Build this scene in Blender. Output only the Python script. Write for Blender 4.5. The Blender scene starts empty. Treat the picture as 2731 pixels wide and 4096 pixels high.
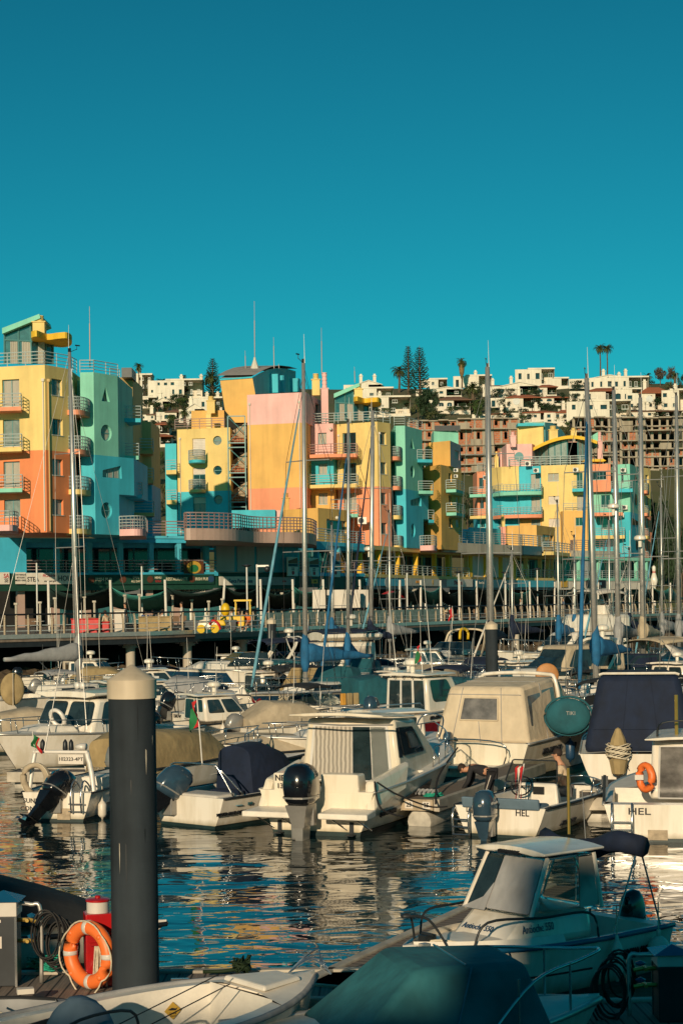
import bpy, bmesh, math, random
from mathutils import Vector, Matrix
R = math.radians; pi = math.pi
C = bpy.context.scene.collection
rnd = random.Random(7)
# ---- photo pixel -> place in the world (camera 4.4 m over the water, looking along +Y) ----
FPX, H, HX, HY, ROLL = 7000., 4.4, 1365.5, 2410., .0135
_c, _s = math.cos(ROLL), math.sin(ROLL)
def ray(x, y):
    dx = x-HX; dy = HY-y
    return (dx*_c+dy*_s)/FPX, (-dx*_s+dy*_c)/FPX
def P(x, y, Y):
    a, b = ray(x, y); return Vector((a*Y, Y, H+b*Y))
def G(x, y, z=0.):
    a, b = ray(x, y); return P(x, y, (z-H)/b)
def X2(x, Y): return Vector((ray(x, 2300)[0]*Y, Y))
# ---- mesh builder ----
OFF = {}
class MB:
    def __init__(s): s.v = []; s.f = []; s.T = None
    def add(s, vs, fs):
        n = len(s.v)
        for p in vs:
            p = Vector(p); s.v.append(s.T @ p if s.T else p)
        s.f += [[i+n for i in f] for f in fs]; return s
    def hexa(s, b, t):
        return s.add(list(b)+list(t), [(0,3,2,1),(4,5,6,7),(0,1,5,4),(1,2,6,5),(2,3,7,6),(3,0,4,7)])
    def box(s, c, d, rz=0, tx=1, ty=1):
        x, y, z = d[0]/2, d[1]/2, d[2]/2; M = Matrix.Rotation(rz, 3, 'Z'); c = Vector(c)
        q = [(-1,-1),(1,-1),(1,1),(-1,1)]
        return s.hexa([c+M@Vector((a*x,b*y,-z)) for a,b in q], [c+M@Vector((a*x*tx,b*y*ty,z)) for a,b in q])
    def bb(s, x0, x1, y0, y1, z0, z1):
        return s.box(((x0+x1)/2,(y0+y1)/2,(z0+z1)/2), (abs(x1-x0),abs(y1-y0),abs(z1-z0)))
    def poly(s, pts): return s.add(pts, [list(range(len(pts)))])
    def ext(s, pts, vec):
        pts = [Vector(p) for p in pts]; vec = Vector(vec); n = len(pts)
        return s.add(pts+[p+vec for p in pts], [list(range(n))[::-1], list(range(n,2*n))]+[(i,(i+1)%n,(i+1)%n+n,i+n) for i in range(n)])
    def prism(s, xy, z0, z1): return s.ext([(p[0],p[1],z0) for p in xy], (0,0,z1-z0))
    def loft(s, rings, c0=True, c1=True, closed=True):
        n = len(rings[0]); vs = [p for r in rings for p in r]; fs = []
        m = n if closed else n-1
        for k in range(len(rings)-1):
            for i in range(m):
                j = (i+1) % n; fs.append((k*n+i, k*n+j, (k+1)*n+j, (k+1)*n+i))
        if c0: fs.append(list(range(n))[::-1])
        if c1: fs.append([(len(rings)-1)*n+i for i in range(n)])
        return s.add(vs, fs)
    def tube(s, pts, r, n=6, closed=False):
        pts = [Vector(p) for p in pts]; k = len(pts); rings = []
        for i, p in enumerate(pts):
            a = pts[(i-1) % k] if closed or i > 0 else p; b = pts[(i+1) % k] if closed or i < k-1 else p
            t = (b-a)
            if t.length < 1e-6: t = Vector((0,0,1))
            t.normalize(); u = t.cross(Vector((0,0,1)) if abs(t.z) < .95 else Vector((1,0,0))).normalized(); w = t.cross(u)
            rr = r[i] if isinstance(r, (list,tuple)) else r
            rings.append([p+rr*(math.cos(2*pi*j/n)*u+math.sin(2*pi*j/n)*w) for j in range(n)])
        if closed: rings.append(rings[0])
        return s.loft(rings, not closed, not closed)
    def lathe(s, prof, c=(0,0,0), n=16, M=None):
        c = Vector(c)
        def q(v): return (M @ v if M else v)+c
        return s.loft([[q(Vector((max(r,1e-4)*math.cos(2*pi*j/n), max(r,1e-4)*math.sin(2*pi*j/n), z))) for j in range(n)] for r, z in prof])
    def ball(s, c, r, n=12, m=8, fn=None):
        if not isinstance(r, (tuple,list)): r = (r,r,r)
        rings = []
        for i in range(m+1):
            t = pi*i/m; q = max(math.sin(t), 1e-3); z = -math.cos(t); ring = []
            for j in range(n):
                a = 2*pi*j/n; d = Vector((q*math.cos(a), q*math.sin(a), z)); k = fn(d) if fn else 1
                ring.append(Vector(c)+Vector((d.x*r[0], d.y*r[1], d.z*r[2]))*k)
            rings.append(ring)
        return s.loft(rings)
    def build(s, name, m, parent=None, smooth=False, label=None, cat=None, group=None, kind=None, bevel=0, sub=0, raw=False):
        me = bpy.data.meshes.new(name); off = OFF.get(parent.name) if parent else None
        vs = [v-off for v in s.v] if off and not raw else s.v
        me.from_pydata([tuple(v) for v in vs], [], s.f); me.materials.append(MT(m) if isinstance(m, str) else m)
        b = bmesh.new(); b.from_mesh(me); bmesh.ops.recalc_face_normals(b, faces=b.faces); b.to_mesh(me); b.free()
        if smooth: me.polygons.foreach_set('use_smooth', [True]*len(me.polygons))
        o = bpy.data.objects.new(name, me); C.objects.link(o)
        if smooth == 'a':
            try:
                me.set_sharp_from_angle(angle=R(38))
            except Exception: pass
        if parent:
            o.parent = parent
            if off: OFF[o.name] = off
        if bevel:
            d = o.modifiers.new('b', 'BEVEL'); d.width = bevel; d.segments = 2; d.limit_method = 'ANGLE'; d.angle_limit = R(35)
        if sub:
            d = o.modifiers.new('s', 'SUBSURF'); d.levels = sub; d.render_levels = sub
        return tag(o, label, cat, group, kind)
def tag(o, label=None, cat=None, group=None, kind=None):
    for k, v in (('label',label),('category',cat),('group',group),('kind',kind)):
        if v: o[k] = v
    return o
def thing(name, label, cat, loc=(0,0,0), rz=0, group=None, world=False):
    o = bpy.data.objects.new(name, None); C.objects.link(o); o.location = loc; o.rotation_euler.z = rz; o.empty_display_size = .3
    if world: OFF[o.name] = Vector(loc)
    return tag(o, label, cat, group)
def copy_tree(o, parent=None):
    c = o.copy(); C.objects.link(c)
    if parent: c.parent = parent
    for ch in list(o.children): copy_tree(ch, c)
    return c
# ---- materials ----
MATS = {}
DEFS = {}
def D(name, col, rough=.6, metal=0, var=.12, scale=3., bump=0, bscale=40., spec=.5, kind=None, col2=None, coat=0):
    DEFS[name] = dict(col=col, rough=rough, metal=metal, var=var, scale=scale, bump=bump, bscale=bscale, spec=spec, kind=kind, col2=col2, coat=coat)
def MT(name):
    if name in MATS: return MATS[name]
    d = DEFS[name]; m = bpy.data.materials.new(name); m.use_nodes = True; MATS[name] = m
    nt = m.node_tree; N = nt.nodes; L = nt.links; b = N['Principled BSDF']
    b.inputs['Roughness'].default_value = d['rough']; b.inputs['Metallic'].default_value = d['metal']
    b.inputs['Specular IOR Level'].default_value = d['spec']; b.inputs['Coat Weight'].default_value = d['coat']
    tc = N.new('ShaderNodeTexCoord'); co = tc.outputs['Object']; col = d['col']
    def noise(sc, det=5, vec=None, rough=.6):
        n = N.new('ShaderNodeTexNoise'); n.inputs['Scale'].default_value = sc; n.inputs['Detail'].default_value = det; n.inputs['Roughness'].default_value = rough
        L.new(vec or co, n.inputs['Vector']); return n.outputs['Fac']
    def ramp(f, a, c0, b_, c1, mode='LINEAR'):
        r = N.new('ShaderNodeValToRGB'); e = r.color_ramp.elements; e[0].position = a; e[0].color = (*c0,1); e[1].position = b_; e[1].color = (*c1,1)
        r.color_ramp.interpolation = mode; L.new(f, r.inputs[0]); return r.outputs[0]
    def mapv(sx, sy, sz):
        p = N.new('ShaderNodeMapping'); p.inputs['Scale'].default_value = (sx,sy,sz); L.new(co, p.inputs['Vector']); return p.outputs[0]
    v = d['var']; c2 = d['col2']; k = d['kind']
    lo = tuple(x*(1-v) for x in col) if not c2 else c2
    hi = tuple(min(1, x*(1+v*.6)) for x in col)
    out = None
    if k == 'wall':      # painted render: broad mottling, thin rain streaks
        A = noise(.35, 6); S = noise(1., 4, mapv(1.3, 1.3, .12))
        mx = N.new('ShaderNodeMath'); mx.operation = 'ADD'; L.new(A, mx.inputs[0]); L.new(S, mx.inputs[1])
        hf = N.new('ShaderNodeMath'); hf.operation = 'MULTIPLY'; hf.inputs[1].default_value = .5; L.new(mx.outputs[0], hf.inputs[0])
        out = ramp(hf.outputs[0], .36, lo, .55, hi)
    elif k == 'brick':
        t = N.new('ShaderNodeTexBrick'); t.inputs['Scale'].default_value = 1.; t.inputs['Brick Width'].default_value = .6; t.inputs['Row Height'].default_value = .34
        t.inputs['Mortar Size'].default_value = .035; t.inputs['Color1'].default_value = (*col,1); t.inputs['Color2'].default_value = (*lo,1); t.inputs['Mortar'].default_value = (.3,.24,.19,1)
        mp = N.new('ShaderNodeMapping'); mp.inputs['Rotation'].default_value = (pi/2,0,0); L.new(co, mp.inputs['Vector']); L.new(mp.outputs[0], t.inputs['Vector']); out = t.outputs['Color']
    elif k == 'plank':
        w = N.new('ShaderNodeTexWave'); w.bands_direction = 'Y'; w.inputs['Scale'].default_value = 2.3; w.inputs['Distortion'].default_value = .2; L.new(co, w.inputs['Vector'])
        g = noise(6, 6, mapv(.25, 9, 1)); gm = ramp(g, .3, lo, .7, hi); gap = ramp(w.outputs['Fac'], .0, (.06,.06,.06), .1, (1,1,1))
        mm = N.new('ShaderNodeMixRGB'); mm.blend_type = 'MULTIPLY'; mm.inputs[0].default_value = 1; L.new(gm, mm.inputs[1]); L.new(gap, mm.inputs[2]); out = mm.outputs[0]
    elif k == 'tiles':
        w = N.new('ShaderNodeTexWave'); w.bands_direction = 'X'; w.inputs['Scale'].default_value = 1.2; L.new(co, w.inputs['Vector'])
        out = ramp(w.outputs['Fac'], .1, lo, .8, hi)
    elif k == 'stripe':  # fabric, shading of its folds put into the colour as bands
        w = N.new('ShaderNodeTexWave'); w.bands_direction = 'X'; w.inputs['Scale'].default_value = 3.5; w.inputs['Distortion'].default_value = 2; L.new(co, w.inputs['Vector'])
        out = ramp(w.outputs['Fac'], .1, lo, .9, hi)
    elif k == 'hull':    # gelcoat with scum line low on the hull
        sp = N.new('ShaderNodeSeparateXYZ'); L.new(co, sp.inputs[0]); n = noise(2.5, 5, mapv(1,1,.25))
        ad = N.new('ShaderNodeMath'); ad.operation = 'MULTIPLY_ADD'; ad.inputs[1].default_value = .28; L.new(n, ad.inputs[0]); ad.inputs[2].default_value = -.09
        sb = N.new('ShaderNodeMath'); sb.operation = 'SUBTRACT'; L.new(sp.outputs['Z'], sb.inputs[0]); L.new(ad.outputs[0], sb.inputs[1])
        out = ramp(sb.outputs[0], 0., tuple(x*.5*y for x, y in zip(col, (1,.95,.78))), .16, col)
        sn = ramp(noise(1., 5, mapv(3.2,3.2,.35)), .38, (.80,.77,.70), .56, (1,1,1)); mm = N.new('ShaderNodeMixRGB'); mm.blend_type = 'MULTIPLY'; mm.inputs[0].default_value = .75; L.new(out, mm.inputs[1]); L.new(sn, mm.inputs[2]); out = mm.outputs[0]
    elif k == 'canvas':
        A = noise(1.3, 4); B = noise(3.2, 2, mapv(1,1,.7)); mx = N.new('ShaderNodeMixRGB'); mx.inputs[0].default_value = .5; L.new(A, mx.inputs[1]); L.new(B, mx.inputs[2])
        out = ramp(mx.outputs[0], .35, lo, .65, hi)
        bp = N.new('ShaderNodeBump'); bp.inputs['Strength'].default_value = .6; bp.inputs['Distance'].default_value = .09
        L.new(mx.outputs[0], bp.inputs['Height']); L.new(bp.outputs[0], b.inputs['Normal'])
    elif v or c2:
        out = ramp(noise(d['scale'], 6), .34, lo, .66, hi)
    if out: L.new(out, b.inputs['Base Color'])
    else: b.inputs['Base Color'].default_value = (*col,1)
    if d['bump']:
        bp = N.new('ShaderNodeBump'); bp.inputs['Strength'].default_value = d['bump']; bp.inputs['Distance'].default_value = .02
        L.new(noise(d['bscale'], 3), bp.inputs['Height']); L.new(bp.outputs[0], b.inputs['Normal'])
    if k == 'clear':
        b.inputs['Transmission Weight'].default_value = 1; b.inputs['IOR'].default_value = 1.1
    if k == 'leaf':
        b.inputs['Specular IOR Level'].default_value = .25
    return m
# wall paints
for n, c in dict(yellow=(.74,.53,.19), orange=(.70,.40,.11), salmon=(.76,.28,.15), terracotta=(.72,.22,.08), pink=(.78,.44,.41), green=(.22,.56,.43), cyan=(.05,.45,.56), tan=(.55,.36,.14), brightyellow=(.75,.44,.03), paleteal=(.20,.50,.50)).items():  # paleteal: grazing light on the tower sides put into the colour
    D(n, c, .75, var=.15, kind='wall', bump=.15, bscale=25)
D('blue', (.035,.36,.52), .7, var=.2, kind='wall'); D('bluepanel', (.07,.42,.55), .7, var=.15, kind='wall')
D('whitewash', (.70,.62,.51), .8, var=.16, kind='wall'); D('offwhite', (.62,.56,.48), .8, var=.15, kind='wall')
D('shutter', (.66,.58,.50), .6, var=.1); D('greypanel', (.42,.42,.40), .7, var=.1, kind='wall')
D('roofgrey', (.33,.29,.26), .7, var=.2, kind='wall'); D('concrete', (.40,.35,.28), .85, var=.3, kind='wall', bump=.3, bscale=8)
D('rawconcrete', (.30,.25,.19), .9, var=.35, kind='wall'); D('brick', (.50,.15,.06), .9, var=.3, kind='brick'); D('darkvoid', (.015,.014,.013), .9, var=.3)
D('rooftile', (.36,.11,.05), .85, var=.4, kind='tiles'); D('browntile', (.20,.10,.06), .85, var=.4, kind='tiles')
D('stonecladding', (.40,.27,.22), .5, var=.2, kind='wall'); D('tealtile', (.03,.14,.20), .3, var=.2)
D('glass', (.012,.025,.028), .07, var=.3, spec=.8); D('glassteal', (.03,.11,.12), .08, var=.3, spec=.8); D('glassgrey', (.22,.25,.23), .15, var=.25, spec=.6)
D('curtain', (.42,.38,.32), .8, var=.4, kind='stripe'); D('frame', (.10,.26,.27), .4, var=.1); D('framewhite', (.62,.60,.56), .4, var=.1)
D('rail', (.50,.56,.55), .45, .1, var=.1); D('railpink', (.55,.38,.36), .4, .3, var=.1); D('railwhite', (.72,.68,.62), .4, .1, var=.1)
D('darkmetal', (.03,.035,.04), .45, .4, var=.2); D('black', (.010,.011,.012), .5, var=.3); D('steel', (.55,.55,.54), .22, .95, var=.1); D('alu', (.60,.57,.52), .38, .7, var=.12)
D('whitepost', (.74,.68,.60), .5, var=.15); D('woodpost', (.40,.32,.22), .8, var=.3, scale=8); D('deckwood', (.13,.10,.075), .85, var=.45, kind='plank', bump=.2); D('deckgrey', (.22,.17,.13), .85, var=.4, kind='plank')
D('pontoonside', (.45,.40,.32), .7, var=.3); D('floatplastic', (.50,.47,.40), .5, var=.3); D('rock', (.07,.05,.03), .95, var=.5, scale=1.5, bump=.6, bscale=5)
D('gelcoat', (.80,.74,.64), .22, var=.06, kind='hull', spec=.5, coat=.3); D('cream', (.80,.72,.58), .25, var=.07, kind='hull', coat=.3); D('deckwhite', (.78,.72,.62), .4, var=.12, scale=4)
D('nonskid', (.55,.51,.45), .7, var=.12); D('hullblue', (.012,.05,.10), .2, var=.2, coat=.4); D('hullred', (.20,.012,.018), .25, var=.25, coat=.3); D('boottop', (.012,.03,.03), .5, var=.4); D('bluestripe', (.01,.10,.20), .25, var=.1)
D('canvascream', (.62,.51,.36), .85, kind='canvas', var=.16); D('canvasbeige', (.44,.36,.25), .9, kind='canvas', var=.25); D('canvaskhaki', (.34,.25,.12), .9, kind='canvas', var=.3); D('canvasnavy', (.005,.013,.038), .85, kind='canvas', var=.4)
D('canvasblue', (.012,.12,.26), .85, kind='canvas', var=.35); D('canvasteal', (.010,.095,.12), .85, kind='canvas', var=.3); D('canvasblack', (.012,.014,.016), .85, kind='canvas', var=.3); D('canvasgrey', (.30,.30,.30), .85, kind='canvas', var=.25); D('canvaswhite', (.60,.55,.48), .85, kind='canvas', var=.2)
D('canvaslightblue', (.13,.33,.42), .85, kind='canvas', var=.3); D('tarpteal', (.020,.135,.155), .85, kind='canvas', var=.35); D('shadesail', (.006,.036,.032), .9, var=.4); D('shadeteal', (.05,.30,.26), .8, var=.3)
D('windowclear', (.72,.74,.70), .04, kind='clear', var=0, spec=.5); D('vinyl', (.16,.15,.14), .15, var=.6, scale=2.2, spec=.7); D('winddark', (.02,.035,.04), .06, var=.4, spec=.8)
D('motorblack', (.008,.009,.012), .18, var=.3, coat=.6); D('motorblue', (.03,.06,.09), .2, var=.2, coat=.6); D('motorgrey', (.28,.27,.25), .3, .3, var=.15); D('motorcover', (.11,.17,.22), .8, kind='canvas', var=.2)
D('rubber', (.015,.015,.015), .7, var=.3); D('rope', (.62,.54,.40), .9, var=.25, scale=30); D('ropegreen', (.01,.30,.20), .85, var=.4, scale=30); D('ropeblack', (.012,.012,.014), .9, var=.4); D('fender', (.68,.62,.52), .4, var=.15); D('fenderblue', (.012,.05,.11), .4, var=.2)
D('pile', (.024,.031,.037), .8, spec=.2, var=.85, kind='wall', bump=.08); D('pilecap', (.60,.50,.36), .6, var=.5, kind='wall'); D('buoyorange', (.85,.18,.035), .45, var=.08); D('postred', (.42,.008,.010), .3, var=.2, coat=.3); D('reflective', (.62,.58,.52), .4, var=.1)
D('signwhite', (.66,.60,.52), .5, var=.12); D('signgreen', (.006,.045,.028), .5, var=.2); D('signbrown', (.10,.03,.012), .6, var=.2); D('signorange', (.80,.32,.02), .5, var=.1); D('ink', (.008,.010,.015), .6, var=0); D('inkblue', (.012,.05,.12), .6, var=0); D('inkred', (.40,.01,.02), .6, var=0); D('inkcream', (.66,.58,.42), .6, var=0); D('inkgold', (.50,.30,.04), .5, var=0)
D('red', (.55,.012,.012), .5, var=.2); D('flagred', (.50,.012,.015), .8, var=.2); D('flaggreen', (.01,.16,.05), .8, var=.2); D('flagyellow', (.65,.42,.02), .8, var=.1); D('toyyellow', (.72,.45,.01), .4, var=.1)
D('skin', (.48,.24,.14), .6, var=.08); D('hair', (.03,.016,.010), .8, var=.3); D('shirttan', (.55,.42,.28), .9, var=.12); D('clothblack', (.018,.018,.022), .9, var=.3); D('clothwhite', (.60,.55,.48), .9, var=.15); D('clothblue', (.04,.09,.20), .9, var=.2); D('clothorange', (.72,.16,.03), .9, var=.1); D('clothgrey', (.13,.12,.12), .9, var=.2); D('clothbrown', (.20,.12,.07), .9, var=.2)
D('leaf', (.050,.085,.022), .7, var=.55, scale=.8, kind='leaf'); D('leafdark', (.022,.045,.018), .7, var=.5, scale=.8, kind='leaf'); D('palmleaf', (.060,.075,.022), .7, var=.5, scale=1, kind='leaf'); D('palmdry', (.22,.14,.06), .9, var=.4); D('bark', (.12,.08,.05), .9, var=.4); D('leafolive', (.075,.085,.030), .7, var=.5, kind='leaf'); D('twig', (.07,.055,.04), .9, var=.4)
D('hillgreen', (.06,.075,.022), .95, col2=(.12,.10,.05), scale=.06); D('skinfoam', (.6,.6,.6)); D('woodorange', (.45,.20,.06), .6, var=.3); D('brass', (.5,.33,.08), .35, .7); D('jerrycan', (.55,.27,.04), .5, var=.2); D('promenadefloor', (.18,.14,.11), .85, var=.3)
# ---- world, sun, camera ----
SUN = Vector((-math.sin(R(14)),-math.cos(R(14)),0))*math.cos(R(15.5)); SUN.z = math.sin(R(15.5))
sc = bpy.context.scene; w = bpy.data.worlds.new("World"); sc.world = w; w.use_nodes = True
nt = w.node_tree; sky = nt.nodes.new('ShaderNodeTexSky'); sky.sky_type = 'NISHITA'; sky.sun_disc = False
sky.sun_elevation = R(15.5); sky.sun_rotation = math.atan2(SUN.x, SUN.y); sky.dust_density = .35; sky.ozone_density = 3.0; sky.air_density = 1.0
tn = nt.nodes.new('ShaderNodeMixRGB'); tn.blend_type = 'MULTIPLY'; tn.inputs[0].default_value = 1; tn.inputs[2].default_value = (.05,.80,.72,1)
gtc = nt.nodes.new('ShaderNodeTexCoord'); gsp = nt.nodes.new('ShaderNodeSeparateXYZ'); grp = nt.nodes.new('ShaderNodeValToRGB'); gml = nt.nodes.new('ShaderNodeMixRGB')
gml.blend_type = 'MULTIPLY'; gml.inputs[0].default_value = 1; ge = grp.color_ramp.elements; ge[0].position = .06; ge[0].color = (.86,.80,.82,1); ge[1].position = .36; ge[1].color = (.62,.55,.57,1)
nt.links.new(gtc.outputs['Generated'], gsp.inputs[0]); nt.links.new(gsp.outputs['Z'], grp.inputs[0])
nt.links.new(sky.outputs[0], tn.inputs[1]); nt.links.new(tn.outputs[0], gml.inputs[1]); nt.links.new(grp.outputs[0], gml.inputs[2]); nt.links.new(gml.outputs[0], nt.nodes['Background'].inputs[0]); nt.nodes['Background'].inputs[1].default_value = .12
sl = bpy.data.lights.new('sun', 'SUN'); sl.energy = 4.2; sl.angle = R(.5); sl.color = (1,.80,.54); so = bpy.data.objects.new('sun', sl); C.objects.link(so)
so.rotation_euler = SUN.to_track_quat('Z','Y').to_euler(); so.location = SUN*300
cd = bpy.data.cameras.new('camera'); cam = bpy.data.objects.new('camera', cd); C.objects.link(cam); sc.camera = cam
cd.sensor_fit = 'HORIZONTAL'; cd.sensor_width = 36; cd.lens = 36*FPX/2731; cd.shift_y = (HY-2048)/2731; cd.clip_end = 5000; cd.clip_start = .5
cam.location = (0,0,H); cam.rotation_euler = (pi/2, -ROLL, 0)
cam.rotation_euler = (Matrix.Rotation(pi/2,3,'X') @ Matrix.Rotation(-ROLL,3,'Z')).to_euler()
vs = sc.view_settings; sc.display_settings.display_device = 'sRGB'; vs.view_transform = 'Standard'; vs.look = 'None'; vs.gamma = 1; vs.exposure = .0
# ---- water ----
def water():
    m = bpy.data.materials.new('water'); m.use_nodes = True; N = m.node_tree.nodes; L = m.node_tree.links; b = N['Principled BSDF']
    b.inputs['Base Color'].default_value = (.004,.018,.020,1); b.inputs['Roughness'].default_value = .015; b.inputs['IOR'].default_value = 1.6; b.inputs['Specular IOR Level'].default_value = .6
    tc = N.new('ShaderNodeTexCoord')
    def layer(sx, sy, sc_, det, dist):
        mp = N.new('ShaderNodeMapping'); mp.inputs['Scale'].default_value = (sx,sy,1); mp.inputs['Rotation'].default_value = (0,0,.15); L.new(tc.outputs['Object'], mp.inputs['Vector'])
        n = N.new('ShaderNodeTexNoise'); n.inputs['Scale'].default_value = sc_; n.inputs['Detail'].default_value = det; n.inputs['Roughness'].default_value = .45; n.inputs['Distortion'].default_value = dist
        L.new(mp.outputs[0], n.inputs['Vector']); return n.outputs['Fac']
    a = layer(.55,1.,.55,1.5,.4); c = layer(.6,1.,2.1,2,.6)
    pz = layer(1,1,.06,2,.3)
    mr = N.new('ShaderNodeMapRange'); mr.inputs[1].default_value = .4; mr.inputs[2].default_value = .65; mr.inputs[3].default_value = .45; mr.inputs[4].default_value = 1.; L.new(pz, mr.inputs[0])
    b1 = N.new('ShaderNodeBump'); b1.inputs['Strength'].default_value = 1; b1.inputs['Distance'].default_value = .085; L.new(a, b1.inputs['Height'])
    mu = N.new('ShaderNodeMath'); mu.operation = 'MULTIPLY'; L.new(c, mu.inputs[0]); L.new(mr.outputs[0], mu.inputs[1])
    b2 = N.new('ShaderNodeBump'); b2.inputs['Strength'].default_value = 1; b2.inputs['Distance'].default_value = .028; L.new(mu.outputs[0], b2.inputs['Height']); L.new(b1.outputs[0], b2.inputs['Normal'])
    L.new(b2.outputs[0], b.inputs['Normal'])
    MB().poly([(-160,-3,0),(160,-3,0),(160,300,0),(-160,300,0)]).build('water', m, kind='structure')
water()
# ---- crops of the photograph used for measuring: k1(x, y) -> photo pixel ----
def _k(ox, oy, s): return lambda x, y: (ox+x/s, oy+y/s)
k1 = _k(0,1200,2.24); k2 = _k(600,1200,2.24); k3 = _k(1200,1300,2.24); k4 = _k(1700,1300,2.613); k5 = _k(2131,1300,2.613); k6 = _k(0,1850,2.24)
k2b = _k(600,1800,2.24); k3b = _k(1200,1900,2.613); k4b = _k(1700,1800,2.613); k5b = _k(2131,1800,2.613)
def V2(v): return Vector((v[0], v[1]))
class Fac:   # a vertical wall plane seen in the photo: u runs left to right along it, z up, d out of the wall
    def __init__(s, A, B):
        s.A = V2(A); s.B = V2(B); s.d = (s.B-s.A); s.L = s.d.length; s.d.normalize(); s.n = Vector((s.d.y, -s.d.x)); s.h = []
    def uz(s, p):
        a, b = ray(*p); # A + u d = Y (a,1)
        det = s.d.x*1-s.d.y*a
        u = (s.A.y*a-s.A.x)/det if abs(det) > 1e-9 else 0
        Y = s.A.y+u*s.d.y; return u, H+b*Y
    def pt(s, u, z, d=0):
        q = s.A+s.d*u+s.n*d; return Vector((q.x, q.y, z))
    def rect(s, K, r):
        a = s.uz(K(r[0], r[1])); b = s.uz(K(r[2], r[3])); c = s.uz(K(r[0], r[3])); e = s.uz(K(r[2], r[1]))
        return ((a[0]+c[0])/2, (b[1]+c[1])/2, (b[0]+e[0])/2, (a[1]+e[1])/2)
    def win(s, K, r, kind='w2'): s.h.append(dict(r=s.rect(K, r), kind=kind)); return s
    def pwin(s, K, pts, kind='poly'):
        q = [s.uz(K(*p)) for p in pts]; us = [p[0] for p in q]; zs = [p[1] for p in q]
        s.h.append(dict(r=(min(us)-.03, min(zs)-.03, max(us)+.03, max(zs)+.03), p=q, kind=kind)); return s
    def rwin(s, K, c, rad, kind='round', n=20):
        u, z = s.uz(K(*c)); q = [(u+rad*math.cos(2*pi*i/n), z+rad*math.sin(2*pi*i/n)) for i in range(n)]
        s.h.append(dict(r=(u-rad-.03, z-rad-.03, u+rad+.03, z+rad+.03), p=q, kind=kind, c=(u,z,rad))); return s
def wallface(mb, f, u0, u1, z0, z1, depth=.25):
    hs = [h for h in f.h if z0 <= (h['r'][1]+h['r'][3])/2 < z1 and h['r'][0] > u0-.01 and h['r'][2] < u1+.01]
    hs = [dict(h, r=(h['r'][0], max(z0, h['r'][1]), h['r'][2], min(z1, h['r'][3]))) for h in hs]
    us = sorted({u0, u1} | {x for h in hs for x in (h['r'][0], h['r'][2])}); zs = sorted({z0, z1} | {x for h in hs for x in (h['r'][1], h['r'][3])})
    for i in range(len(us)-1):
        for j in range(len(zs)-1):
            cu, cz = (us[i]+us[i+1])/2, (zs[j]+zs[j+1])/2
            if any(h['r'][0] < cu < h['r'][2] and h['r'][1] < cz < h['r'][3] for h in hs): continue
            mb.poly([f.pt(us[i],zs[j]), f.pt(us[i+1],zs[j]), f.pt(us[i+1],zs[j+1]), f.pt(us[i],zs[j+1])])
    for h in hs:
        a, b, c, d = h['r']
        if 'p' in h:
            poly = h['p']; n = len(poly); cu = sum(p[0] for p in poly)/n; cz = sum(p[1] for p in poly)/n
            angs = sorted([math.atan2(p[1]-cz, p[0]-cu) for p in poly]+[math.atan2(z-cz, u-cu) for u, z in ((a,b),(c,b),(c,d),(a,d))])
            def onbox(t):
                x, y = math.cos(t), math.sin(t); k = min(((c if x > 0 else a)-cu)/x if abs(x) > 1e-9 else 1e9, ((d if y > 0 else b)-cz)/y if abs(y) > 1e-9 else 1e9)
                return cu+x*k, cz+y*k
            def onpoly(t):
                x, y = math.cos(t), math.sin(t); best = None
                for i in range(n):
                    p, q = poly[i], poly[(i+1) % n]; ex, ey = q[0]-p[0], q[1]-p[1]; det = x*(-ey)+y*ex
                    if abs(det) < 1e-12: continue
                    rx, ry = p[0]-cu, p[1]-cz; k = (rx*(-ey)+ry*ex)/det; m = (x*ry-y*rx)/det
                    if k > 0 and -1e-6 <= m <= 1+1e-6: best = k if best is None else max(best, k)
                best = best or .01; return cu+x*best, cz+y*best
            for t0, t1 in zip(angs, angs[1:]+[angs[0]+2*pi]):
                if t1-t0 < 1e-5: continue
                p0, p1, q0, q1 = onpoly(t0), onpoly(t1), onbox(t0), onbox(t1)
                mb.poly([f.pt(*p0), f.pt(*p1), f.pt(*q1), f.pt(*q0)]); mb.poly([f.pt(*p0), f.pt(*p0, -depth), f.pt(*p1, -depth), f.pt(*p1)])
        else:
            cs = [(a,b),(c,b),(c,d),(a,d)]
            for i in range(4):
                p, q = cs[i], cs[(i+1) % 4]; mb.poly([f.pt(*p), f.pt(*q), f.pt(*q,-depth), f.pt(*p,-depth)])
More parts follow.
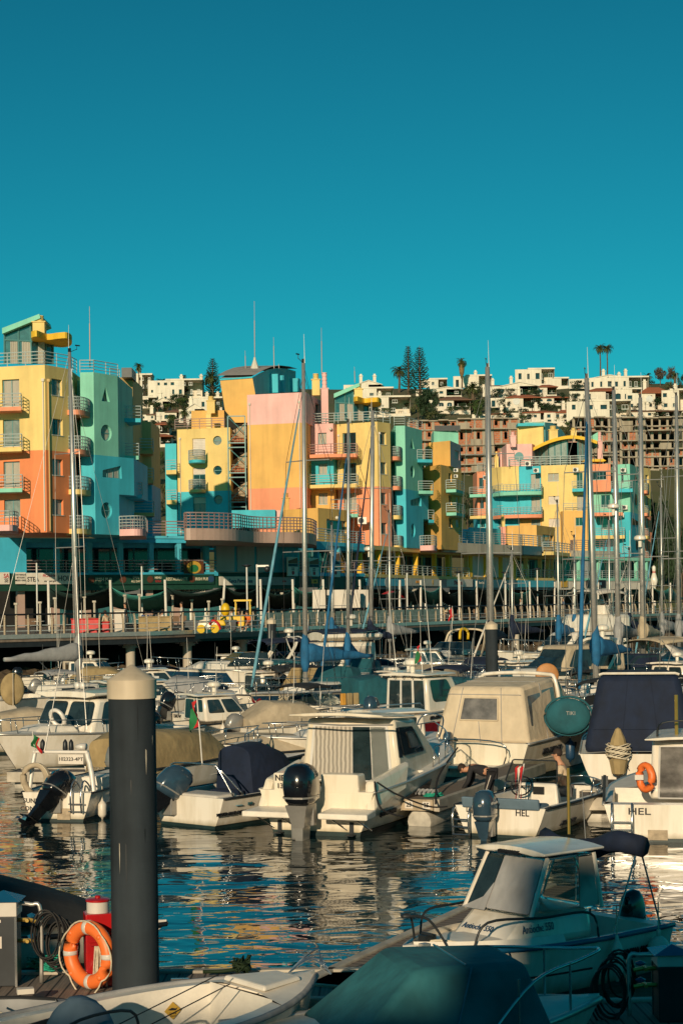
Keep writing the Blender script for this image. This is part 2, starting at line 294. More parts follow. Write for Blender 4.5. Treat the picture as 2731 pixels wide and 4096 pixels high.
def windows(root, f, z0=-1e9, z1=1e9, depth=.25, fm='frame', pane='glass'):
    for h in f.h:
        a, b, c, d = h['r']; k = h['kind']
        if not z0 <= (b+d)/2 < z1 or h.get('done'): continue
        h['done'] = 1; w = c-a; e = .06 if w > .7 else .045
        def bar(mb, u0, u1, y0, y1, t=.05, o=0): mb.ext([f.pt(u0,y0,-depth+o), f.pt(u1,y0,-depth+o), f.pt(u1,y1,-depth+o), f.pt(u0,y1,-depth+o)], tuple(Vector((*(f.n*t),0))))
        m = MB(); p = MB()
        if 'p' in h:
            q = h['p']; n = len(q); cu = sum(x[0] for x in q)/n; cz = sum(x[1] for x in q)/n
            for i in range(n):
                A, B = q[i], q[(i+1) % n]; k2_ = .88
                A2, B2 = [(cu+(x[0]-cu)*k2_, cz+(x[1]-cz)*k2_) for x in (A, B)]
                m.ext([f.pt(*A,-depth), f.pt(*B,-depth), f.pt(*B2,-depth), f.pt(*A2,-depth)], tuple(Vector((*(f.n*.05),0))))
            if k == 'round': bar(m, a+.05, c-.05, cz-.03, cz+.03)
            if k == 'quad':
                for t in (.35,.65): bar(m, a+w*t-.02, a+w*t+.02, b+.06, b+(d-b)*.68)
            p.poly([f.pt(*x,-depth+.004) for x in q])
        elif k in ('shut',):
            for i in range(10): y0 = b+(d-b)*i/10; bar(m, a, c, y0, y0+(d-b)/10-.012, .03, .06)
            m.build('shutter', 'shutter', root); continue
        else:
            zt = d
            if k == 'half':
                s_ = MB(); zt = d-(d-b)*.3; f2 = (d-zt)/5
                for i in range(5): y0 = zt+f2*i; s_.ext([f.pt(a,y0,-depth+.07), f.pt(c,y0,-depth+.07), f.pt(c,y0+f2-.012,-depth+.07), f.pt(a,y0+f2-.012,-depth+.07)], tuple(Vector((*(f.n*.03),0))))
                s_.build('shutter', 'shutter', root)
            for u0, u1, y0, y1 in ((a,a+e,b,zt),(c-e,c,b,zt),(a+e,c-e,b,b+e),(a+e,c-e,zt-e,zt)): bar(m, u0, u1, y0, y1)
            n = {'w1':1,'w2':2,'door':2,'half':2,'w3':3,'w4':4}.get(k, 2)
            for i in range(1, n): u = a+w*i/n; bar(m, u-e/2, u+e/2, b+e, zt-e)
            p.poly([f.pt(a+e/2,b+e/2,-depth+.012), f.pt(c-e/2,b+e/2,-depth+.012), f.pt(c-e/2,zt-e/2,-depth+.012), f.pt(a+e/2,zt-e/2,-depth+.012)])
        o = m.build('window', fm, root); p.build('pane', 'curtain' if h.get('cur') or (pane == 'glass' and rnd.random() < .28) else 'glassgrey' if pane == 'glass' and rnd.random() < .22 else pane, o)
        if 'p' not in h:
            s_ = MB(); s_.ext([f.pt(a-.06,b-.05,-.02), f.pt(c+.06,b-.05,-.02), f.pt(c+.06,b-.003,-.02), f.pt(a-.06,b-.003,-.02)], tuple(Vector((*(f.n*.07),0)))); s_.build('sill', 'offwhite', o)
def block(root, corners, z0, z1, m, facs=None, back=8., cap=True, name='wall', depth=.25):
    mb = MB(); c = [V2(p) for p in corners]
    for i in range(len(c)-1):
        f = (facs or {}).get(i)
        if f: wallface(mb, f, f.uxy(c[i]), f.uxy(c[i+1]), z0, z1, depth)
        else: mb.poly([(*c[i],z0),(*c[i+1],z0),(*c[i+1],z1),(*c[i],z1)])
    bk = [c[-1]+Vector((.02*back,back)), c[0]+Vector((-.02*back,back))]; ring = c+bk
    for i in range(len(c)-1, len(ring)):
        p, q = ring[i], ring[(i+1) % len(ring)]; mb.poly([(*p,z0),(*q,z0),(*q,z1),(*p,z1)])
    if cap: mb.poly([(*p,z1) for p in ring])
    mb.poly([(*p,z0) for p in ring])
    o = mb.build(name, m, root)
    for i, f in (facs or {}).items(): windows(root, f, z0, z1, depth)
    return o
Fac.uxy = lambda s, p: (V2(p)-s.A).dot(s.d)
def rail(mb, pts, z, h=.95, n=4, r=.028, gap=1.3, topr=None):
    pts = [V2(p) for p in pts]
    for i in range(n): zz = z+h*(i+1)/n; mb.tube([(*p,zz) for p in pts], (topr or r*1.25) if i == n-1 else r, 4)
    for a, b in zip(pts, pts[1:]):
        L = (b-a).length; k = max(1, round(L/gap))
        for i in range(k+1):
            p = a.lerp(b, i/k); mb.tube([(*p,z),(*p,z+h)], r*1.15, 4)
def arc(pts, n=5):   # smooth a polyline (Catmull-Rom)
    out = []
    for i in range(len(pts)-1):
        p0 = Vector(pts[max(i-1,0)]); p1 = Vector(pts[i]); p2 = Vector(pts[i+1]); p3 = Vector(pts[min(i+2,len(pts)-1)])
        for k in range(n):
            t = k/n; out.append(.5*((2*p1)+(p2-p0)*t+(2*p0-5*p1+4*p2-p3)*t*t+(3*p1-p0-3*p2+p3)*t**3))
    return out+[Vector(pts[-1])]
def balcony(root, line, back, z, th, m, rm='rail', h=.95, smooth=True, n=4, gap=1.3):
    """line: [(photo x, distance)] of the outer edge, back: the same along the wall"""
    ln = [X2(*p) for p in line]
    if smooth and len(ln) > 2: ln = arc(ln, 4)
    o = MB().prism([tuple(p) for p in ln]+[tuple(X2(*p)) for p in back], z-th, z).build('balcony', m, root)
    b = MB(); ins = [p+Vector((0,.07)) for p in ln]; rail(b, ins, z, h, n, gap=gap); b.build('railing', rm, o)
    return o
def zat(x, y, Y): return P(x, y, Y).z
def chimney(root, x0, x1, yt, yb, Y, m, pot=True):
    a, b = X2(x0,Y), X2(x1,Y); w = b.x-a.x; zb = zat(x0,yb,Y); zt_ = zat(x0,yt,Y); cx = (a.x+b.x)/2; hb = zb+(zt_-zb)*(.68 if pot else 1)
    mb = MB().bb(a.x, b.x, Y, Y+w, zb-.3, hb); mb.box((cx,Y+w/2,hb+.04), (w*1.2,w*1.2,.08))
    if pot:
        k = (zt_-hb-.08)/4
        for i in range(4): mb.lathe([(w*.3,0),(w*.36,k*.15),(w*.36,k*.75),(w*.3,k*.8),(w*.3,k)], (cx,Y+w/2,hb+.08+i*k), 12)
        mb.lathe([(w*.38,0),(w*.38,.06)], (cx,Y+w/2,hb+.08+4*k), 12)
    return mb.build('chimney', m, root)
def aircon(root, x, y, w, Y, rx=0):
    p = P(x, y, Y); W_ = w/FPX*Y; hh = W_*.78
    o = MB().bb(p.x-W_/2, p.x+W_/2, Y-.35, Y, p.z-hh/2, p.z+hh/2).build('air_conditioner', 'railwhite', root, bevel=.02)
    f = MB(); f.lathe([(hh*.40,0),(hh*.40,.02),(hh*.3,.02),(hh*.3,.01),(.02,.01)], (p.x-W_*.12, Y-.355, p.z), 16, Matrix.Rotation(pi/2,3,'X')); f.build('fan', 'darkmetal', o)
def wall_lamp(root, x, y, Y):
    p = P(x, y, Y-.1); MB().ball(p, .16, 10, 6).build('wall_lamp', 'offwhite', root, True)
def antenna(root, x, yt, yb, Y, r=.045):
    a, b = P(x,yt,Y), P(x+2,yb,Y); m_ = b.lerp(a,.72); MB().tube([b,m_], r, 5).tube([m_,a], r*.45, 5).build('antenna', 'stonecladding', root)
def penthouse(root, M, Y, zt):
    """glass roof room under a tilted green roof with a curved yellow brow; M maps photo px of the first building"""
    def q(x, y, d=0): return P(*M(x,y), Y+d)
    MB().poly([q(40,300),q(270,200),q(285,570),q(40,570)]).poly([q(285,570),q(285,360),q(475,365,2.),q(475,575,2.)]).poly([q(40,300),q(40,570),q(40,570,4),q(40,300,4)]).poly([q(475,575,2),q(475,365,2),q(475,365,6),q(475,575,6)]).build('roof_room_glass', 'glassteal', root)
    m = MB()
    for a, b in (((165,240),(170,575)),((270,195),(285,575)),((40,355),(290,370)),((40,300),(40,575)),((410,362),(415,575)),((475,365),(475,575))):
        d = 0 if b[0] < 300 else (b[0]-285)/190*2; m.tube([q(*a,d-.06),q(*b,d-.06)], .07, 4)
    m.build('mullion', 'frame', root)
    c = MB()
    for x0, x1, d in ((92,160,-.03),(195,285,-.03),(325,402,.6)):
        a, b = q(x0,372,d), q(x1,372,d); z0_ = q(x0,570,d).z
        nn = 8; c.add([p for i in range(nn+1) for p in ((a.x+(b.x-a.x)*i/nn, a.y-.05*(i % 2), a.z),(a.x+(b.x-a.x)*i/nn, a.y-.05*(i % 2), z0_))], [(2*i,2*i+1,2*i+3,2*i+2) for i in range(nn)])
    c.build('curtain', 'curtain', root)
    MB().ext([q(18,250,-.6),q(352,122,-.6),q(362,160,-.6),q(20,300,-.6)], (0,5.,0)).build('sloping_roof', 'green', root)
    A = q(285,345); pts = []
    def g(x, d): return (q(x,345,d).x, Y+d)
    z1, z0_ = q(300,312).z, q(300,366).z
    MB().prism([tuple(p) for p in arc([Vector(g(x,d)) for x, d in ((280,-1.6),(330,-2.2),(420,-.5),(520,-1.),(600,-1.1),(643,.4),(630,2.6),(560,3.4),(470,3),(300,3))], 4)], z0_, z1).build('roof_brow', 'brightyellow', root)
    x0, y0 = M(322,140); x1, y1 = M(428,318); chimney(root, x0, x1, y0, y1, Y-.6, 'yellow')
ZT, ZB = 21.7, 9.7
# ======== building 1: yellow / terracotta with green tower (left) ========
b1 = thing('apartment_building', 'yellow and terracotta apartment block with a green and turquoise tower, glass room on its roof', 'apartment building', (*X2(180,128),ZB), world=True)
cL, cA, cR = G(-45,1469,ZT), G(179,1458,ZT), G(275,1475,ZT); fL, fS = Fac(cL,cA), Fac(cA,cR)
fL.win(k1,(20,710,173,950),'door'); fL.h[-1]['cur'] = 1
fL.win(k1,(27,1070,176,1310),'door').win(k6,(32,-10,178,218),'door').win(k6,(38,332,182,480),'door')
fS.win(k1,(462,708,556,855)).win(k1,(466,1065,562,1210)).win(k1,(470,1425,562,1570)).win(k6,(472,330,568,470))
zm = fS.uz((181,1799))[1]
block(b1, [cL,cA,cR], zm, ZT, 'yellow', {0:fL,1:fS}); block(b1, [cL,cA,cR], ZB, zm, 'terracotta', {0:fL,1:fS}, cap=False)
for y, m in ((1626,'salmon'),(1789,'yellow'),(1952,'green')):
    balcony(b1, [(-45,124.3),(93,124.),(95,125.2)], [(94,125.4),(-45,125.8)], zat(50,y,124), .28, m, smooth=False)
balcony(b1, [(-45,121),(40,120.5),(72,122),(76,125)], [(76,126),(-45,126)], zat(30,2100,121), .42, 'pink')
block(b1, [X2(268,131),X2(340,131)], zm, ZT-.4, 'green', back=3); block(b1, [X2(268,131),X2(340,131)], ZB, zm, 'blue', back=3)
t0, t1, t2 = G(320,1489,ZT), G(374,1488,ZT), G(470,1503,ZT); fT = Fac(t1,t2)
fT.pwin(k1,[(945,772),(985,912),(911,905)],'tri'); fT.rwin(k1,(952,1190),.62).pwin(k6,[(920,68),(1086,28),(1092,145),(920,131)],'quad').rwin(k6,(956,430),.62)
zc = fT.uz((374,1818))[1]; ue, zs = fT.uz((537,1982)); te = fT.pt(ue,0).xy
block(b1, [t0,t1,t2], zc, ZT, 'green', {1:fT}); block(b1, [t0,t1,te], zs, zc, 'cyan', {1:fT}); block(b1, [t0,t1,t2], ZB, zs, 'cyan', {1:fT}, cap=False)
for y, m in ((1641,'salmon'),(1800,'salmon'),(1962,'yellow'),(2121,'yellow')):
    balcony(b1, [(266,127.6),(290,127.2),(322,127.2),(350,128.),(366,129.1),(369,129.8)], [(330,131),(270,131)], zat(300,y-8,126.4), .36, m)
block(b1, [X2(462,140),X2(541,141)], zat(500,1990,140), zat(500,1506,140), 'tan', back=6); MB().bb(X2(497,139).x, X2(538,139).x, 139, 142, zat(510,1508,139), zat(510,1470,139)).build('roof_box', 'darkmetal', b1)
block(b1, [X2(537,146),X2(612,147)], zat(570,1935,146), zat(570,1682,146), 'tan', back=6); block(b1, [X2(537,146),X2(612,147)], ZB, zat(570,1935,146), 'blue', back=6)
for x0, x1, y, Y, m in ((462,571,1672,135,'cyan'),(470,561,1822,135,'green'),(540,618,1800,144.5,'tan'),(540,618,1918,144.5,'tan'),(540,619,2050,144.5,'tan'),(472,572,1978,135,'cyan')):
    balcony(b1, [(x0,Y),(x1,Y+.4),(x1+2,Y+2)], [(x0,Y+5)], zat(x0,y,Y), .3, m, smooth=False)
balcony(b1, [(480,129.5),(540,129),(580,130),(588,133)], [(588,137),(480,137)], zat(500,2118,130), .5, 'pink')
b = MB(); rail(b, [Vector(cL.xy)+Vector((0,.2)),Vector(cA.xy)+Vector((-.1,.25)),Vector(cR.xy)+Vector((0,.2)),X2(318,130)], ZT, 1.0); rail(b, [t0.xy,Vector(t1.xy)+Vector((0,.1)),Vector(t2.xy)+Vector((0,.2))], ZT, .9); rail(b, [X2(450,134),X2(490,135)], ZT, .9); b.build('roof_railing', 'rail', b1)
penthouse(b1, lambda x, y: k1(x,y), 129.5, ZT); antenna(b1, 358, 1225, 1470, 136)
# ======== building 2: pink / orange in the middle ========
b2 = thing('apartment_building', 'large pink, orange and yellow apartment block with a barrel roofed tower and open stairs', 'apartment building', (*X2(1200,170),ZB), world=True)
zw = zat(815,1713,170); w0, w1 = G(708,1718,zw), G(920,1709,zw); fW = Fac(w0,w1)
fW.win(k2,(380,1240,496,1395),'shut').win(k2b,(384,160,496,350),'half').win(k2b,(387,425,500,600),'half')
for c in ((603,1258),(605,1525)): fW.rwin(k2,c,.45)
fW.rwin(k2b,(611,445),.45)
zm2 = fW.uz((815,1965))[1]
block(b2, [w0,w1], zm2, zw, 'yellow', {0:fW}); block(b2, [w0,w1], ZB, zm2, 'cyan', {0:fW}, cap=False)
block(b2, [X2(667,171.5),X2(712,171.5)], ZB, zat(690,1774,171.5), 'cyan', back=5)
for y in (1880,2000): balcony(b2, [(670,170),(711,169.6)], [(711,171.4),(670,171.4)], zat(690,y,170), .4, 'yellow', smooth=False)
for y, m in ((1838,'cyan'),(1957,'yellow')): balcony(b2, [(760,169.3),(775,168.6),(793,168.4),(812,168.6),(827,169.3)], [(827,170.3),(760,170.3)], zat(793,y,168.5), .28, m)
b = MB(); rail(b, [X2(708,170.5),X2(905,169.8)], zw, .95, 4); b.build('roof_railing', 'railpink', b2)
block(b2, [X2(774,175),X2(814,175),X2(905,175)], zw, zat(800,1642,175), 'orange', back=4); chimney(b2, 836, 868, 1586, 1640, 174, 'yellow'); chimney(b2, 832, 852, 1655, 1715, 172, 'yellow', False)
# open stairs
sY = w1.y; z_t, z_b = zat(955,1664,sY), ZB; sx0, sx1 = X2(919,sY).x, X2(988,sY).x
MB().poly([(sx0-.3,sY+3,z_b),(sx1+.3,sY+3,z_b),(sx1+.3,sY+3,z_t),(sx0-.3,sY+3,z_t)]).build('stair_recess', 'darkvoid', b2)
st = MB(); br = MB()
for y in (1771,1789,1891,1909,2008,2028): br.bb(sx0, sx1, sY-.05, sY+.05, zat(955,y,sY)-.05, zat(955,y,sY)+.05)
for ya, yb in ((1666,1771),(1789,1891),(1909,2008)):
    za, zb_ = zat(955,ya,sY), zat(955,yb,sY); br.tube([(sx0,sY,za),(sx1,sY,zb_+.9)], .04, 4); br.tube([(sx1,sY,za-.7),(sx0,sY,zb_)], .04, 4)
    st.hexa([(sx0+.1,sY+.6,zb_),(sx1,sY+.6,zb_),(sx1,sY+1.8,zb_),(sx0+.1,sY+1.8,zb_)], [(sx0+.1,sY+.6,zb_+.9),(sx1,sY+.6,zb_+.5),(sx1,sY+1.8,zb_+.5),(sx0+.1,sY+1.8,zb_+.9)])
for x in (sx0,sx1): br.bb(x-.05, x+.05, sY-.06, sY+.06, z_b, z_t)
br.bb(sx0, sx1, sY-.06, sY+.06, z_t-.05, z_t+.05); br.build('stair_bracing', 'frame', b2); st.build('staircase', 'rooftile', b2)
st = MB()
for y in (1771,1891,2008): z = zat(955,y,sY); rail(st, [(sx0+.1,sY+.4),(sx1-.1,sY+.4)], z, .8, 3, .03)
for y in (1745,1865,1985): z = zat(955,y,sY); st.add([(sx0,sY+2.4,z),(sx1,sY+2.4,z),(sx1,sY+2.4,z+1.6),(sx0,sY+2.4,z+.6)], [(0,1,2,3)])
st.build('stair_railing', 'woodpost', b2)
# barrel roofed tower
oY = 172.; front = [P(x,y,oY) for x, y in ((880,1521),(1010,1513),(1021,1575),(1000,1690),(940,1690),(919,1664),(900,1642))]
MB().ext(front, (0,.5,0)).build('tower_front', 'orange', b2)
A, B = X2(1010,172.2), X2(1181,188); fB = Fac(A,B); sh = Vector((X2(892,oY).x-A.x, 0, 0))
arch = [fB.uz(k2(*p)) for p in ((945,840),(918,693),(990,650),(1060,622),(1150,607),(1225,615),(1303,636),(1300,830))]
MB().ext([fB.pt(*p) for p in arch], (0.02,.3,0)).build('tower_side', 'paleteal', b2)
MB().loft([[fB.pt(*p,-.3) for p in arch[1:7]], [fB.pt(*p,-.3)+sh for p in arch[1:7]]], False, False, False).loft([[fB.pt(p[0],p[1]+.25,.25) for p in arch[1:7]], [fB.pt(p[0],p[1]+.25,-.3)+sh*1.12 for p in arch[1:7]]], False, False, False).build('barrel_roof', 'roofgrey', b2)
MB().ext([P(878,1521,oY-.1),P(1010,1511,oY-.1),P(1010,1505,oY-.1),P(878,1515,oY-.1)], (0,.5,0)).build('roof_edge', 'cyan', b2)
for x0, x1, y0, y1 in ((1070,1090,668,835),(1122,1136,680,830),(1255,1272,706,825)):
    u0, zl, u1, zh = fB.rect(k2,(x0,y0,x1,y1)); MB().ext([fB.pt(u0,zl),fB.pt(u1,zl),fB.pt(u1,zh),fB.pt(u0,zh)], tuple(Vector((*(fB.n*.9),0)))).build('tower_fin', 'cyan', b2)
u0, zl, u1, zh = fB.rect(k2,(1178,770,1203,815)); MB().ext([fB.pt(u0,zl,.01),fB.pt(u1,zl,.01),fB.pt(u1,zh,.01),fB.pt(u0,zh,.01)], tuple(Vector((*(fB.n*.06),0)))).build('vent', 'darkmetal', b2)
for x, a, b_ in ((1017,1203,1482),(980,1402,1480),(1094,1348,1473),(1114,1455,1473)): antenna(b2, x, a, b_, 178)
MB().lathe([(.55,0),(.12,1.2),(.1,1.4)], P(1019,1484,178), 8).build('antenna_base', 'offwhite', b2)
# pink / orange / salmon slab
zp = zat(1222,1568,166); p0, p1 = G(988,1579,zp), G(1222,1568,zp); p2, p3 = X2(1251,169.6), X2(1299,174); fP, fQ = Fac(p0,p1), Fac(p1,p2)
fP2 = Fac(p1,p3); fP2.win(k2,(1481,930,1520,1092),'w1')
z1_, z2_ = fP.uz((1222,1690))[1], fP.uz((1222,1948))[1]
for c in ((1436,1240),(1433,1508)): fQ.rwin(k2,c,.62)
fQ.rwin(k2b,(1441,440),.62)
block(b2, [p0,p1,p3], z1_, zp, 'pink', {1:fP2}, back=7); block(b2, [p0,p1,p2], z2_, z1_, 'orange', {1:fQ}, back=5); block(b2, [p0,p1,p2], ZB, z2_, 'salmon', {1:fQ}, back=5, cap=False)
chimney(b2, 1258, 1289, 1495, 1568, 172, 'yellow'); chimney(b2, 1294, 1322, 1491, 1690, 170.5, 'pink')
antenna(b2, 1285, 1310, 1500, 176); antenna(b2, 1417, 1466, 1530, 180)
# balcony bay and yellow wing
q0, q1, q2 = X2(1250,169.3), X2(1340,168.8), X2(1358,170.6); v0, v1, v2 = X2(1355,169.8), G(1508,1686,ZT), G(1560,1693,ZT); fb, fv, fv2 = Fac(q0,q1), Fac(v0,v1), Fac(v1,v2)
fb.win(k3,(160,965,238,1066)).win(k3,(165,1240,242,1336)).win(k3b,(194,190,286,306))
fv.win(k3,(380,965,500,1148),'door').win(k3,(385,1235,503,1418),'door').win(k3b,(455,190,590,360),'door')
fv2.win(k3,(717,960,770,1070)).win(k3,(722,1230,775,1336)).win(k3b,(847,185,905,305)).win(k3b,(849,500,910,617))
za, zb2, zc2 = fb.uz((1300,1823))[1], fb.uz((1300,1944))[1], fv.uz((1508,1945))[1]
block(b2, [q0,q1,q2], za, ZT, 'pink', {0:fb}, back=3); block(b2, [q0,q1,q2], zb2, za, 'cyan', {0:fb}, back=3, cap=False); block(b2, [q0,q1,q2], ZB, zb2, 'orange', {0:fb}, back=3, cap=False)
block(b2, [v0,v1,v2], zc2, ZT, 'yellow', {0:fv,1:fv2}); block(b2, [v0,v1,v2], ZB, zc2, 'salmon', {0:fv,1:fv2}, cap=False)
for y, m, r in ((1815,'salmon','railpink'),(1937,'yellow','rail'),(2056,'green','rail')):
    x0 = 1227 if y < 2000 else 1352
    balcony(b2, [(x0,167.3),(1330,166.4),(1434,166.6),(1437,168.6)], [(1437,169.6),(x0,169.9)], zat(1330,y,166.5), .32, m, r, smooth=False)
anA, anB, anC = X2(1128,161), X2(1275,158), X2(1392,163); fa = Fac(anB,anC); fa.win(k3b,(278,475,485,612),'w3')
block(b2, [anA,anB,anC], ZB, zat(1275,2031,158), 'orange', {1:fa}, back=6); chimney(b2, 1132, 1160, 1974, 2035, 161.5, 'orange'); wall_lamp(b2, *k3b(385,447), 160.)
b = MB(); rail(b, [v0+Vector((-2.3,-.3)),Vector(v1.xy)+Vector((-.1,.2)),Vector(v2.xy)+Vector((0,.2))], ZT, 1.0); rail(b, [X2(1252,169.2),X2(1345,169)], ZT, 1.0); b.build('roof_railing', 'rail', b2)
penthouse(b2, lambda x, y: k3(303+(x-20)*.68, 865+(y-580)*.76), 171.5, ZT)
aircon(b2, *k3b(648,478), 36, 166.8)
for x, y in (k3(272,930),k3(278,1203),k3b(325,152)): wall_lamp(b2, x, y, 168.6)
# recess and green / turquoise tower
block(b2, [X2(1556,173.5),X2(1590,173.5)], zc2, ZT-.4, 'green', back=3); block(b2, [X2(1556,173.5),X2(1590,173.5)], ZB, zc2, 'blue', back=3)
g0, g1, g2 = G(1576,1703,ZT), G(1619,1702,ZT), G(1688,1721,ZT); fG = Fac(g1,g2)
fG.pwin(k3,[(1000,1003),(1023,1110),(984,1105)],'tri').rwin(k3,(1006,1315),.62).pwin(k3b,[(1153,262),(1262,228),(1268,326),(1155,319)],'quad').rwin(k3b,(1180,580),.7)
zg = fG.uz((1619,1956))[1]; ue, zs = fG.uz((1714,2078)); ge = fG.pt(ue,0).xy
block(b2, [g0,g1,g2], zg, ZT, 'green', {1:fG}); block(b2, [g0,g1,ge], zs, zg, 'cyan', {1:fG}, back=4); block(b2, [g0,g1,g2], ZB, zs, 'cyan', {1:fG}, cap=False)
for y, m in ((1820,'salmon'),(1940,'salmon'),(2058,'yellow'),(2180,'yellow')):
    balcony(b2, [(1556,170.9),(1575,170.4),(1596,170.4),(1608,171.),(1615,172.2)], [(1590,173.5),(1556,173.5)], zat(1590,y,169), .38, m)
for x0, x1, y, Y, m in ((1675,1734,1836,174,'cyan'),(1678,1736,1962,174,'green'),(1716,1738,2078,176,'cyan')):
    balcony(b2, [(x0,Y),(x1,Y+.5),(x1+1,Y+3)], [(x0,Y+6)], zat(x0,y,Y), .32, m, smooth=False)
balcony(b2, [(1681,172),(1725,171.5),(1744,172.5),(1748,176)], [(1748,180),(1681,180)], zat(1700,2182,172), .5, 'pink')
b = MB(); rail(b, [g0.xy,Vector(g1.xy)+Vector((0,.1)),Vector(g2.xy)], ZT, .9); b.build('roof_railing', 'rail', b2)
# rear orange part
r0, r1, r2 = X2(1700,182), X2(1768,178.5), X2(1850,185); fr, fr2 = Fac(r1,r2), Fac(X2(1807,180.5),X2(1849,186))
for rr in ((246,242,276,335),(248,480,280,575),(250,720,282,810)): fr.win(k4b,rr,'w1')
fr.win(k4b,(325,490,355,570),'shut').win(k4b,(322,725,362,808),'shut'); fr2.win(k4b,(311,8,356,100),'shut')
zr = zat(1768,1858,178.5); block(b2, [r0,r1,r2], ZB, zr, 'orange', {1:fr}, back=6); block(b2, [X2(1722,182.5),X2(1807,180.5)], zr, zat(1807,1762,180.5), 'orange', back=6); block(b2, [X2(1807,180.5),X2(1849,186)], zr, zat(1807,1762,180.5), 'pink', {0:fr2}, back=3)
block(b2, [X2(1742,185),X2(1840,185.5)], zr, zat(1790,1723,185), 'green', back=4); MB().bb(X2(1746,185).x, X2(1848,185).x, 184.9, 185.05, zat(1790,1723,185), zat(1790,1702,185)).build('roof_screen', 'darkmetal', b2)
for y in (1957,2050): balcony(b2, [(1788,178),(1828,177.6),(1861,182)], [(1850,185),(1788,179.5)], zat(1800,y,178), .32, 'green', smooth=False)
aircon(b2, *k4b(318,213), 18, 180.5); aircon(b2, *k4b(318,275), 16, 180.5)
# ======== building 3: right, yellow / turquoise with a pink roof storey ========
b3 = thing('apartment_building', 'farther apartment block with curved turquoise balconies and pink roof storey under yellow wave roof', 'apartment building', (*X2(2200,235),ZB), world=True)
def col(root, xs, y0, y1, m, wins=(), back=6, zz=None, cap=True):
    """one coloured wall field: xs [(photo x, distance)], between photo rows y0 (top) and y1 (foot) read at the first corner"""
    c = [X2(*p) for p in xs]; f = {i: Fac(c[i], c[i+1]) for i in range(len(c)-1)}
    for w in wins:
        i, K, r, k = w; f[i].win(K, r, k)
    z1 = zat(xs[0][0], y0, xs[0][1]); z0 = ZB if y1 is None else zat(xs[0][0], y1, xs[0][1])
    return block(root, c, z0, z1, m, f, back, cap)
col(b3, [(1913,238),(1967,237)], 1886, 2068, 'salmon', [(0,k4b,(560,290,610,400),'door'),(0,k4b,(570,525,612,610),'door')]); col(b3, [(1913,238),(1967,237)], 2068, None, 'cyan', [(0,k4b,(578,750,622,808),'w2')], cap=False)
col(b3, [(1968,235.5),(2010,233.5),(2081,232.6)], 1872, 1968, 'yellow', [(0,k4b,(748,270,805,352),'w1'),(1,k4b,(915,262,993,405),'door')], back=4)
col(b3, [(1968,235.5),(2010,233.5),(2081,232.6)], 1968, 2060, 'cyan', [(0,k4b,(752,505,808,582),'w1'),(1,k4b,(922,500,1000,640),'door')], back=4, cap=False)
col(b3, [(1968,235.5),(2010,233.5),(2081,232.6)], 2060, None, 'cyan', [(0,k4b,(757,740,795,800),'w1'),(1,k4b,(925,735,1000,790),'w2')], back=4, cap=False)
col(b3, [(2081,232.3),(2168,231.6)], 1866, 2058, 'cyan', [(0,k4b,(1103,250,1198,400),'door'),(0,k4b,(1108,488,1204,640),'door')], back=4); col(b3, [(2081,232.3),(2168,231.6)], 2058, None, 'orange', [(0,k4b,(1108,725,1203,790),'w2')], back=4, cap=False)
for y, m in ((1966,'green'),(2058,'salmon')):
    balcony(b3, [(1974,233.2),(2005,231.2),(2060,230.2),(2110,229.8),(2168,229.9),(2169,231)], [(2168,232.),(1974,235)], zat(2060,y,230), .45, m)
for y, m in ((1975,'green'),(2062,'yellow')): balcony(b3, [(1882,236),(1955,235)], [(1955,237),(1882,238)], zat(1920,y,235), .4, m, smooth=False)
col(b3, [(2169,231.6),(2358,230.5)], 1862, None, 'yellow', [(0,k5b,(158,243,268,325),'w2'),(0,k5b,(162,482,274,568),'shut'),(0,k5b,(165,716,278,803),'shut'),(0,k5b,(456,236,520,400),'door'),(0,k5b,(462,470,540,630),'door')])
col(b3, [(2253,229),(2362,228.4)], 2044, None, 'orange', [(0,k5b,(445,706,520,792),'w2')], back=3)
b = MB(); rail(b, [X2(2256,229.3),X2(2362,228.8)], zat(2253,2044,229), 1.0); rail(b, [X2(2040,232.2),X2(2168,231.8),X2(2365,231)], zat(2169,1862,231.6), 1.2, 4, .05); rail(b, [X2(1915,237),X2(1967,236)], zat(1913,1886,238), 1.); b.build('roof_railing', 'rail', b3)
balcony(b3, [(2292,229),(2340,228.6),(2341,230)], [(2292,230.9)], zat(2310,1954,229), .4, 'cyan', smooth=False)
col(b3, [(2362,232),(2447,231)], 1858, 1968, 'salmon', [(0,k5b,(620,228,765,310),'w4')]); col(b3, [(2362,233),(2480,232)], 1968, 2047, 'green', [(0,k5b,(710,470,808,600),'door')], cap=False); col(b3, [(2362,233),(2480,232)], 2047, None, 'cyan', [(0,k5b,(718,710,828,830),'door')], cap=False)
col(b3, [(2475,231),(2524,230),(2560,237)], 1858, 2050, 'green', [(0,k5b,(920,252,945,340),'w1')]); col(b3, [(2475,231),(2524,230),(2560,237)], 2050, None, 'cyan', (), cap=False)
fz = Fac(X2(2524,230),X2(2560,237))
for c, m in (((1075,520),'round'),((1082,990),'round')):
    u, z = fz.uz(k5b(*c)); MB().ext([fz.pt(u+.75*math.cos(i*pi/10),z+.75*math.sin(i*pi/10),.02) for i in range(20)], tuple(Vector((*(fz.n*.05),0)))).build('window', 'winddark', b3)
for K, pts in ((k5b,[(1068,245),(1085,318),(1058,312)]),(k5b,[(1028,708),(1092,748),(1092,786),(1028,780)])):
    MB().ext([fz.pt(*fz.uz(K(*p)),.02) for p in pts], tuple(Vector((*(fz.n*.05),0)))).build('window', 'winddark', b3)
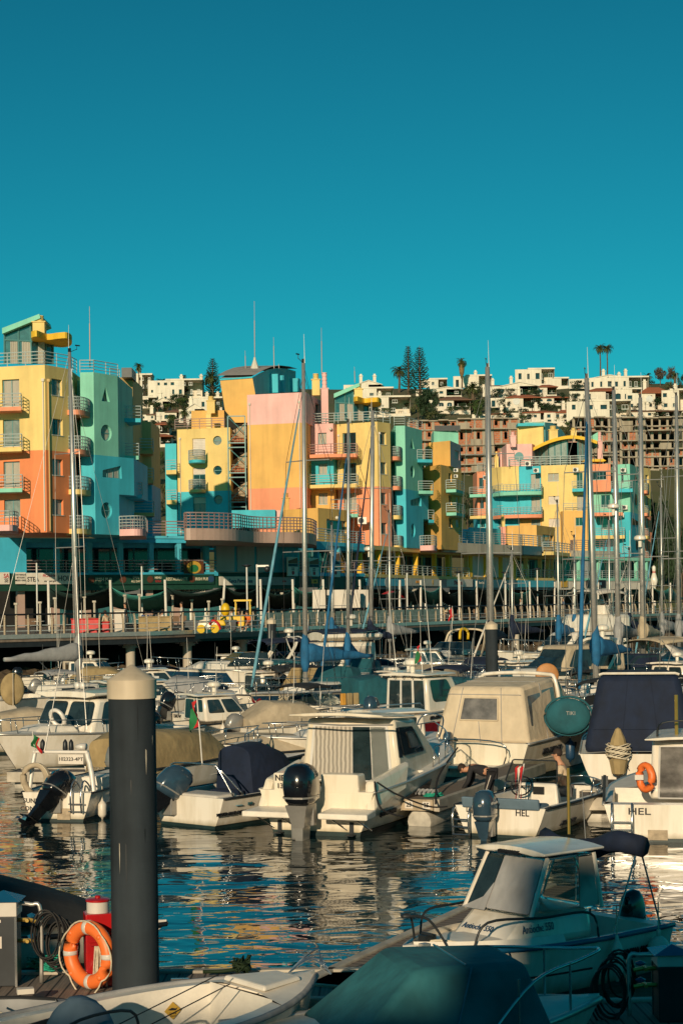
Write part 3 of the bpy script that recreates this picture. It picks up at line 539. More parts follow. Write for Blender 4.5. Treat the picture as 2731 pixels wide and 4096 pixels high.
for x0, x1, y, Y, m in ((2449,2534,1955,228,'cyan'),(2380,2493,2050,229,'salmon'),(2374,2500,2142,229,'yellow'),(2490,2524,2215,228,'cyan')):
    balcony(b3, [(x0,Y),(x1,Y),(x1+1,Y+2)], [(x0,Y+4)], zat(x0,y,Y), .45, m, smooth=False)
col(b3, [(2566,240),(2606,243)], 1868, 2062, 'yellow', [(0,k5b,(1175,262,1208,345),'w1'),(0,k5b,(1180,490,1212,580),'w1')]); col(b3, [(2566,240),(2609,243)], 2062, None, 'salmon', [(0,k5b,(1182,722,1215,810),'w1'),(0,k5b,(1188,960,1212,1050),'w1')], cap=False)
for y, m in ((1962,'salmon'),(2052,'salmon'),(2143,'yellow'),(2234,'yellow')): balcony(b3, [(2572,236),(2594,236),(2600,240)], [(2572,241)], zat(2580,y,236), .4, m)
rY = 233
col(b3, [(2032,rY),(2134,rY),(2146,rY+2)], 1776, 1866, 'pink', back=6)
f = Fac(X2(2032,rY),X2(2134,rY)); u, z = f.uz((2075,1826)); o = MB().lathe([(.55,0),(.6,.06),(.45,.06)], f.pt(u,z,.02), 20, Matrix.Rotation(pi/2,3,'X')).build('window', 'frame', b3); MB().lathe([(.47,0),(.47,.03)], f.pt(u,z,.03), 20, Matrix.Rotation(pi/2,3,'X')).build('pane', 'glassgrey', o)
gl = [X2(x,Y) for x, Y in ((2146,rY+2),(2200,rY),(2275,rY-.5))]; zl = zat(2200,1866,rY)
def wave(x): return 1741+ (abs(x-2288)/145.)**1.8*43
mb = MB(); fr_ = MB()
for (xa, Ya), (xb, Yb) in (((2146,rY+2),(2200,rY)),((2200,rY),(2275,rY-.5)),((2318,rY-.5),(2372,rY+1))):
    A, B = X2(xa,Ya), X2(xb,Yb); mb.poly([(*A,zl),(*B,zl),(*B,zat(xb,wave(xb)+12,Yb)),(*A,zat(xa,wave(xa)+12,Ya))])
    for k in range(4):
        q = A.lerp(B,k/3); x = xa+(xb-xa)*k/3; fr_.tube([(*q,zl),(*q,zat(x,wave(x)+12,Ya))], .09, 4)
    for yy in (1826,): fr_.tube([(*A,zat(xa,yy,Ya)),(*B,zat(xb,yy,Yb))], .09, 4)
mb.build('roof_room_glass', 'glassgrey', b3); fr_.build('mullion', 'frame', b3)
A, B = X2(2275,rY-.5), X2(2318,rY-.5); MB().add([(*A,zl),(*B,zl),(*B,zat(2318,1770,rY)),(*A,zat(2275,1770,rY))], [(0,1,2,3)]).ext([(*A,zl),(*B,zl),(*B,zat(2318,1768,rY)),(*A,zat(2275,1768,rY))], (0,.3,0)).build('wall', 'pink', b3)
xs = list(range(2132,2400,16)); MB().loft([[P(x,wave(x),rY-1.6),P(x,wave(x)+13,rY-1.6),P(x,wave(x)+13,rY+6),P(x,wave(x),rY+6)] for x in xs]).build('wave_roof', 'brightyellow', b3)
MB().ext([P(x,y,rY-2) for x, y in ((2334,1838),(2412,1835),(2424,1842),(2412,1846),(2334,1846))], (0,3,0)).build('roof_brow', 'brightyellow', b3)
MB().ext([P(x,y,rY+2) for x, y in ((2362,1745),(2392,1727),(2394,1760),(2386,1790),(2372,1775))], (0,3,0)).build('sloping_roof', 'green', b3)
col(b3, [(2077,240),(2180,239)], 1694, 1790, 'yellow', back=1); A, B = X2(2180,239), X2(2262,252); f = Fac(A,B)
MB().ext([f.pt(*f.uz(k4(*p))) for p in ((1255,1250),(1250,1015),(1330,1022),(1390,1060),(1440,1110),(1470,1160),(1470,1250))], (-2.8,0,0)).build('tower_side', 'paleteal', b3)
MB().bb(X2(2077,239).x,X2(2180,239).x,238.6,241,zat(2130,1704,239),zat(2130,1693,239)).build('roof_edge', 'cyan', b3)
for x0, x1, a, b_ in ((2048,2070,1728,1778),(2204,2238,1704,1752),(2291,2313,1712,1742)): chimney(b3, x0, x1, a, b_, 231.8, 'pink' if x0 == 2048 else 'yellow')
chimney(b3, 2397, 2416, 1728, 1845, 233, 'pink'); chimney(b3, 1984, 1999, 1808, 1872, 238, 'yellow'); col(b3, [(2007,239),(2031,239)], 1808, 1880, 'pink', back=3)
for x, y in (k4b(1157,215),k5b(443,208),k5b(940,212),k5b(955,600),k5b(918,682),k4b(630,290)): aircon(b3, x, y, 22, 230)
aircon(b3, *k4b(1070,145), 24, 231)
# ======== shop arcades under the flats ========
arc1 = thing('shop_arcade', 'turquoise two storey shop arcade with an upper gallery under the yellow and pink flats', 'shop arcade', (*X2(500,142),2.8), world=True)
arc2 = thing('shop_arcade', 'yellow two storey shop arcade with square yellow columns under the green tower', 'shop arcade', (*X2(1650,185),2.8), world=True)
arc3 = thing('shop_arcade', 'green shop arcade in shade at the far right end of the promenade', 'shop arcade', (*X2(2400,225),2.8), world=True)
def seg(a, b): return Fac(X2(*a), X2(*b))
def quadwall(root, f, x0, x1, z0, z1, d, m, name='wall', t=.25):
    u0, u1 = f.uz((x0,2300))[0], f.uz((x1,2300))[0]
    return MB().ext([f.pt(u0,z0,d),f.pt(u1,z0,d),f.pt(u1,z1,d),f.pt(u0,z1,d)], tuple(Vector((*(f.n*-t),0)))).build(name, m, root)
s1, s2, s3 = seg((-60,133),(870,142)), seg((870,142),(1190,148)), seg((1190,148),(1450,158)); y1, y2, gs = seg((1440,160),(1800,186)), seg((1800,186),(2215,213)), seg((2215,213),(2600,230))
def gallery(root, f, x0, x1, cols, m, colm, glass='glass', rm='railpink', cw=18):
    quadwall(root, f, x0, x1, 9.35, 9.68, .1, m, 'cornice'); quadwall(root, f, x0, x1, 6.7, 7.0, .25, m, 'gallery_floor', 4)
    quadwall(root, f, x0, x1, 7.0, 9.35, -3.2, m, 'back_wall'); o = quadwall(root, f, x0+6, x1-6, 7.15, 9.1, -3.05, glass, 'shop_window', .06)
    fr = MB(); u0, u1 = f.uz((x0,2300))[0], f.uz((x1,2300))[0]; k = max(2, round((u1-u0)/1.9))
    for i in range(k+1): u = u0+(u1-u0)*i/k; fr.tube([f.pt(u,7.1,-2.98),f.pt(u,9.1,-2.98)], .06, 4)
    fr.build('mullion', 'frame', o)
    for x in cols:
        u, _ = f.uz((x,2300)); w_ = cw/FPX*f.pt(u,0).y/2
        MB().ext([f.pt(u-w_,7.0,0),f.pt(u+w_,7.0,0),f.pt(u+w_,9.36,0),f.pt(u-w_,9.36,0)], tuple(Vector((*(f.n*-.45),0)))).build('column', colm, root)
    r_ = MB(); rail(r_, [f.pt(f.uz((x0,2300))[0],0,.05), f.pt(f.uz((x1,2300))[0],0,.05)], 7.0, .95, 4, .03, 1.6); r_.build('gallery_railing', rm, root)
gallery(arc1, s1, 105, 868, (231,361,486,608,718,830), 'blue', 'bluepanel'); quadwall(arc1, s1, -60, 105, 6.9, 9.7, .1, 'blue')
quadwall(arc1, s1, -60, 868, 9.0, 9.69, -.9, 'bluepanel', 'soffit', 2)
quadwall(arc1, s2, 868, 1190, 7.0, 9.7, -.1, 'bluepanel')
for x0, x1 in ((868,938),(951,1018),(1030,1096)): quadwall(arc1, s2, x0, x1, 7.05, 9.2, .02, 'greypanel', 'blank_panel', .1)
gallery(arc1, s3, 1190, 1450, (1192,1275,1360), 'blue', 'bluepanel', 'glassteal', cw=12)
for f, x0, x1 in ((s1,-60,868),(s2,868,1190),(s3,1190,1450)):
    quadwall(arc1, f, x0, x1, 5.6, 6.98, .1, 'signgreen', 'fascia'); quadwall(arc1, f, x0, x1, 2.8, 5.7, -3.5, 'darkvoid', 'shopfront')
# upper terraces
def terrace(root, line, back, z0, z1, m, rm, h=1.0, n=5):
    ln = arc([X2(*p) for p in line], 5); MB().prism([tuple(p) for p in ln]+[tuple(X2(*p)) for p in back], z0, z1).build('terrace', m, root)
    r_ = MB(); rail(r_, [p+Vector((0,.12)) for p in ln], z1, h, n, .035, 2.2); r_.build('terrace_railing', rm, root)
zt0, zt1 = zat(745,2160,128), zat(745,2113,128)
terrace(arc1, [(745,130),(748,128),(860,129),(945,131),(990,134),(1040,136),(1120,137),(1190,138),(1245,140),(1268,145)], [(1268,152),(745,146)], zt0, zt1, 'stonecladding', 'railpink', 1.15)
MB().prism([tuple(X2(*p)) for p in ((545,138.5),(748,140.5),(748,150),(545,150))], 9.69, 9.9).build('roof_slab', 'bluepanel', arc1); r_ = MB(); rail(r_, [X2(590,138.6),X2(742,140.2)], 9.9, 1.15, 5, .035, 1.6); r_.build('terrace_railing', 'railpink', arc1); r_ = MB(); rail(r_, [X2(474,132),X2(592,134)], 9.9, 1., 5, .03, 1.6); r_.build('terrace_railing', 'railpink', arc1)
col(arc1, [(930,152),(1104,152)], 2041, 2112, 'cyan', back=2); col(arc1, [(1106,152.5),(1132,152.5)], 2041, 2080, 'pink', back=2)
MB().prism([tuple(X2(*p)) for p in ((1268,150),(1395,157),(1460,160),(1460,166),(1268,160))], 9.0, 9.7).build('terrace', 'bluepanel', arc1); r_ = MB(); rail(r_, [X2(1272,150.3),X2(1395,157.3),X2(1460,160.3)], 9.7, 1.1, 5, .035, 1.8); r_.build('terrace_railing', 'rail', arc1)
gallery(arc2, y1, 1450, 1800, (1448,1523,1599,1672,1745,1798), 'yellow', 'brightyellow', 'glass', 'rail', 14)
gallery(arc2, y2, 1800, 1875, (1806,1872), 'yellow', 'yellow', 'glass', 'rail', 10)
quadwall(arc2, y2, 1875, 2062, 7.0, 9.7, -.2, 'offwhite')
for x in (1885,1945,2005,2058): quadwall(arc2, y2, x-5, x+5, 7.0, 9.6, 0, 'brightyellow', 'column')
gallery(arc2, y2, 2062, 2215, (2066,2110,2166,2196,2213), 'yellow', 'yellow', 'glass', 'rail', 9)
for f, x0, x1 in ((y1,1440,1800),(y2,1800,2215)):
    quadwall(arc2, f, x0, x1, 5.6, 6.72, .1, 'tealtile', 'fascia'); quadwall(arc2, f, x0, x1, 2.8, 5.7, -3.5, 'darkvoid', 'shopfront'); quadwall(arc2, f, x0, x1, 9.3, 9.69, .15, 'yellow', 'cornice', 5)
terrace(arc2, [(1772,184),(1774,181),(1900,187),(2076,196),(2080,197)], [(2080,215),(1772,196)], zat(1772,2208,181), zat(1772,2168,181), 'concrete', 'rail', 1.2)
MB().prism([tuple(X2(*p)) for p in ((2080,197),(2168,203),(2168,216),(2080,215))], zat(2080,2218,198), zat(2080,2182,198)).build('terrace', 'tealtile', arc2)
MB().prism([tuple(X2(*p)) for p in ((2174,203),(2215,203.5),(2280,212),(2280,222),(2174,218))], zat(2174,2220,203), zat(2174,2206,203)).build('terrace', 'yellow', arc2); r_ = MB(); rail(r_, [X2(2080,197.4),X2(2168,203.4)], zat(2080,2182,198), 1.2, 5, .04); rail(r_, [X2(2172,203.3),X2(2215,203.8),X2(2280,212.4)], zat(2174,2206,203), 1.1, 4, .04, 1.6); r_.build('terrace_railing', 'rail', arc2)
col(arc2, [(1772,200),(1880,204)], 2113, 2175, 'blue', back=2); col(arc2, [(1880,204),(2004,210)], 2109, 2180, 'cyan', back=2); col(arc2, [(2004,210.3),(2032,211)], 2107, 2180, 'pink', back=2)
col(arc2, [(2030,209),(2148,208),(2221,216)], 2103, 2206, 'orange', [(1,k4b,(1226,888,1342,1010),'w3')], back=5); chimney(arc2, 2006, 2022, 2060, 2110, 214, 'yellow')
gallery(arc3, gs, 2232, 2596, (2262,2320,2400,2480,2550,2590), 'green', 'green', 'glassteal', 'rail', 9)
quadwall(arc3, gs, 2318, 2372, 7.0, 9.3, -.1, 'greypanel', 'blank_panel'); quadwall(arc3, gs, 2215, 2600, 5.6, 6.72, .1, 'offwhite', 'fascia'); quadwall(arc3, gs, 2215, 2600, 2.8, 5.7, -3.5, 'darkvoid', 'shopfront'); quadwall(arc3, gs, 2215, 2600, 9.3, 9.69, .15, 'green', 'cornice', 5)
terrace(arc3, [(2290,222),(2292,219),(2400,222),(2462,225),(2464,227)], [(2464,236),(2290,232)], zat(2290,2228,219), zat(2290,2202,219), 'concrete', 'railpink', 1.3)
for i, x in enumerate((95,235,361,486,611,720)):
    u, _ = s1.uz((x,2400)); MB().ext([s1.pt(u-.28,2.8,-.6),s1.pt(u+.28,2.8,-.6),s1.pt(u+.28,5.6,-.6),s1.pt(u-.28,5.6,-.6)], tuple(Vector((*(s1.n*-.5),0)))).build('column', 'stonecladding', arc1)  # pink columns darkened: shade of the sails put into the colour
# ---- lettering helper: one mesh per sign, the right way round for the viewer ----
def text(s, size, m, name, parent, M, ext=.01, sx=1., align='CENTER', bold=0):
    cu = bpy.data.curves.new('t', 'FONT'); cu.body = s; cu.size = size; cu.extrude = ext; cu.align_x = align; cu.align_y = 'CENTER'; cu.offset = bold*size; cu.resolution_u = 2
    t = bpy.data.objects.new('t', cu); C.objects.link(t); dg = bpy.context.evaluated_depsgraph_get(); me = bpy.data.meshes.new_from_object(t.evaluated_get(dg)); bpy.data.objects.remove(t)
    off = OFF.get(parent.name) if parent else None
    me.transform(M @ Matrix.Diagonal((sx,1,1,1)))
    if off: me.transform(Matrix.Translation(-off))
    me.materials.clear(); me.materials.append(MT(m)); o = bpy.data.objects.new(name, me); C.objects.link(o); o.parent = parent; return o
def frame_of(f, u, z, d): # text frame on a facade
    x = Vector((*f.d,0)); n = Vector((*f.n,0)); m = Matrix((x, (0,0,1), n)).transposed().to_4x4(); m.translation = f.pt(u,z,d); return m
def sign(f, K, r, m, label, texts=(), d=.3, name='shop_sign', t=.1, zfix=None):
    u0, z0, u1, z1 = f.rect(K, r); k = (f.A+f.d*u0)
    rt = thing(name, label, 'sign', f.pt((u0+u1)/2,z0,d), world=True)
    MB().ext([f.pt(u0,z0,d),f.pt(u1,z0,d),f.pt(u1,z1,d),f.pt(u0,z1,d)], tuple(Vector((*(f.n*-t),0)))).build('panel', m, rt)
    for s, fu, fz, sz, mm in texts:
        text(s, (z1-z0)*sz, mm, 'lettering', rt, frame_of(f, u0+(u1-u0)*fu, z0+(z1-z0)*fz, d+.005), .012, .82, bold=.015)
    return rt, (u0,z0,u1,z1)
sign(s1, k6, (-40,985,75,1092), 'signwhite', 'white shop sign reading SA HOUSE cut off by the left edge', [('SA',.75,.68,.5,'inkred'),('SE',.75,.3,.45,'ink')])
sign(s1, k6, (127,985,218,1090), 'signwhite', 'small cream menu board with lines of dark text beside the STEAK sign', [('NATURADA',.5,.78,.2,'ink'),('BITOQUE',.5,.54,.2,'ink'),('MIXED GRILL',.5,.3,.2,'ink')], .35)
sign(s1, k6, (222,990,664,1092), 'signwhite', 'white STEAK HOUSE sign with red lettering in its middle', [('STEA',.14,.42,.58,'ink'),('PICANHA',.47,.74,.34,'inkred'),('HOUSE',.84,.5,.66,'ink'),('steaks and grill',.48,.28,.22,'ink')])
rt, q = sign(s1, k6, (700,1005,1905,1092), 'signgreen', 'long dark green pub fascia with cream lettering and round emblems', [('IRISH PUB',.175,.5,.5,'inkcream'),('OPEN',.41,.66,.32,'inkcream'),('ALL DAY',.41,.3,.32,'inkcream'),('RESTAURANTE',.715,.5,.44,'inkcream'),('IRISH PUB',.905,.5,.42,'inkcream'),('MENU',.575,.66,.32,'inkcream'),('GOLF',.575,.3,.32,'inkred')])
for fu in (.085,.315,.515,.83,.975):
    u = q[0]+(q[2]-q[0])*fu; z = (q[1]+q[3])/2; M_ = frame_of(s1,u,z,.305).to_3x3(); MB().lathe([(.27,0),(.27,.03),(.2,.03),(.2,.05),(.1,.05)], s1.pt(u,z,.305), 18, M_).build('emblem', 'signbrown' if fu < .9 else 'inkblue', rt)
sign(s2, k2b, (600,1135,945,1212), 'signwhite', 'white restaurant sign with dark blue lettering under the blank grey panels', [('Tasca Portuguesa',.54,.48,.62,'inkblue')], .35)
rt, q = sign(s2, k2b, (950,1140,1280,1212), 'canvasgrey', 'pale grey sign with a faint red word right of the white restaurant sign', [('vinho',.7,.5,.4,'inkred'),('J',.3,.5,.6,'ink')], .3)
rt, q = sign(s1, k2b, (290,998,466,1108), 'signbrown', 'brown banner with a round yellow emblem on the gallery railing', [('THE GREEN',.5,.88,.14,'inkcream'),('PUB  FOOD',.5,.1,.13,'inkcream')], .35, 'banner')
u, z = (q[0]+q[2])/2, (q[1]+q[3])/2; M_ = frame_of(s1,u,z,.36).to_3x3() @ Matrix.Diagonal((1.25,1,1)); MB().lathe([(.50,0),(.50,.02),(.44,.02),(.44,.035),(.01,.035)], s1.pt(u,z,.36), 24, M_).build('emblem', 'inkgold', rt)
MB().lathe([(.30,0),(.30,.05),(.01,.05)], s1.pt(u,z-.08,.36), 24, M_).build('emblem', 'flaggreen', rt)
def poster(f, K, r, label):
    rt, q = sign(f, K, r, 'signwhite', label, [('Check in &',.5,.42,.075,'ink'),('reservation',.5,.34,.075,'ink')], .3, 'poster')
    u = (q[0]+q[2])/2; z = q[1]+(q[3]-q[1])*.17; MB().lathe([(.17,0),(.17,.02),(.09,.02),(.09,.01)], f.pt(u,z,.31), 16, frame_of(f,u,z,.31).to_3x3()).build('emblem', 'inkred', rt)
    h = q[3]-q[1]; MB().ext([f.pt(q[0]+.05,q[1]+h*.5,.31),f.pt(q[2]-.05,q[1]+h*.5,.31),f.pt(q[2]-.05,q[1]+h*.64,.31),f.pt(q[0]+.05,q[1]+h*.64,.31)], tuple(Vector((*(f.n*.012),0)))).build('picture', 'canvasteal', rt)
    MB().ext([f.pt(q[0]+.05,q[1]+h*.66,.31),f.pt(q[2]-.05,q[1]+h*.66,.31),f.pt(q[2]-.05,q[1]+h*.97,.31),f.pt(q[0]+.05,q[1]+h*.8,.31)], tuple(Vector((*(f.n*.012),0)))).build('picture', 'clothbrown', rt)
poster(s3, k2b, (1207,960,1297,1130), 'white check-in poster, shortest and leftmost of the three on the gallery front'); poster(s3, k2b, (1398,968,1486,1134), 'white check-in poster just right of the tall mast'); poster(s3, k3b, (290,805,388,1068), 'tallest white check-in poster with a price column')
sign(s3, k3b, (64,1093,122,1136), 'signorange', 'small orange ATM sign on a bracket', [('ATM',.5,.5,.6,'ink')], .6, 'atm_sign')
rt, q = sign(y1, k3b, (660,1085,1060,1160), 'bluepanel', 'turquoise shop sign with a black centre and pale oval emblem', [('CLIPPER',.53,.5,.4,'ink')], .3)
u, z = q[0]+(q[2]-q[0])*.53, (q[1]+q[3])/2; MB().lathe([(.5,0),(.5,.02),(.01,.02)], y1.pt(u,z,.3), 20, frame_of(y1,u,z,.3).to_3x3() @ Matrix.Diagonal((1.3,1,1))).build('emblem', 'greypanel', rt)
sign(y1, k3b, (1070,1085,1425,1160), 'offwhite', 'cream shop sign with orange lettering and a yellow plant', [('LEMON GRASS',.38,.5,.48,'signorange'),('\\|/',.8,.5,.9,'inkgold')], .3)
sign(y2, k4b, (125,1350,470,1430), 'signwhite', 'white shop sign with big red script between dark panels', [("S'Moments",.55,.5,.75,'inkred')], .3)
sign(y2, k4b, (500,1358,940,1440), 'tealtile', 'dark teal shop sign with white words beneath the beige arcade panels', [('Sweet Time',.14,.6,.42,'signwhite'),('cafe',.8,.5,.4,'signwhite')], .3)
sign(y2, k4b, (945,1365,1318,1435), 'bluepanel', 'plain turquoise fascia board without lettering beneath the yellow columns', (), .3)
sign(gs, k4b, (1405,1368,1470,1436), 'inkgold', 'plain yellow square board at the corner of the green arcade', (), .3)
rt, q = sign(gs, k5b, (540,1360,740,1440), 'ink', 'dark shop sign with a yellow bottle and blue panel', [('BAR',.7,.5,.5,'canvaslightblue')], .3)
# ---- promenade, edge, posts ----
EDGE = [(-420,93),(-90,95.5),(600,102),(1060,112),(1700,132),(2900,195)]
def edgeY(x):
    for (a, A), (b, B) in zip(EDGE, EDGE[1:]):
        if a <= x <= b:
            t = (x-a)/(b-a); pa, pb = X2(a,A), X2(b,B); k = ray(x,2300)[0]  # point on the straight edge seen at x
            d = pb-pa; t = (k*pa.y-pa.x)/(d.x-k*d.y); return pa.y+t*d.y
    return EDGE[-1][1]
DZ = 2.8
ed = [X2(*p) for p in EDGE]
MB().prism([tuple(p) for p in ed]+[(120,262),(-60,262)], 2.45, DZ).build('promenade', 'promenadefloor', kind='structure')
MB().loft([[(p.x,p.y-.12,2.62),(p.x,p.y-.12,2.86),(p.x,p.y+.2,2.86),(p.x,p.y+.2,2.62)] for p in ed]).build('promenade_kerb', 'alu', kind='structure')
MB().loft([[(p.x,p.y+.1,2.15),(p.x,p.y+.1,2.6),(p.x,p.y+.5,2.6),(p.x,p.y+.5,2.15)] for p in ed]).build('promenade_beam', 'darkmetal', kind='structure')
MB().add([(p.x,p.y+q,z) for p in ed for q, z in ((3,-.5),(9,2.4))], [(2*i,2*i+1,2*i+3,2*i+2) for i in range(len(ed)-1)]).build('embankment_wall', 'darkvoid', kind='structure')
rk = MB(); rr = random.Random(3)
for i in range(420):
    x = rr.uniform(-60,2700); Y = edgeY(x)+rr.uniform(1.2,4.5); p = X2(x,Y); s_ = rr.uniform(.25,.7)
    rk.ball((p.x,p.y,.1+(Y-edgeY(x)-1.2)*.12), (s_,s_*.8,s_*.7), 7, 5, lambda d: 1+.25*math.sin(d.x*5+i)+.2*math.cos(d.y*7+i*2))
rk.build('embankment_rocks', 'rock', kind='stuff')
for i, x in enumerate((265,518,745,966,1230,1480,1790,2060)):
    p = X2(x, edgeY(x)+1.6); rt = thing('promenade_pier', 'round grey concrete pier carrying the promenade over the water', 'pier', (p.x,p.y,0), group='piers under the promenade')
    MB().lathe([(.28,-1),(.28,1.9),(.48,1.9),(.48,2.2)], n=14).build('shaft', 'concrete', rt, 'a'); MB().bb(-.7,.7,-.25,.25,2.0,2.16).build('bearing', 'darkmetal', rt)
# railing: curved flat posts, dark handrail, steel rails, glass in the middle stretch
rl = thing('promenade_railing', 'long promenade railing of curved pale posts under a dark handrail', 'railing', (*X2(1300,116),DZ), world=True)
proto = None; x = -80.
top = []; mids = [[],[]]
pm = MB()
while x < 2800:
    Y = edgeY(x)+.1; top.append((*(X2(x,Y)+Vector((0,.28))),DZ+1.16))
    for k, (hh, o) in enumerate(((.55,.06),(.25,.0))): mids[k].append((*(X2(x,Y)+Vector((0,o))),DZ+hh))
    q = X2(x,Y)
    if proto is None:
        m = MB(); m.loft([[(-.045,a-.06,z),(.045,a-.06,z),(.045,a+.06,z),(-.045,a+.06,z)] for a, z in ((0,0),(0,.45),(.05,.8),(.16,1.0),(.28,1.14))]); proto = m.build('post', 'woodpost', rl, raw=True); o = proto
    else: o = proto.copy(); C.objects.link(o)
    o.location = Vector((q.x,q.y,DZ))-OFF[rl.name]; o.rotation_euler.z = rnd.uniform(-.1,.5) if x < 1000 else .35
    x += 47.5 if x < 1060 else (34 if x < 2000 else 24)
m = MB(); m.tube(top, .055, 5); m.build('handrail', 'black', rl); m = MB()
for l in mids: m.tube(l, .022, 4)
m.build('rail_wire', 'rail', rl)
for x0 in range(1060,1760,70):
    a, b = X2(x0,edgeY(x0)+.14), X2(x0+66,edgeY(x0+66)+.14); MB().ext([(*a,DZ+.12),(*b,DZ+.12),(*b,DZ+1.0),(*a,DZ+1.0)], (0,.02,0)).build('glass_panel', 'glassgrey', rl)
# viewing platform in front of the toys
p0_, p1_ = X2(790,edgeY(790)), X2(1052,edgeY(1052)); MB().hexa([(p0_.x,p0_.y-2.4,2.35),(p1_.x,p1_.y-2.,2.35),(p1_.x,p1_.y,2.35),(p0_.x,p0_.y,2.35)], [(p0_.x,p0_.y-2.4,2.66),(p1_.x,p1_.y-2.,2.66),(p1_.x,p1_.y,2.66),(p0_.x,p0_.y,2.66)]).build('viewing_platform', 'darkmetal', kind='structure')
pts = [p0_+Vector((0,-2.3)),p1_+Vector((0,-1.9))]; m = MB(); rail(m, pts, 2.66, 1.0, 3, .025, 1.2); o = m.build('platform_railing', 'rail', label='thin steel railing of the small viewing platform with the yellow toys', cat='railing')
# white awning posts
posts = [(194,112),(444,113.5),(663,115),(884,117),(1043,119),(1172,121.5),(1292,124),(1440,128),(1595,133),(1680,136),(1762,139),(1837,143),(1905,146),(2020,152),(2118,157),(2215,162),(2290,166),(2330,168),(2390,172),(2500,178),(2555,182),(2608,185),(2680,190)]
pw = None; topsP = []
for i, (x, Y) in enumerate(posts):
    q = X2(x,Y); lean = .25 if x == 884 else rnd.uniform(-.05,.08); topsP.append(Vector((q.x+lean,q.y-.1,6.0)))
    m = MB().tube([(0,0,0),(lean,-.1,3.25)], .085, 8); o = m.build('awning_post', 'whitepost', None, 'a', 'white awning post standing along the promenade edge', 'post', 'white posts carrying the awnings'); o.location = (q.x,q.y,DZ)
# dark shade sails between the posts and the shop fronts
for i, ((x, Y), t) in enumerate(zip(posts[:-1], topsP[:-1])):
    t2_ = topsP[i+1]; bk = [Vector((t.x*1.13,t.y+15,4.75)), Vector((t2_.x*1.13,t2_.y+15,4.75))]; g = 7; mb = MB(); rows = []
    for a in range(g+1):
        row = []
        for c_ in range(g+1):
            u, v = a/g, c_/g; p = (t.lerp(t2_,u)).lerp(bk[0].lerp(bk[1],u), v); sag = .25+.5*(4*u*(1-u))*(1-.5*v)+.35*4*v*(1-v); p.z -= sag+.12+(.3 if (i % 3 == 1) else 0)*u; row.append(p)
        rows.append(row)
    mb.loft(rows, False, False, False); o = mb.build('shade_sail', 'shadesail' if i % 4 != 1 else 'shadeteal', None, 'a', 'dark green shade sail sagging between white posts and the shop fronts' if i % 4 != 1 else 'teal edged shade sail stretched between white posts', 'awning', 'shade sails over the promenade' if i % 4 != 1 else 'teal shade sails over the promenade')
    d = o.modifiers.new('t','SOLIDIFY'); d.thickness = .03

for i in range(30):  # added second row of thin posts filling in pale verticals, no lamps
    x = 40+i*88+rnd.uniform(-34,34); Y = edgeY(x)+rnd.uniform(6,15); q = X2(x,Y); hh = rnd.uniform(1.7,2.3)
    m = MB().tube([(0,0,0),(0,0,hh)], .07, 6).box((0,0,hh+.06), (.22,.22,.12)); o = m.build('inner_post', 'pontoonside', None, False, 'short pale post with a box top standing under the shade sails', 'post', 'short lamp posts under the shade sails'); o.location = (q.x,q.y,DZ)

for root, f, us in ((b1,fS,(.3,)),(b1,fL,(4.2,)),(b2,fP,(.25,5.2)),(b2,fW,(.3,)),(b2,fv,(.2,)),(b2,fv2,(.25,))):
    for u in us: MB().tube([f.pt(u,ZB+.1,.06),f.pt(u,ZT-1.2 if f is not fP else zp-1,.06)],.05,6).box(f.pt(u,ZT-1.1 if f is not fP else zp-.9,.08),(.2,.16,.2)).build('drainpipe','offwhite' if f is not fS else 'tan',root)
# ======== the hill behind, with its houses and trees ========
HP = [(236,2.4),(252,9),(275,18),(300,26),(330,34),(380,46),(430,57),(440,58.8),(447,57.5),(480,50),(620,30)]
def hillz(Y, x=0):
    for (a, A), (b, B) in zip(HP, HP[1:]):
        if a <= Y <= b: return A+(B-A)*(Y-a)/(b-a)
    return HP[0][1] if Y < 236 else HP[-1][1]
def hit(px, py):
    a, b = ray(px, py); Y = 240.
    while Y < 446 and H+b*Y > hillz(Y): Y += .5
    return Y
def hill():
    xs = [-150+i*10 for i in range(31)]; ys = [232+i*7 for i in range(56)]; r = random.Random(2)
    rows = [[(x, y, hillz(y)-.6+r.uniform(-.5,.5)-max(0,abs(x)-90)*.05) for x in xs] for y in ys]
    MB().loft(rows, False, False, False).build('hillside', 'hillgreen', None, True, kind='structure')
    MB().poly([(-220,215,2.3),(220,215,2.3),(220,262,2.3),(-220,262,2.3)]).build('ground', 'hillgreen', kind='structure')
    MB().poly([(-3000,300,-1),(3000,300,-1),(3000,4000,-1),(-3000,4000,-1)]).build('far_ground', 'hillgreen', kind='structure')
hill()
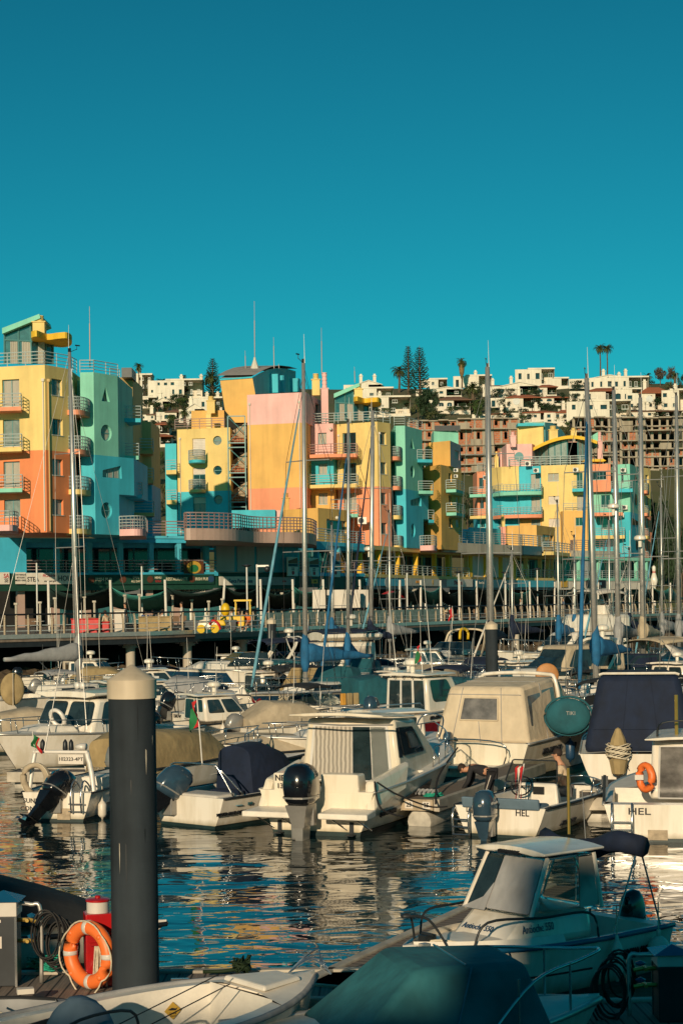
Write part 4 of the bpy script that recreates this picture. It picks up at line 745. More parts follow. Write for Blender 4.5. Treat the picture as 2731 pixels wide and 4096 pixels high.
def house(x0, x1, yt, yb, label, roof='flat', rows=1, cols=3, arches=0, round_=0, chim=0, m='whitewash', garage=0, stair=0, group=None, dY=0, ww=1.15):
    Y = hit((x0+x1)/2, yb)+dY; a, b = X2(x0,Y), X2(x1,Y); zt = zat((x0+x1)/2,yt,Y); zb = zat((x0+x1)/2,yb,Y); w = b.x-a.x; h = zt-zb; dp = max(5, min(9, w*.7))
    rt = thing('hillside_house', label, 'house', ((a.x+b.x)/2,Y,zb), group=group); x0_, x1_ = -w/2, w/2
    rh = 0 if roof == 'flat' else min(1.5, h*.3); hw = h-rh
    f = Fac((x0_,0),(x1_,0)); f.n = Vector((0,-1))
    n = max(1, cols); top = hw-.5
    if arches:
        aw = w/arches
        for i in range(arches):
            c = x0_+aw*(i+.5); r_ = aw*.36; z0 = .9 if hw > 2.2 else .4; z1 = max(z0+.3, min(hw-.5-r_*.5, 1.9)); r_ *= .8; pts = [(c-r_,z0),(c+r_,z0),(c+r_,z1)]+[(c+r_*math.cos(t*pi/8),z1+r_*.5*math.sin(t*pi/8)) for t in range(1,8)]+[(c-r_,z1)]
            f.h.append(dict(r=(c-r_-.04,z0-.04,c+r_+.04,z1+r_*.5+.04), p=pts, kind='arch'))
        rows = max(0, rows-1)
    for j in range(rows):
        base = (3.2 if arches else 0)+(hw-(3.2 if arches else 0))*j/rows; hh = (hw-(3.2 if arches else 0))/rows
        for i in range(n):
            r = random.Random(int(x0)*7+i*3+j); c = x0_+w*(i+.5+r.uniform(-.13,.13))/n; ws = min(ww, w/n*.35)*r.uniform(.6,1.15); z0 = base+hh*.32; z1 = base+hh*r.choice((.7,.74,.72))
            if z1-z0 < .35 or c-ws < x0_ or c+ws > x1_: continue
            if r.random() < .25: continue
            if r.random() < .2: z0 = base+hh*.08
            f.h.append(dict(r=(c-ws/1.6,z0,c+ws/1.6,z1), kind='w2'))
    mb = MB(); wallface(mb, f, x0_, x1_, 0, hw, .5); mb.poly([(x0_,0,-4),(x1_,0,-4),(x1_,0,0),(x0_,0,0)])
    for q in (((x1_,0),(x1_,dp)),((x1_,dp),(x0_,dp)),((x0_,dp),(x0_,0))): mb.poly([(*q[0],-4),(*q[1],-4),(*q[1],hw),(*q[0],hw)])
    mb.poly([(x0_,0,hw),(x1_,0,hw),(x1_,dp,hw),(x0_,dp,hw)])
    if roof == 'flat':
        for q in ((x0_,x1_,-.1,.12),(x0_,x1_,dp-.12,dp+.1)): mb.bb(q[0]-.1,q[1]+.1,q[2],q[3],hw,hw+.35)
        for q in ((x0_-.1,x0_+.12),(x1_-.12,x1_+.1)): mb.bb(q[0],q[1],.12,dp-.12,hw,hw+.35)
    if roof == 'gable': mb.ext([(x0_,0,hw),(x1_,0,hw),((x0_+x1_)/2,0,hw+rh-.15)], (0,dp,0))
    mb.build('wall', m, rt)
    for hdd in f.h:
        p = MB(); q = hdd.get('p') or [(hdd['r'][0],hdd['r'][1]),(hdd['r'][2],hdd['r'][1]),(hdd['r'][2],hdd['r'][3]),(hdd['r'][0],hdd['r'][3])]
        fr = MB(); e = .07
        if 'p' not in hdd:
            u0, z0, u1, z1 = hdd['r']
            for bx in ((u0,u0+e,z0,z1),(u1-e,u1,z0,z1),(u0+e,u1-e,z0,z0+e),(u0+e,u1-e,z1-e,z1),((u0+u1)/2-e/2,(u0+u1)/2+e/2,z0+e,z1-e)): fr.bb(bx[0],bx[1],.28,.36,bx[2],bx[3])
            fr.bb(u0-.08,u1+.08,-.08,.1,z0-.1,z0-.004)
        else:
            u0, z0, u1, z1 = hdd['r']; fr.bb(u0+.05,u1-.05,.3,.36,z0+.05,z0+.12); fr.bb((u0+u1)/2-.04,(u0+u1)/2+.04,.3,.36,z0+.12,z1-.3)
        o = fr.build('window', 'framewhite', rt); p.poly([f.pt(x[0],x[1],-.48) for x in q]).build('pane', 'winddark', o)
    if roof in ('tile','brown'):
        o_ = .35; r0 = [(x0_-o_,-o_,hw),(x1_+o_,-o_,hw),(x1_+o_,dp+o_,hw),(x0_-o_,dp+o_,hw)]; ix = min(w*.3, dp*.5)
        MB().add(r0+[(x0_+ix,dp/2,hw+rh),(x1_-ix,dp/2,hw+rh)], [(0,1,5,4),(1,2,5),(2,3,4,5),(3,0,4),(3,2,1,0)]).bb(x0_-o_,x1_+o_,-o_,dp+o_,hw-.12,hw-.004).build('roof', 'rooftile' if roof == 'tile' else 'browntile', rt)
    if roof == 'gable':
        m_ = MB(); xc = (x0_+x1_)/2
        for s_ in (-1,1): m_.hexa([(xc,-.25,hw+rh-.16),(xc+s_*(w/2+.3),-.25,hw-.12),(xc+s_*(w/2+.3),dp,hw-.12),(xc,dp,hw+rh-.16)], [(xc,-.25,hw+rh),(xc+s_*(w/2+.3),-.25,hw+.04),(xc+s_*(w/2+.3),dp,hw+.04),(xc,dp,hw+rh)])
        m_.build('roof', 'offwhite', rt)
    for i in range(chim):
        cx = x0_+w*(.2+.55*i+.1*(int(x0) % 3)); MB().bb(cx-.35,cx+.35,dp*.4,dp*.4+.7,hw,hw+rh+1.1).box((cx,dp*.4+.35,hw+rh+1.2),(.95,.95,.15)).box((cx,dp*.4+.35,hw+rh+1.5),(.5,.5,.4)).build('chimney', m, rt)
    if round_:
        c = Vector((x0_+w*.3,-.02,hw*.62)); o = MB().lathe([(.75,0),(.8,.08),(.6,.08)], c, 16, Matrix.Rotation(pi/2,3,'X')).build('window', 'framewhite', rt); MB().lathe([(.62,0),(.62,.05)], c, 16, Matrix.Rotation(pi/2,3,'X')).build('pane', 'winddark', o)
    return rt
HS = [
 (541,618,1499,1592,'white two storey hillside house right of the green tower, tall fin wall at its right','flat',3,3,0,0,1),
 (541,566,1588,1627,'narrow white house end right beside the tan tower flats','flat',1,1,0,0,0),
 (570,636,1590,1622,'low white terrace wall house under the fat palm','flat',1,3,0,0,0),
 (636,684,1588,1646,'white house with a sloping gable and one barred window','gable',1,1,0,0,1),
 (674,819,1520,1606,'long white three storey house left of the dark pine','flat',3,5,0,0,2),
 (674,756,1632,1682,'white house with a brown tiled roof and dark porch openings','brown',1,2,3,0,0),
 (756,819,1612,1690,'white house with a broad blank gable behind the yellow flats','gable',2,2,0,0,1),
 (600,655,1648,1680,'low brown roofed house beside the tan flats','brown',1,3,0,0,1),
 (611,685,1682,1733,'white house with tiled roof and a framed blank window','tile',1,1,0,0,1),
 (606,692,1730,1776,'white house with porch columns above the green gap','tile',1,2,3,0,0),
 (819,897,1592,1642,'white house half hidden by the yellow chimney','flat',1,3,0,0,2),
 (1434,1534,1519,1582,'white house with a red tile edge behind the glass roof room','gable',1,2,0,0,2),
 (1450,1582,1553,1612,'wide white house with small paired windows in the middle of the hill','flat',1,3,0,0,0),
 (1477,1650,1588,1654,'broad white stepped house below the paired windows','flat',2,4,0,0,1),
 (1728,1798,1517,1550,'white flat roofed house with a roof pergola right of the pines','flat',1,2,0,0,0),
 (1734,1856,1545,1582,'white gabled house behind the tall single palm','gable',1,3,0,0,0),
 (1757,1890,1580,1642,'white house with brown roof and a row of arches','brown',1,3,4,0,0),
 (1874,1976,1503,1550,'white villa with glass corner behind the mast','flat',1,3,0,0,1),
 (1968,2044,1535,1556,'long low white house with dark eaves on the ridge','brown',1,3,0,0,1),
 (2014,2162,1526,1584,'white house with a wide low gable and chimney','gable',1,3,0,0,1),
 (2123,2228,1476,1534,'tall cream flat roofed house standing highest on the ridge','flat',1,3,0,0,0),
 (2226,2284,1513,1542,'low cream wing of the highest house','flat',1,2,0,0,0),
 (2160,2236,1533,1578,'white house with red roof and deep balcony bays','tile',1,2,2,0,0),
 (2033,2170,1573,1628,'white house with red hipped roof and round window','tile',1,3,0,1,1),
 (2169,2280,1579,1612,'white house with three wide arches under red tiles','tile',1,2,3,0,1),
 (1964,2100,1646,1676,'low red roofed house just above the brick shell','tile',1,4,0,0,2),
 (2102,2238,1637,1678,'long low red roofed house with white chimney above the cream tower','tile',1,4,0,0,1),
 (2236,2340,1631,1692,'white house with red roof edge left of the blue rolled sail','tile',2,3,0,0,1),
 (2366,2528,1497,1552,'wide white gabled house below the twin palms','gable',1,4,0,0,2),
 (2446,2604,1509,1562,'white house with glazed terrace right of the twin palms','flat',1,5,0,0,1),
 (2359,2504,1545,1604,'white house with red roof and three large dark windows','tile',1,3,0,0,0),
 (2500,2575,1556,1612,'white house with an arched niche between two red roofs','flat',1,2,2,0,0),
 (2571,2688,1543,1637,'white two storey house with round window and an arch under red tiles','tile',2,3,0,1,1),
 (2360,2532,1604,1698,'large plain white house wall above the concrete frames','flat',2,3,0,0,0),
 (2525,2735,1632,1670,'long low white house with brown roof near the right edge','brown',1,5,0,0,1),
 (2303,2428,1634,1672,'grey white low house behind the leaning blue sail','flat',1,3,0,0,1),
 (2690,2760,1560,1640,'white house cut off by the right edge','flat',2,2,0,0,1)]
for h_ in HS: house(*h_)
# ---- unfinished building: concrete frames with brick infill ----
def unfinished(label, x0, x1, Y, rows, bays, brick, seed):
    r = random.Random(seed); a, b = X2(x0,Y), X2(x1,Y); w = b.x-a.x; zs = [zat((x0+x1)/2,y,Y) for y in rows]
    rt = thing('unfinished_building', label, 'building shell', (a.x,Y,zs[-1]), world=True)
    MB().poly([(a.x,Y+5.5,zs[-1]-3),(b.x,Y+5.5,zs[-1]-3),(b.x,Y+5.5,zs[0]-.2),(a.x,Y+5.5,zs[0]-.2)]).build('back_wall', 'darkvoid', rt)
    colm = None; st = 0
    for k, z in enumerate(zs):
        o = r.uniform(0,1.2); q = MB(); n = 5
        for i in range(n):   # slab edge steps in and out
            y0 = Y-r.choice((0,.7,1.4)); q.bb(a.x+w*i/n, a.x+w*(i+1)/n, y0-.3, Y+6, z-.22, z)
            if r.random() < .14 and k: q.bb(a.x+w*i/n+.1, a.x+w*(i+1)/n-.1, y0-.28, y0-.1, z, z+.9)
        q.build('floor_slab', 'rawconcrete', rt)
        if k == 0: continue
        hgt = zs[k-1]-.22-z
        for i in range(bays+1):
            x = a.x+w*i/bays
            if colm is None: colm = MB().bb(-.17,.17,-.17,.17,0,1).build('column', 'rawconcrete', rt, raw=True); c = colm
            else: c = colm.copy(); C.objects.link(c)
            c.location = Vector((x,Y+.2,z))-OFF[rt.name]; c.scale = (r.uniform(.8,1.5),1,hgt)
            if i < bays and r.random() < brick*(1-.5*k/len(zs)):
                f = Fac((x+.17,Y+.15),(x+w/bays-.17,Y+.15)); f.n = Vector((0,-1)); mb = MB()
                if r.random() < .6: c0 = f.L*r.uniform(.3,.6); ww = f.L*.22; f.h.append(dict(r=(c0-ww,z+hgt*.35,c0+ww,z+hgt*.85), kind='hole'))
                elif r.random() < .3: f.rwin(lambda x_, y_: (x_, y_), (0,0), .1); f.h.clear()
                wallface(mb, f, 0, f.L, z, z+hgt*.98, .25); mb.build('brick_wall', 'brick', rt)
    return rt
C4 = lambda y: 1300+y/2.613
unfinished('unfinished brick and concrete shell behind the green tower, red hollow brick infill',1640,1838,306,[C4(v) for v in (995,1090,1200,1300,1400,1500,1600,1700,1800,1900)],6,1.0,4)
unfinished('unfinished brick shell with a round hole, standing behind the tall grey mast',1836,2082,302,[C4(v) for v in (972,1080,1245,1350,1450,1530,1620,1700,1790,1880,1970)],7,1.1,9)
unfinished('bare concrete frame building with empty floors above the pink roof storey',2302,2500,309,[C4(v) for v in (962,1060,1110,1215,1330,1360,1450,1560)],7,.45,13)
unfinished('bare concrete frame terraces with brick patches at the far right',2490,2740,305,[C4(v) for v in (962,1050,1100,1205,1290,1370,1470,1560,1640,1740,1850)],8,.35,21)
# ---- trees ----
def leafcloud(n, rx, ry, rz, size, seed, lobes=7, flat=.0, hollow=.45):
    r = random.Random(seed); mb = MB(); cs = [(Vector((r.uniform(-.55,.55)*rx, r.uniform(-.55,.55)*ry, r.uniform(-.5,.6)*rz)), r.uniform(.3,.55)) for _ in range(lobes)]
    for i in range(n):
        c, s_ = cs[r.randrange(lobes)]; d = Vector((r.gauss(0,1), r.gauss(0,1), r.gauss(0,1))).normalized(); k = (r.uniform(hollow,1))
        p = c+Vector((d.x*rx,d.y*ry,d.z*rz))*s_*k; t = Vector((r.gauss(0,1),r.gauss(0,1),r.gauss(0,.6))).normalized(); u = t.cross(d+Vector((.01,.3,.2))).normalized(); q = size*r.uniform(.6,1.4)
        mb.add([p-t*q, p+u*q*.5, p+t*q, p-u*q*.5], [(0,1,2,3)])
    return mb
TP = {}
def bushtree(kind, label, cat, px, yt, yb, w, leaf='leaf', seed=1, group=None, n=900, trunk=.2, dY=0, Y=None):
    Y = Y or hit(px, yb)+dY; p = P(px,yb,Y); ht = zat(px,yt,Y)-p.z; wd = w/FPX*Y
    rt = thing(kind, label, cat, p, rnd.uniform(0,6), group); rt.scale = (wd/2,wd/2,ht)
    key = (leaf,seed)
    if key not in TP:
        c = leafcloud(n,1,1,.46,.075,seed,9); c.v = [v+Vector((0,0,.55)) for v in c.v]; t = MB().tube([(0,0,-.15),(.05,0,.3),(0,.05,.6)], [.07,.05,.02], 6)
        for a in range(5): t.tube([(0,0,.3),(.5*math.cos(a*1.3),.5*math.sin(a*1.3),.6)], [.04,.01], 5)
        TP[key] = (c.build('crown', leaf, rt), t.build('trunk', 'bark', rt))
    else:
        for o in TP[key]: q = o.copy(); C.objects.link(q); q.parent = rt
    return rt
def palm(label, px, yt, yb, w, skirt=0, fat=.16, seed=0, dY=0, n=46, group=None):
    Y = hit(px, yb)+dY; p = P(px,yb,Y); wd = w/FPX*Y/2*1.25; ht = zat(px,yt,Y)-p.z-wd*.5; r = random.Random(seed)
    rt = thing('palm_tree', label, 'palm', p, 0, group)
    MB().tube([(0,0,-1),(.1,0,ht*.5),(0,0,ht)], [fat*1.3,fat,fat], 7).build('trunk', 'bark', rt)
    def fronds(el0, el1, L, cnt, m, name, wid):
        mb = MB()
        for i in range(cnt):
            a = r.uniform(0,2*pi); el = r.uniform(el0,el1); l = L*r.uniform(.8,1.1); d = Vector((math.cos(a),math.sin(a),0)); s_ = Vector((-d.y,d.x,0)); pr = None; k = 6; q = Vector((0,0,ht))
            for j in range(k+1):
                t = j/k; e = el-1.7*t*t; 
                if j: q = q+(d*math.cos(e)+Vector((0,0,math.sin(e))))*l/k
                ww = wid*l*(.25+.75*math.sin(pi*min(1,t*.85+.15)))*(.5 if t > .95 else 1); drop = Vector((0,0,-ww*.35)); row = (q-s_*ww+drop, q, q+s_*ww+drop)
                if pr:
                    mid = [x.lerp(y,.62) for x, y in zip(pr,row)]; mb.add([pr[1],pr[1].lerp(pr[0],.3),mid[0],mid[1],pr[1].lerp(pr[2],.3),mid[2]], [(0,1,2,3),(0,3,5,4)]); mb.add([mid[1],row[1],row[0].lerp(row[1],.55),row[2].lerp(row[1],.55)], [(0,1,2),(0,3,1)])
                pr = row
        mb.build(name, m, rt)
    fronds(-.5,1.3,wd*1.15,n,'palmleaf','crown',.19)
    if skirt:
        c = MB(); c.lathe([(fat,ht-skirt*wd*2.4),(wd*.34,ht-skirt*wd*1.5),(wd*.42,ht-wd*.5),(wd*.2,ht)], n=9); c.build('dead_frond_skirt', 'palmdry', rt, True)
    else: fronds(-1.3,-.6,wd*.8,14,'palmdry','dead_fronds',.10)
    return rt
for i, a in enumerate([('slender palm rising tall beside the tan flats',556,1455,1592,40),('fat palm between two white houses on the left slope',650,1517,1592,52,0,.35),('small palm in front of the leftmost white house',597,1548,1592,34),('short bushy palm beside the low terrace house',606,1605,1650,36,0,.25),('short palm leaning against the gabled house',626,1608,1652,34,0,.25),
  ('little palm on a white roof left of the pine',732,1500,1540,28),('palm in front of the dark left pine',845,1490,1600,62,0,.22),('low palm before the blank gable',738,1634,1690,44,0,.25),('palm at the left foot of the twin pines',1596,1462,1560,60,0,.25),('tall lone palm with a thick brown skirt of dead fronds',1847,1432,1560,46,1),
  ('thick palm in front of the arched house',1890,1530,1630,66,0,.4),('left one of the tall twin palms on the ridge',2400,1378,1510,46),('right one of the tall twin palms on the ridge',2428,1378,1508,46),('squat palm crown behind the glazed terrace',2586,1492,1525,46,0,.3),('squat palm at the right end of the ridge',2697,1488,1545,40,0,.3)]):
    palm(*a, seed=i)
def pine(label, px, yt, yb, w, seed):
    Y = hit(px,yb); p = P(px,yb,Y); ht = zat(px,yt,Y)-p.z; wd = w/FPX*Y/2; r = random.Random(seed); rt = thing('norfolk_pine', label, 'pine tree', p)
    MB().tube([(0,0,-1),(0,0,ht*.6),(0,0,ht)], [.35,.2,.05], 7).build('trunk', 'bark', rt); mb = MB(); z = ht*.14; k = 0
    while z < ht*.985:
        t = z/ht; L = wd*(1-t)**.62*(1.05 if t > .3 else .9)+.25; nb = 7; 
        for i in range(nb):
            a = i*2*pi/nb+k*.4+r.uniform(-.15,.15); d = Vector((math.cos(a),math.sin(a),0)); s_ = Vector((-d.y,d.x,0)); l = L*r.uniform(.75,1.1)
            for j in range(6):   # upswept needle tufts along each branch
                u = (j+1)/6; q = Vector((0,0,z+r.uniform(-.1,.1)))+d*l*u+Vector((0,0,-.12*l*math.sin(pi*u)+.25*l*u*u)); c = .12*l*(.5+.6*u)+.09
                mb.add([q-d*c*.6,q+s_*c*.55,q+d*c+Vector((0,0,c*.5)),q-s_*c*.55], [(0,1,2,3)]); mb.add([q-d*c*.6,q+Vector((0,0,-c*.3)),q+d*c+Vector((0,0,c*.4)),q+Vector((0,0,c*.45))], [(0,1,2,3)])
            mb.tube([(0,0,z),Vector((0,0,z))+d*l*.5+Vector((0,0,-.1*l)),Vector((0,0,z))+d*l+Vector((0,0,.25*l))], [.06,.045,.02], 4)
        z += max(.42, ht*.05*(1.15-t)); k += 1
    mb.build('crown', 'leafdark', rt)
pine('narrow dark pine with open whorls behind the left palm', 852, 1432, 1600, 74, 1); pine('left and thinner of the two tall pines in the middle', 1634, 1382, 1570, 62, 2); pine('right and fuller of the two tall pines in the middle', 1680, 1382, 1600, 84, 3)
bushtree('broadleaf_tree','big round dark tree below the twin pines','tree',1713,1552,1690,108,'leafdark',11,n=1800); bushtree('broadleaf_tree','yellowish green tree leaning on the dark round one','tree',1672,1580,1670,56,'leafolive',12,n=900)
bushtree('bare_tree','bare branched round tree on the ridge, twigs against the sky','tree',2640,1463,1535,66,'twig',13,n=900); bushtree('bare_tree','smaller bare tree touching the round one on the ridge','tree',2683,1460,1535,40,'twig',13)
bushtree('cactus_tree','bright green upright shrub beside the grey mast','shrub',1910,1610,1680,52,'leaf',14,n=800)
sh = [(2305,1518,1558,60,'leafdark'),(2345,1524,1556,46,'leafdark'),(1990,1552,1590,60,'leafdark'),(2130,1545,1580,50,'leafdark'),(2190,1612,1640,150,'leaf'),(2275,1610,1632,90,'leafdark'),(2005,1590,1640,46,'leafdark'),(1800,1622,1650,70,'leaf'),(1740,1642,1668,80,'leaf'),(1850,1608,1648,40,'leafdark'),(2240,1664,1692,56,'leafolive'),(2090,1660,1690,50,'leaf'),(2160,1640,1662,40,'leafdark'),(2720,1500,1560,44,'leafdark'),(2600,1520,1545,60,'leafdark'),(2370,1616,1650,30,'leaf'),
  (660,1570,1600,70,'leafdark'),(740,1590,1622,90,'leaf'),(800,1600,1625,60,'leafdark'),(720,1545,1600,44,'leafolive'),(560,1580,1600,50,'leafdark'),(650,1640,1668,40,'leaf'),(690,1660,1690,30,'leafdark'),(880,1590,1625,46,'leafdark'),(640,1800,1880,60,'leaf'),(670,1830,1900,70,'leafdark'),(620,1860,1930,70,'leaf'),(650,1930,2000,70,'leafolive'),(630,1990,2060,80,'leafdark'),(1545,1630,1665,50,'leaf'),(1880,1960,2040,80,'leafdark'),(1870,2000,2100,70,'leafdark'),(2290,1680,1740,80,'leaf'),(2330,1700,1760,60,'leafdark'),(2260,1700,1750,60,'leafolive'),(2480,1650,1668,40,'leaf'),(2050,1630,1660,30,'leafdark')]
for i, (x, a, b_, w_, l) in enumerate(sh):
    bushtree('shrub', {'leaf':'mid green garden shrub among the hillside houses','leafdark':'dark green garden shrub among the hillside houses','leafolive':'olive green garden shrub among the hillside houses'}[l], 'shrub', x, a, b_, w_, l, 20+i % 3, {'leaf':'mid green hillside shrubs','leafdark':'dark green hillside shrubs','leafolive':'olive hillside shrubs'}[l], 500)
for i, (x, a, b_, w_) in enumerate(((2640,2010,2330,110),(2700,1990,2330,130),(2650,2130,2370,90),(2725,2150,2380,110))): bushtree('broadleaf_tree', 'tall dark tree in shade right of the farthest flats', 'tree', x, a, b_, w_, 'leafdark', 30+i % 2, 'dark trees at the right edge', 1500, Y=252-i*4)

rs = random.Random(17)
for i in range(150):
    x = rs.choice((rs.uniform(545,880),rs.uniform(1440,2731),rs.uniform(1700,2731))); y = rs.uniform(1560,1690) if x > 900 else rs.uniform(1560,1760); w_ = rs.uniform(22,62); l = rs.choice(('leaf','leafdark','leafdark','leafolive'))
    bushtree('shrub', {'leaf':'mid green garden shrub among the hillside houses','leafdark':'dark green garden shrub among the hillside houses','leafolive':'olive green garden shrub among the hillside houses'}[l], 'shrub', x, y-w_*rs.uniform(.5,.8), y, w_, l, 20+i % 3, {'leaf':'mid green hillside shrubs','leafdark':'dark green hillside shrubs','leafolive':'olive hillside shrubs'}[l], 500, dY=-rs.uniform(1,6))
# ======== boats: local frame x starboard, y forward, z up, origin on the waterline under the transom ========
XD, YD, ZD = Vector((1,0,0)), Vector((0,1,0)), Vector((0,0,1))
def boat(name, label, px, py, rz, group=None, cat='boat', Y=None):
    p = G(px, py) if Y is None else P(px, py, Y); p.z = 0
    return thing(name, label, cat, p, R(rz), group)
class Hull:
    def __init__(s, root, L, B, F0, F1, m='gelcoat', deck='deckwhite', pit=None, floor=.3, stripe=None, rub='alu', boot='boottop', full=.42, rake=.12, cabin_z=0, pw=1.9, gun=.14, aft=.93, stripe_f=(.78,.93)):
        s.L, s.B, s.F0, s.F1, s.full, s.rake, s.pw, s.aft = L, B, F0, F1, full, rake, pw, aft
        N = 18; ts = [i/N for i in range(N+1)]
        rings = []
        for t in ts: rings.append([s.pt(t,1,-1), s.pt(t,.55,-1), s.pt(t,.12,-1), s.pt(t,-.35,-.05), s.pt(t,.12,1), s.pt(t,.55,1), s.pt(t,1,1)])
        s.o = MB().loft(rings, True, False, False).build('hull', m, root, 'a')
        b = MB(); b.loft([[s.pt(t,q,sd)+s.out(t,sd)*.006 for q in (-.02,.10)] for sd in (-1,) for t in ts], False, False, False).loft([[s.pt(t,q,1)+s.out(t,1)*.006 for q in (-.02,.10)] for t in ts], False, False, False); b.poly([s.pt(0,-.02,-1)-YD*.008,s.pt(0,-.02,1)-YD*.008,s.pt(0,.10,1)-YD*.008,s.pt(0,.10,-1)-YD*.008]); b.build('waterline_band', boot, root)
        if stripe:
            for sd in (-1,1): MB().loft([[s.pt(t,q,sd)+s.out(t,sd)*.012 for q in stripe_f] for t in ts], False, False, False).build('hull_stripe', stripe, root, True)
        if rub: MB().tube([s.pt(t,1,-1)+s.out(t,-1)*.01 for t in ts]+[s.pt(t,1,1)+s.out(t,1)*.01 for t in ts[::-1]], .032, 6).build('rub_rail', rub, root, True)
        d = MB()
        if pit is None: d.loft([[s.pt(t,1,-1), s.pt(t,1,-.5)+ZD*.05, s.pt(t,1,.5)+ZD*.05, s.pt(t,1,1)] for t in ts], False, False, False)
        else:
            a, e = pit; tp = [a+(e-a)*i/10 for i in range(11)]
            def inn(t, sd, z=None): p = s.pt(t,1,sd); p.x -= sd*gun; return p if z is None else Vector((p.x,p.y,z))
            for sd in (-1,1): d.loft([[s.pt(t,1,sd), inn(t,sd)+ZD*.012, inn(t,sd,floor)] for t in tp], False, False, False)
            tf = [e+(1-e)*i/8 for i in range(9)]; d.loft([[s.pt(t,1,-1), s.pt(t,1,-.4)+ZD*.06, s.pt(t,1,.4)+ZD*.06, s.pt(t,1,1)] for t in tf], False, False, False)
            d.poly([inn(e,-1,floor),inn(e,1,floor),inn(e,1)+ZD*.03,inn(e,-1)+ZD*.03]); d.poly([inn(a,-1,floor),inn(a,1,floor),inn(a,1),inn(a,-1)]).poly([s.pt(0,1,-1),s.pt(0,1,1),inn(a,1),inn(a,-1)])
            MB().loft([[inn(t,-1,floor+.002),inn(t,1,floor+.002)] for t in tp], False, False, False).build('cockpit_floor', 'nonskid', root)
        d.build('deck', deck, root, 'a'); s.root = root
    def half(s, t):
        k = max(0,(t-s.full)/(1-s.full)); return s.B/2*(s.aft+(1-s.aft)*min(1,t/.3))*max(.012,1-k**s.pw)
    def sheer(s, t): return s.F0+(s.F1-s.F0)*t**1.6
    def pt(s, t, q, sd):
        h = s.half(t); z = s.sheer(t)*q if q >= 0 else q*1.; fl = 1-.22*(1-max(q,0))-.35*(1-max(q,0))*max(0,t-.4); fl *= 1 if q > .3 else .97
        y = s.L*(t-s.rake*t**4*(1-max(q,0))); return Vector((sd*h*fl, y, z))
    def out(s, t, sd): return Vector((sd,.3*t,0)).normalized()
    def side_text(s, tx, t, q, size, sd=1, m='ink', sx=.8, bold=.012):
        p, p2 = s.pt(t,q,sd), s.pt(t+.12,q,sd); p0 = s.pt(max(0,t-.12),q,sd); p = p.lerp((p0+p2)/2,0) if sd else p; p2 = p+(p2-p0); up = (s.pt(t,q+.1,sd)-s.pt(t,q-.1,sd)).normalized(); x = (p2-p).normalized()*(1 if sd > 0 else -1); n = x.cross(up).normalized(); up = n.cross(x)
        M = Matrix((x,up,n)).transposed().to_4x4(); M.translation = p+n*.035; return text(tx, size, m, 'lettering', s.root, M, .014, sx, bold=bold)
    def stern_text(s, tx, x, z, size, m='ink', sx=.8, y=-.012, bold=.012):
        M = Matrix((XD,ZD,-YD)).transposed().to_4x4(); M.translation = Vector((x,y,z)); return text(tx, size, m, 'lettering', s.root, M, .004, sx, bold=bold)
    def rail(s, t0=.5, h=.45, m='steel', n=1, ins=.06, k=5, t1=.985, name='bow_rail', drop=True):
        mb = MB(); ts = [t0+(t1-t0)*i/10 for i in range(11)]
        def q(t, sd, hh): p = s.pt(t,1,sd); p.x -= sd*min(ins,abs(p.x)); return p+ZD*hh
        for j in range(n):
            hh = h*(j+1)/n; pts = [q(t,-1,hh) for t in ts]+[q(t,1,hh) for t in ts[::-1]]
            if drop and j == n-1: pts = [q(t0-.02,-1,0)]+pts+[q(t0-.02,1,0)]
            mb.tube(pts, .016, 6)
        for i in range(k):
            t = ts[0]+(ts[-1]-ts[0])*(i+.5)/k
            for sd in (-1,1): mb.tube([q(t-.01,sd,0),q(t,sd,h)], .013, 5)
        return mb.build(name, m, s.root, True)
def quadpt(q, a, b): return (q[0]*(1-a)+q[1]*a)*(1-b)+(q[3]*(1-a)+q[2]*a)*b
def pane(root, q, s0, t0, s1, t1, m='winddark', r=.12, name='window', d=.012, skew=0, frame=None):
    q = [Vector(p) for p in q]; n = (q[1]-q[0]).cross(q[3]-q[0]).normalized(); w = (q[1]-q[0]).length*(s1-s0); h = (q[3]-q[0]).length*(t1-t0); k = min(w,h)*r*2; pts = []
    for cx, cy, a0 in ((s1,t1,0),(s0,t1,1),(s0,t0,2),(s1,t0,3)):
        for j in range(4):
            a = (a0+j/3)*pi/2; ox = k/max(w,.01)*(s1-s0)/2; oy = k/max(h,.01)*(t1-t0)/2
            x = cx-(ox if cx == s1 else -ox)+ox*math.cos(a); y = cy-(oy if cy == t1 else -oy)+oy*math.sin(a); pts.append(quadpt(q, x+skew*(y-t0), y))
    o = MB().ext([p+n*(d-.02) for p in pts], n*.02).build(name, m, root)
    if frame: MB().tube([p+n*d for p in pts], frame[1], 5, True).build('frame', frame[0], o)
    return o
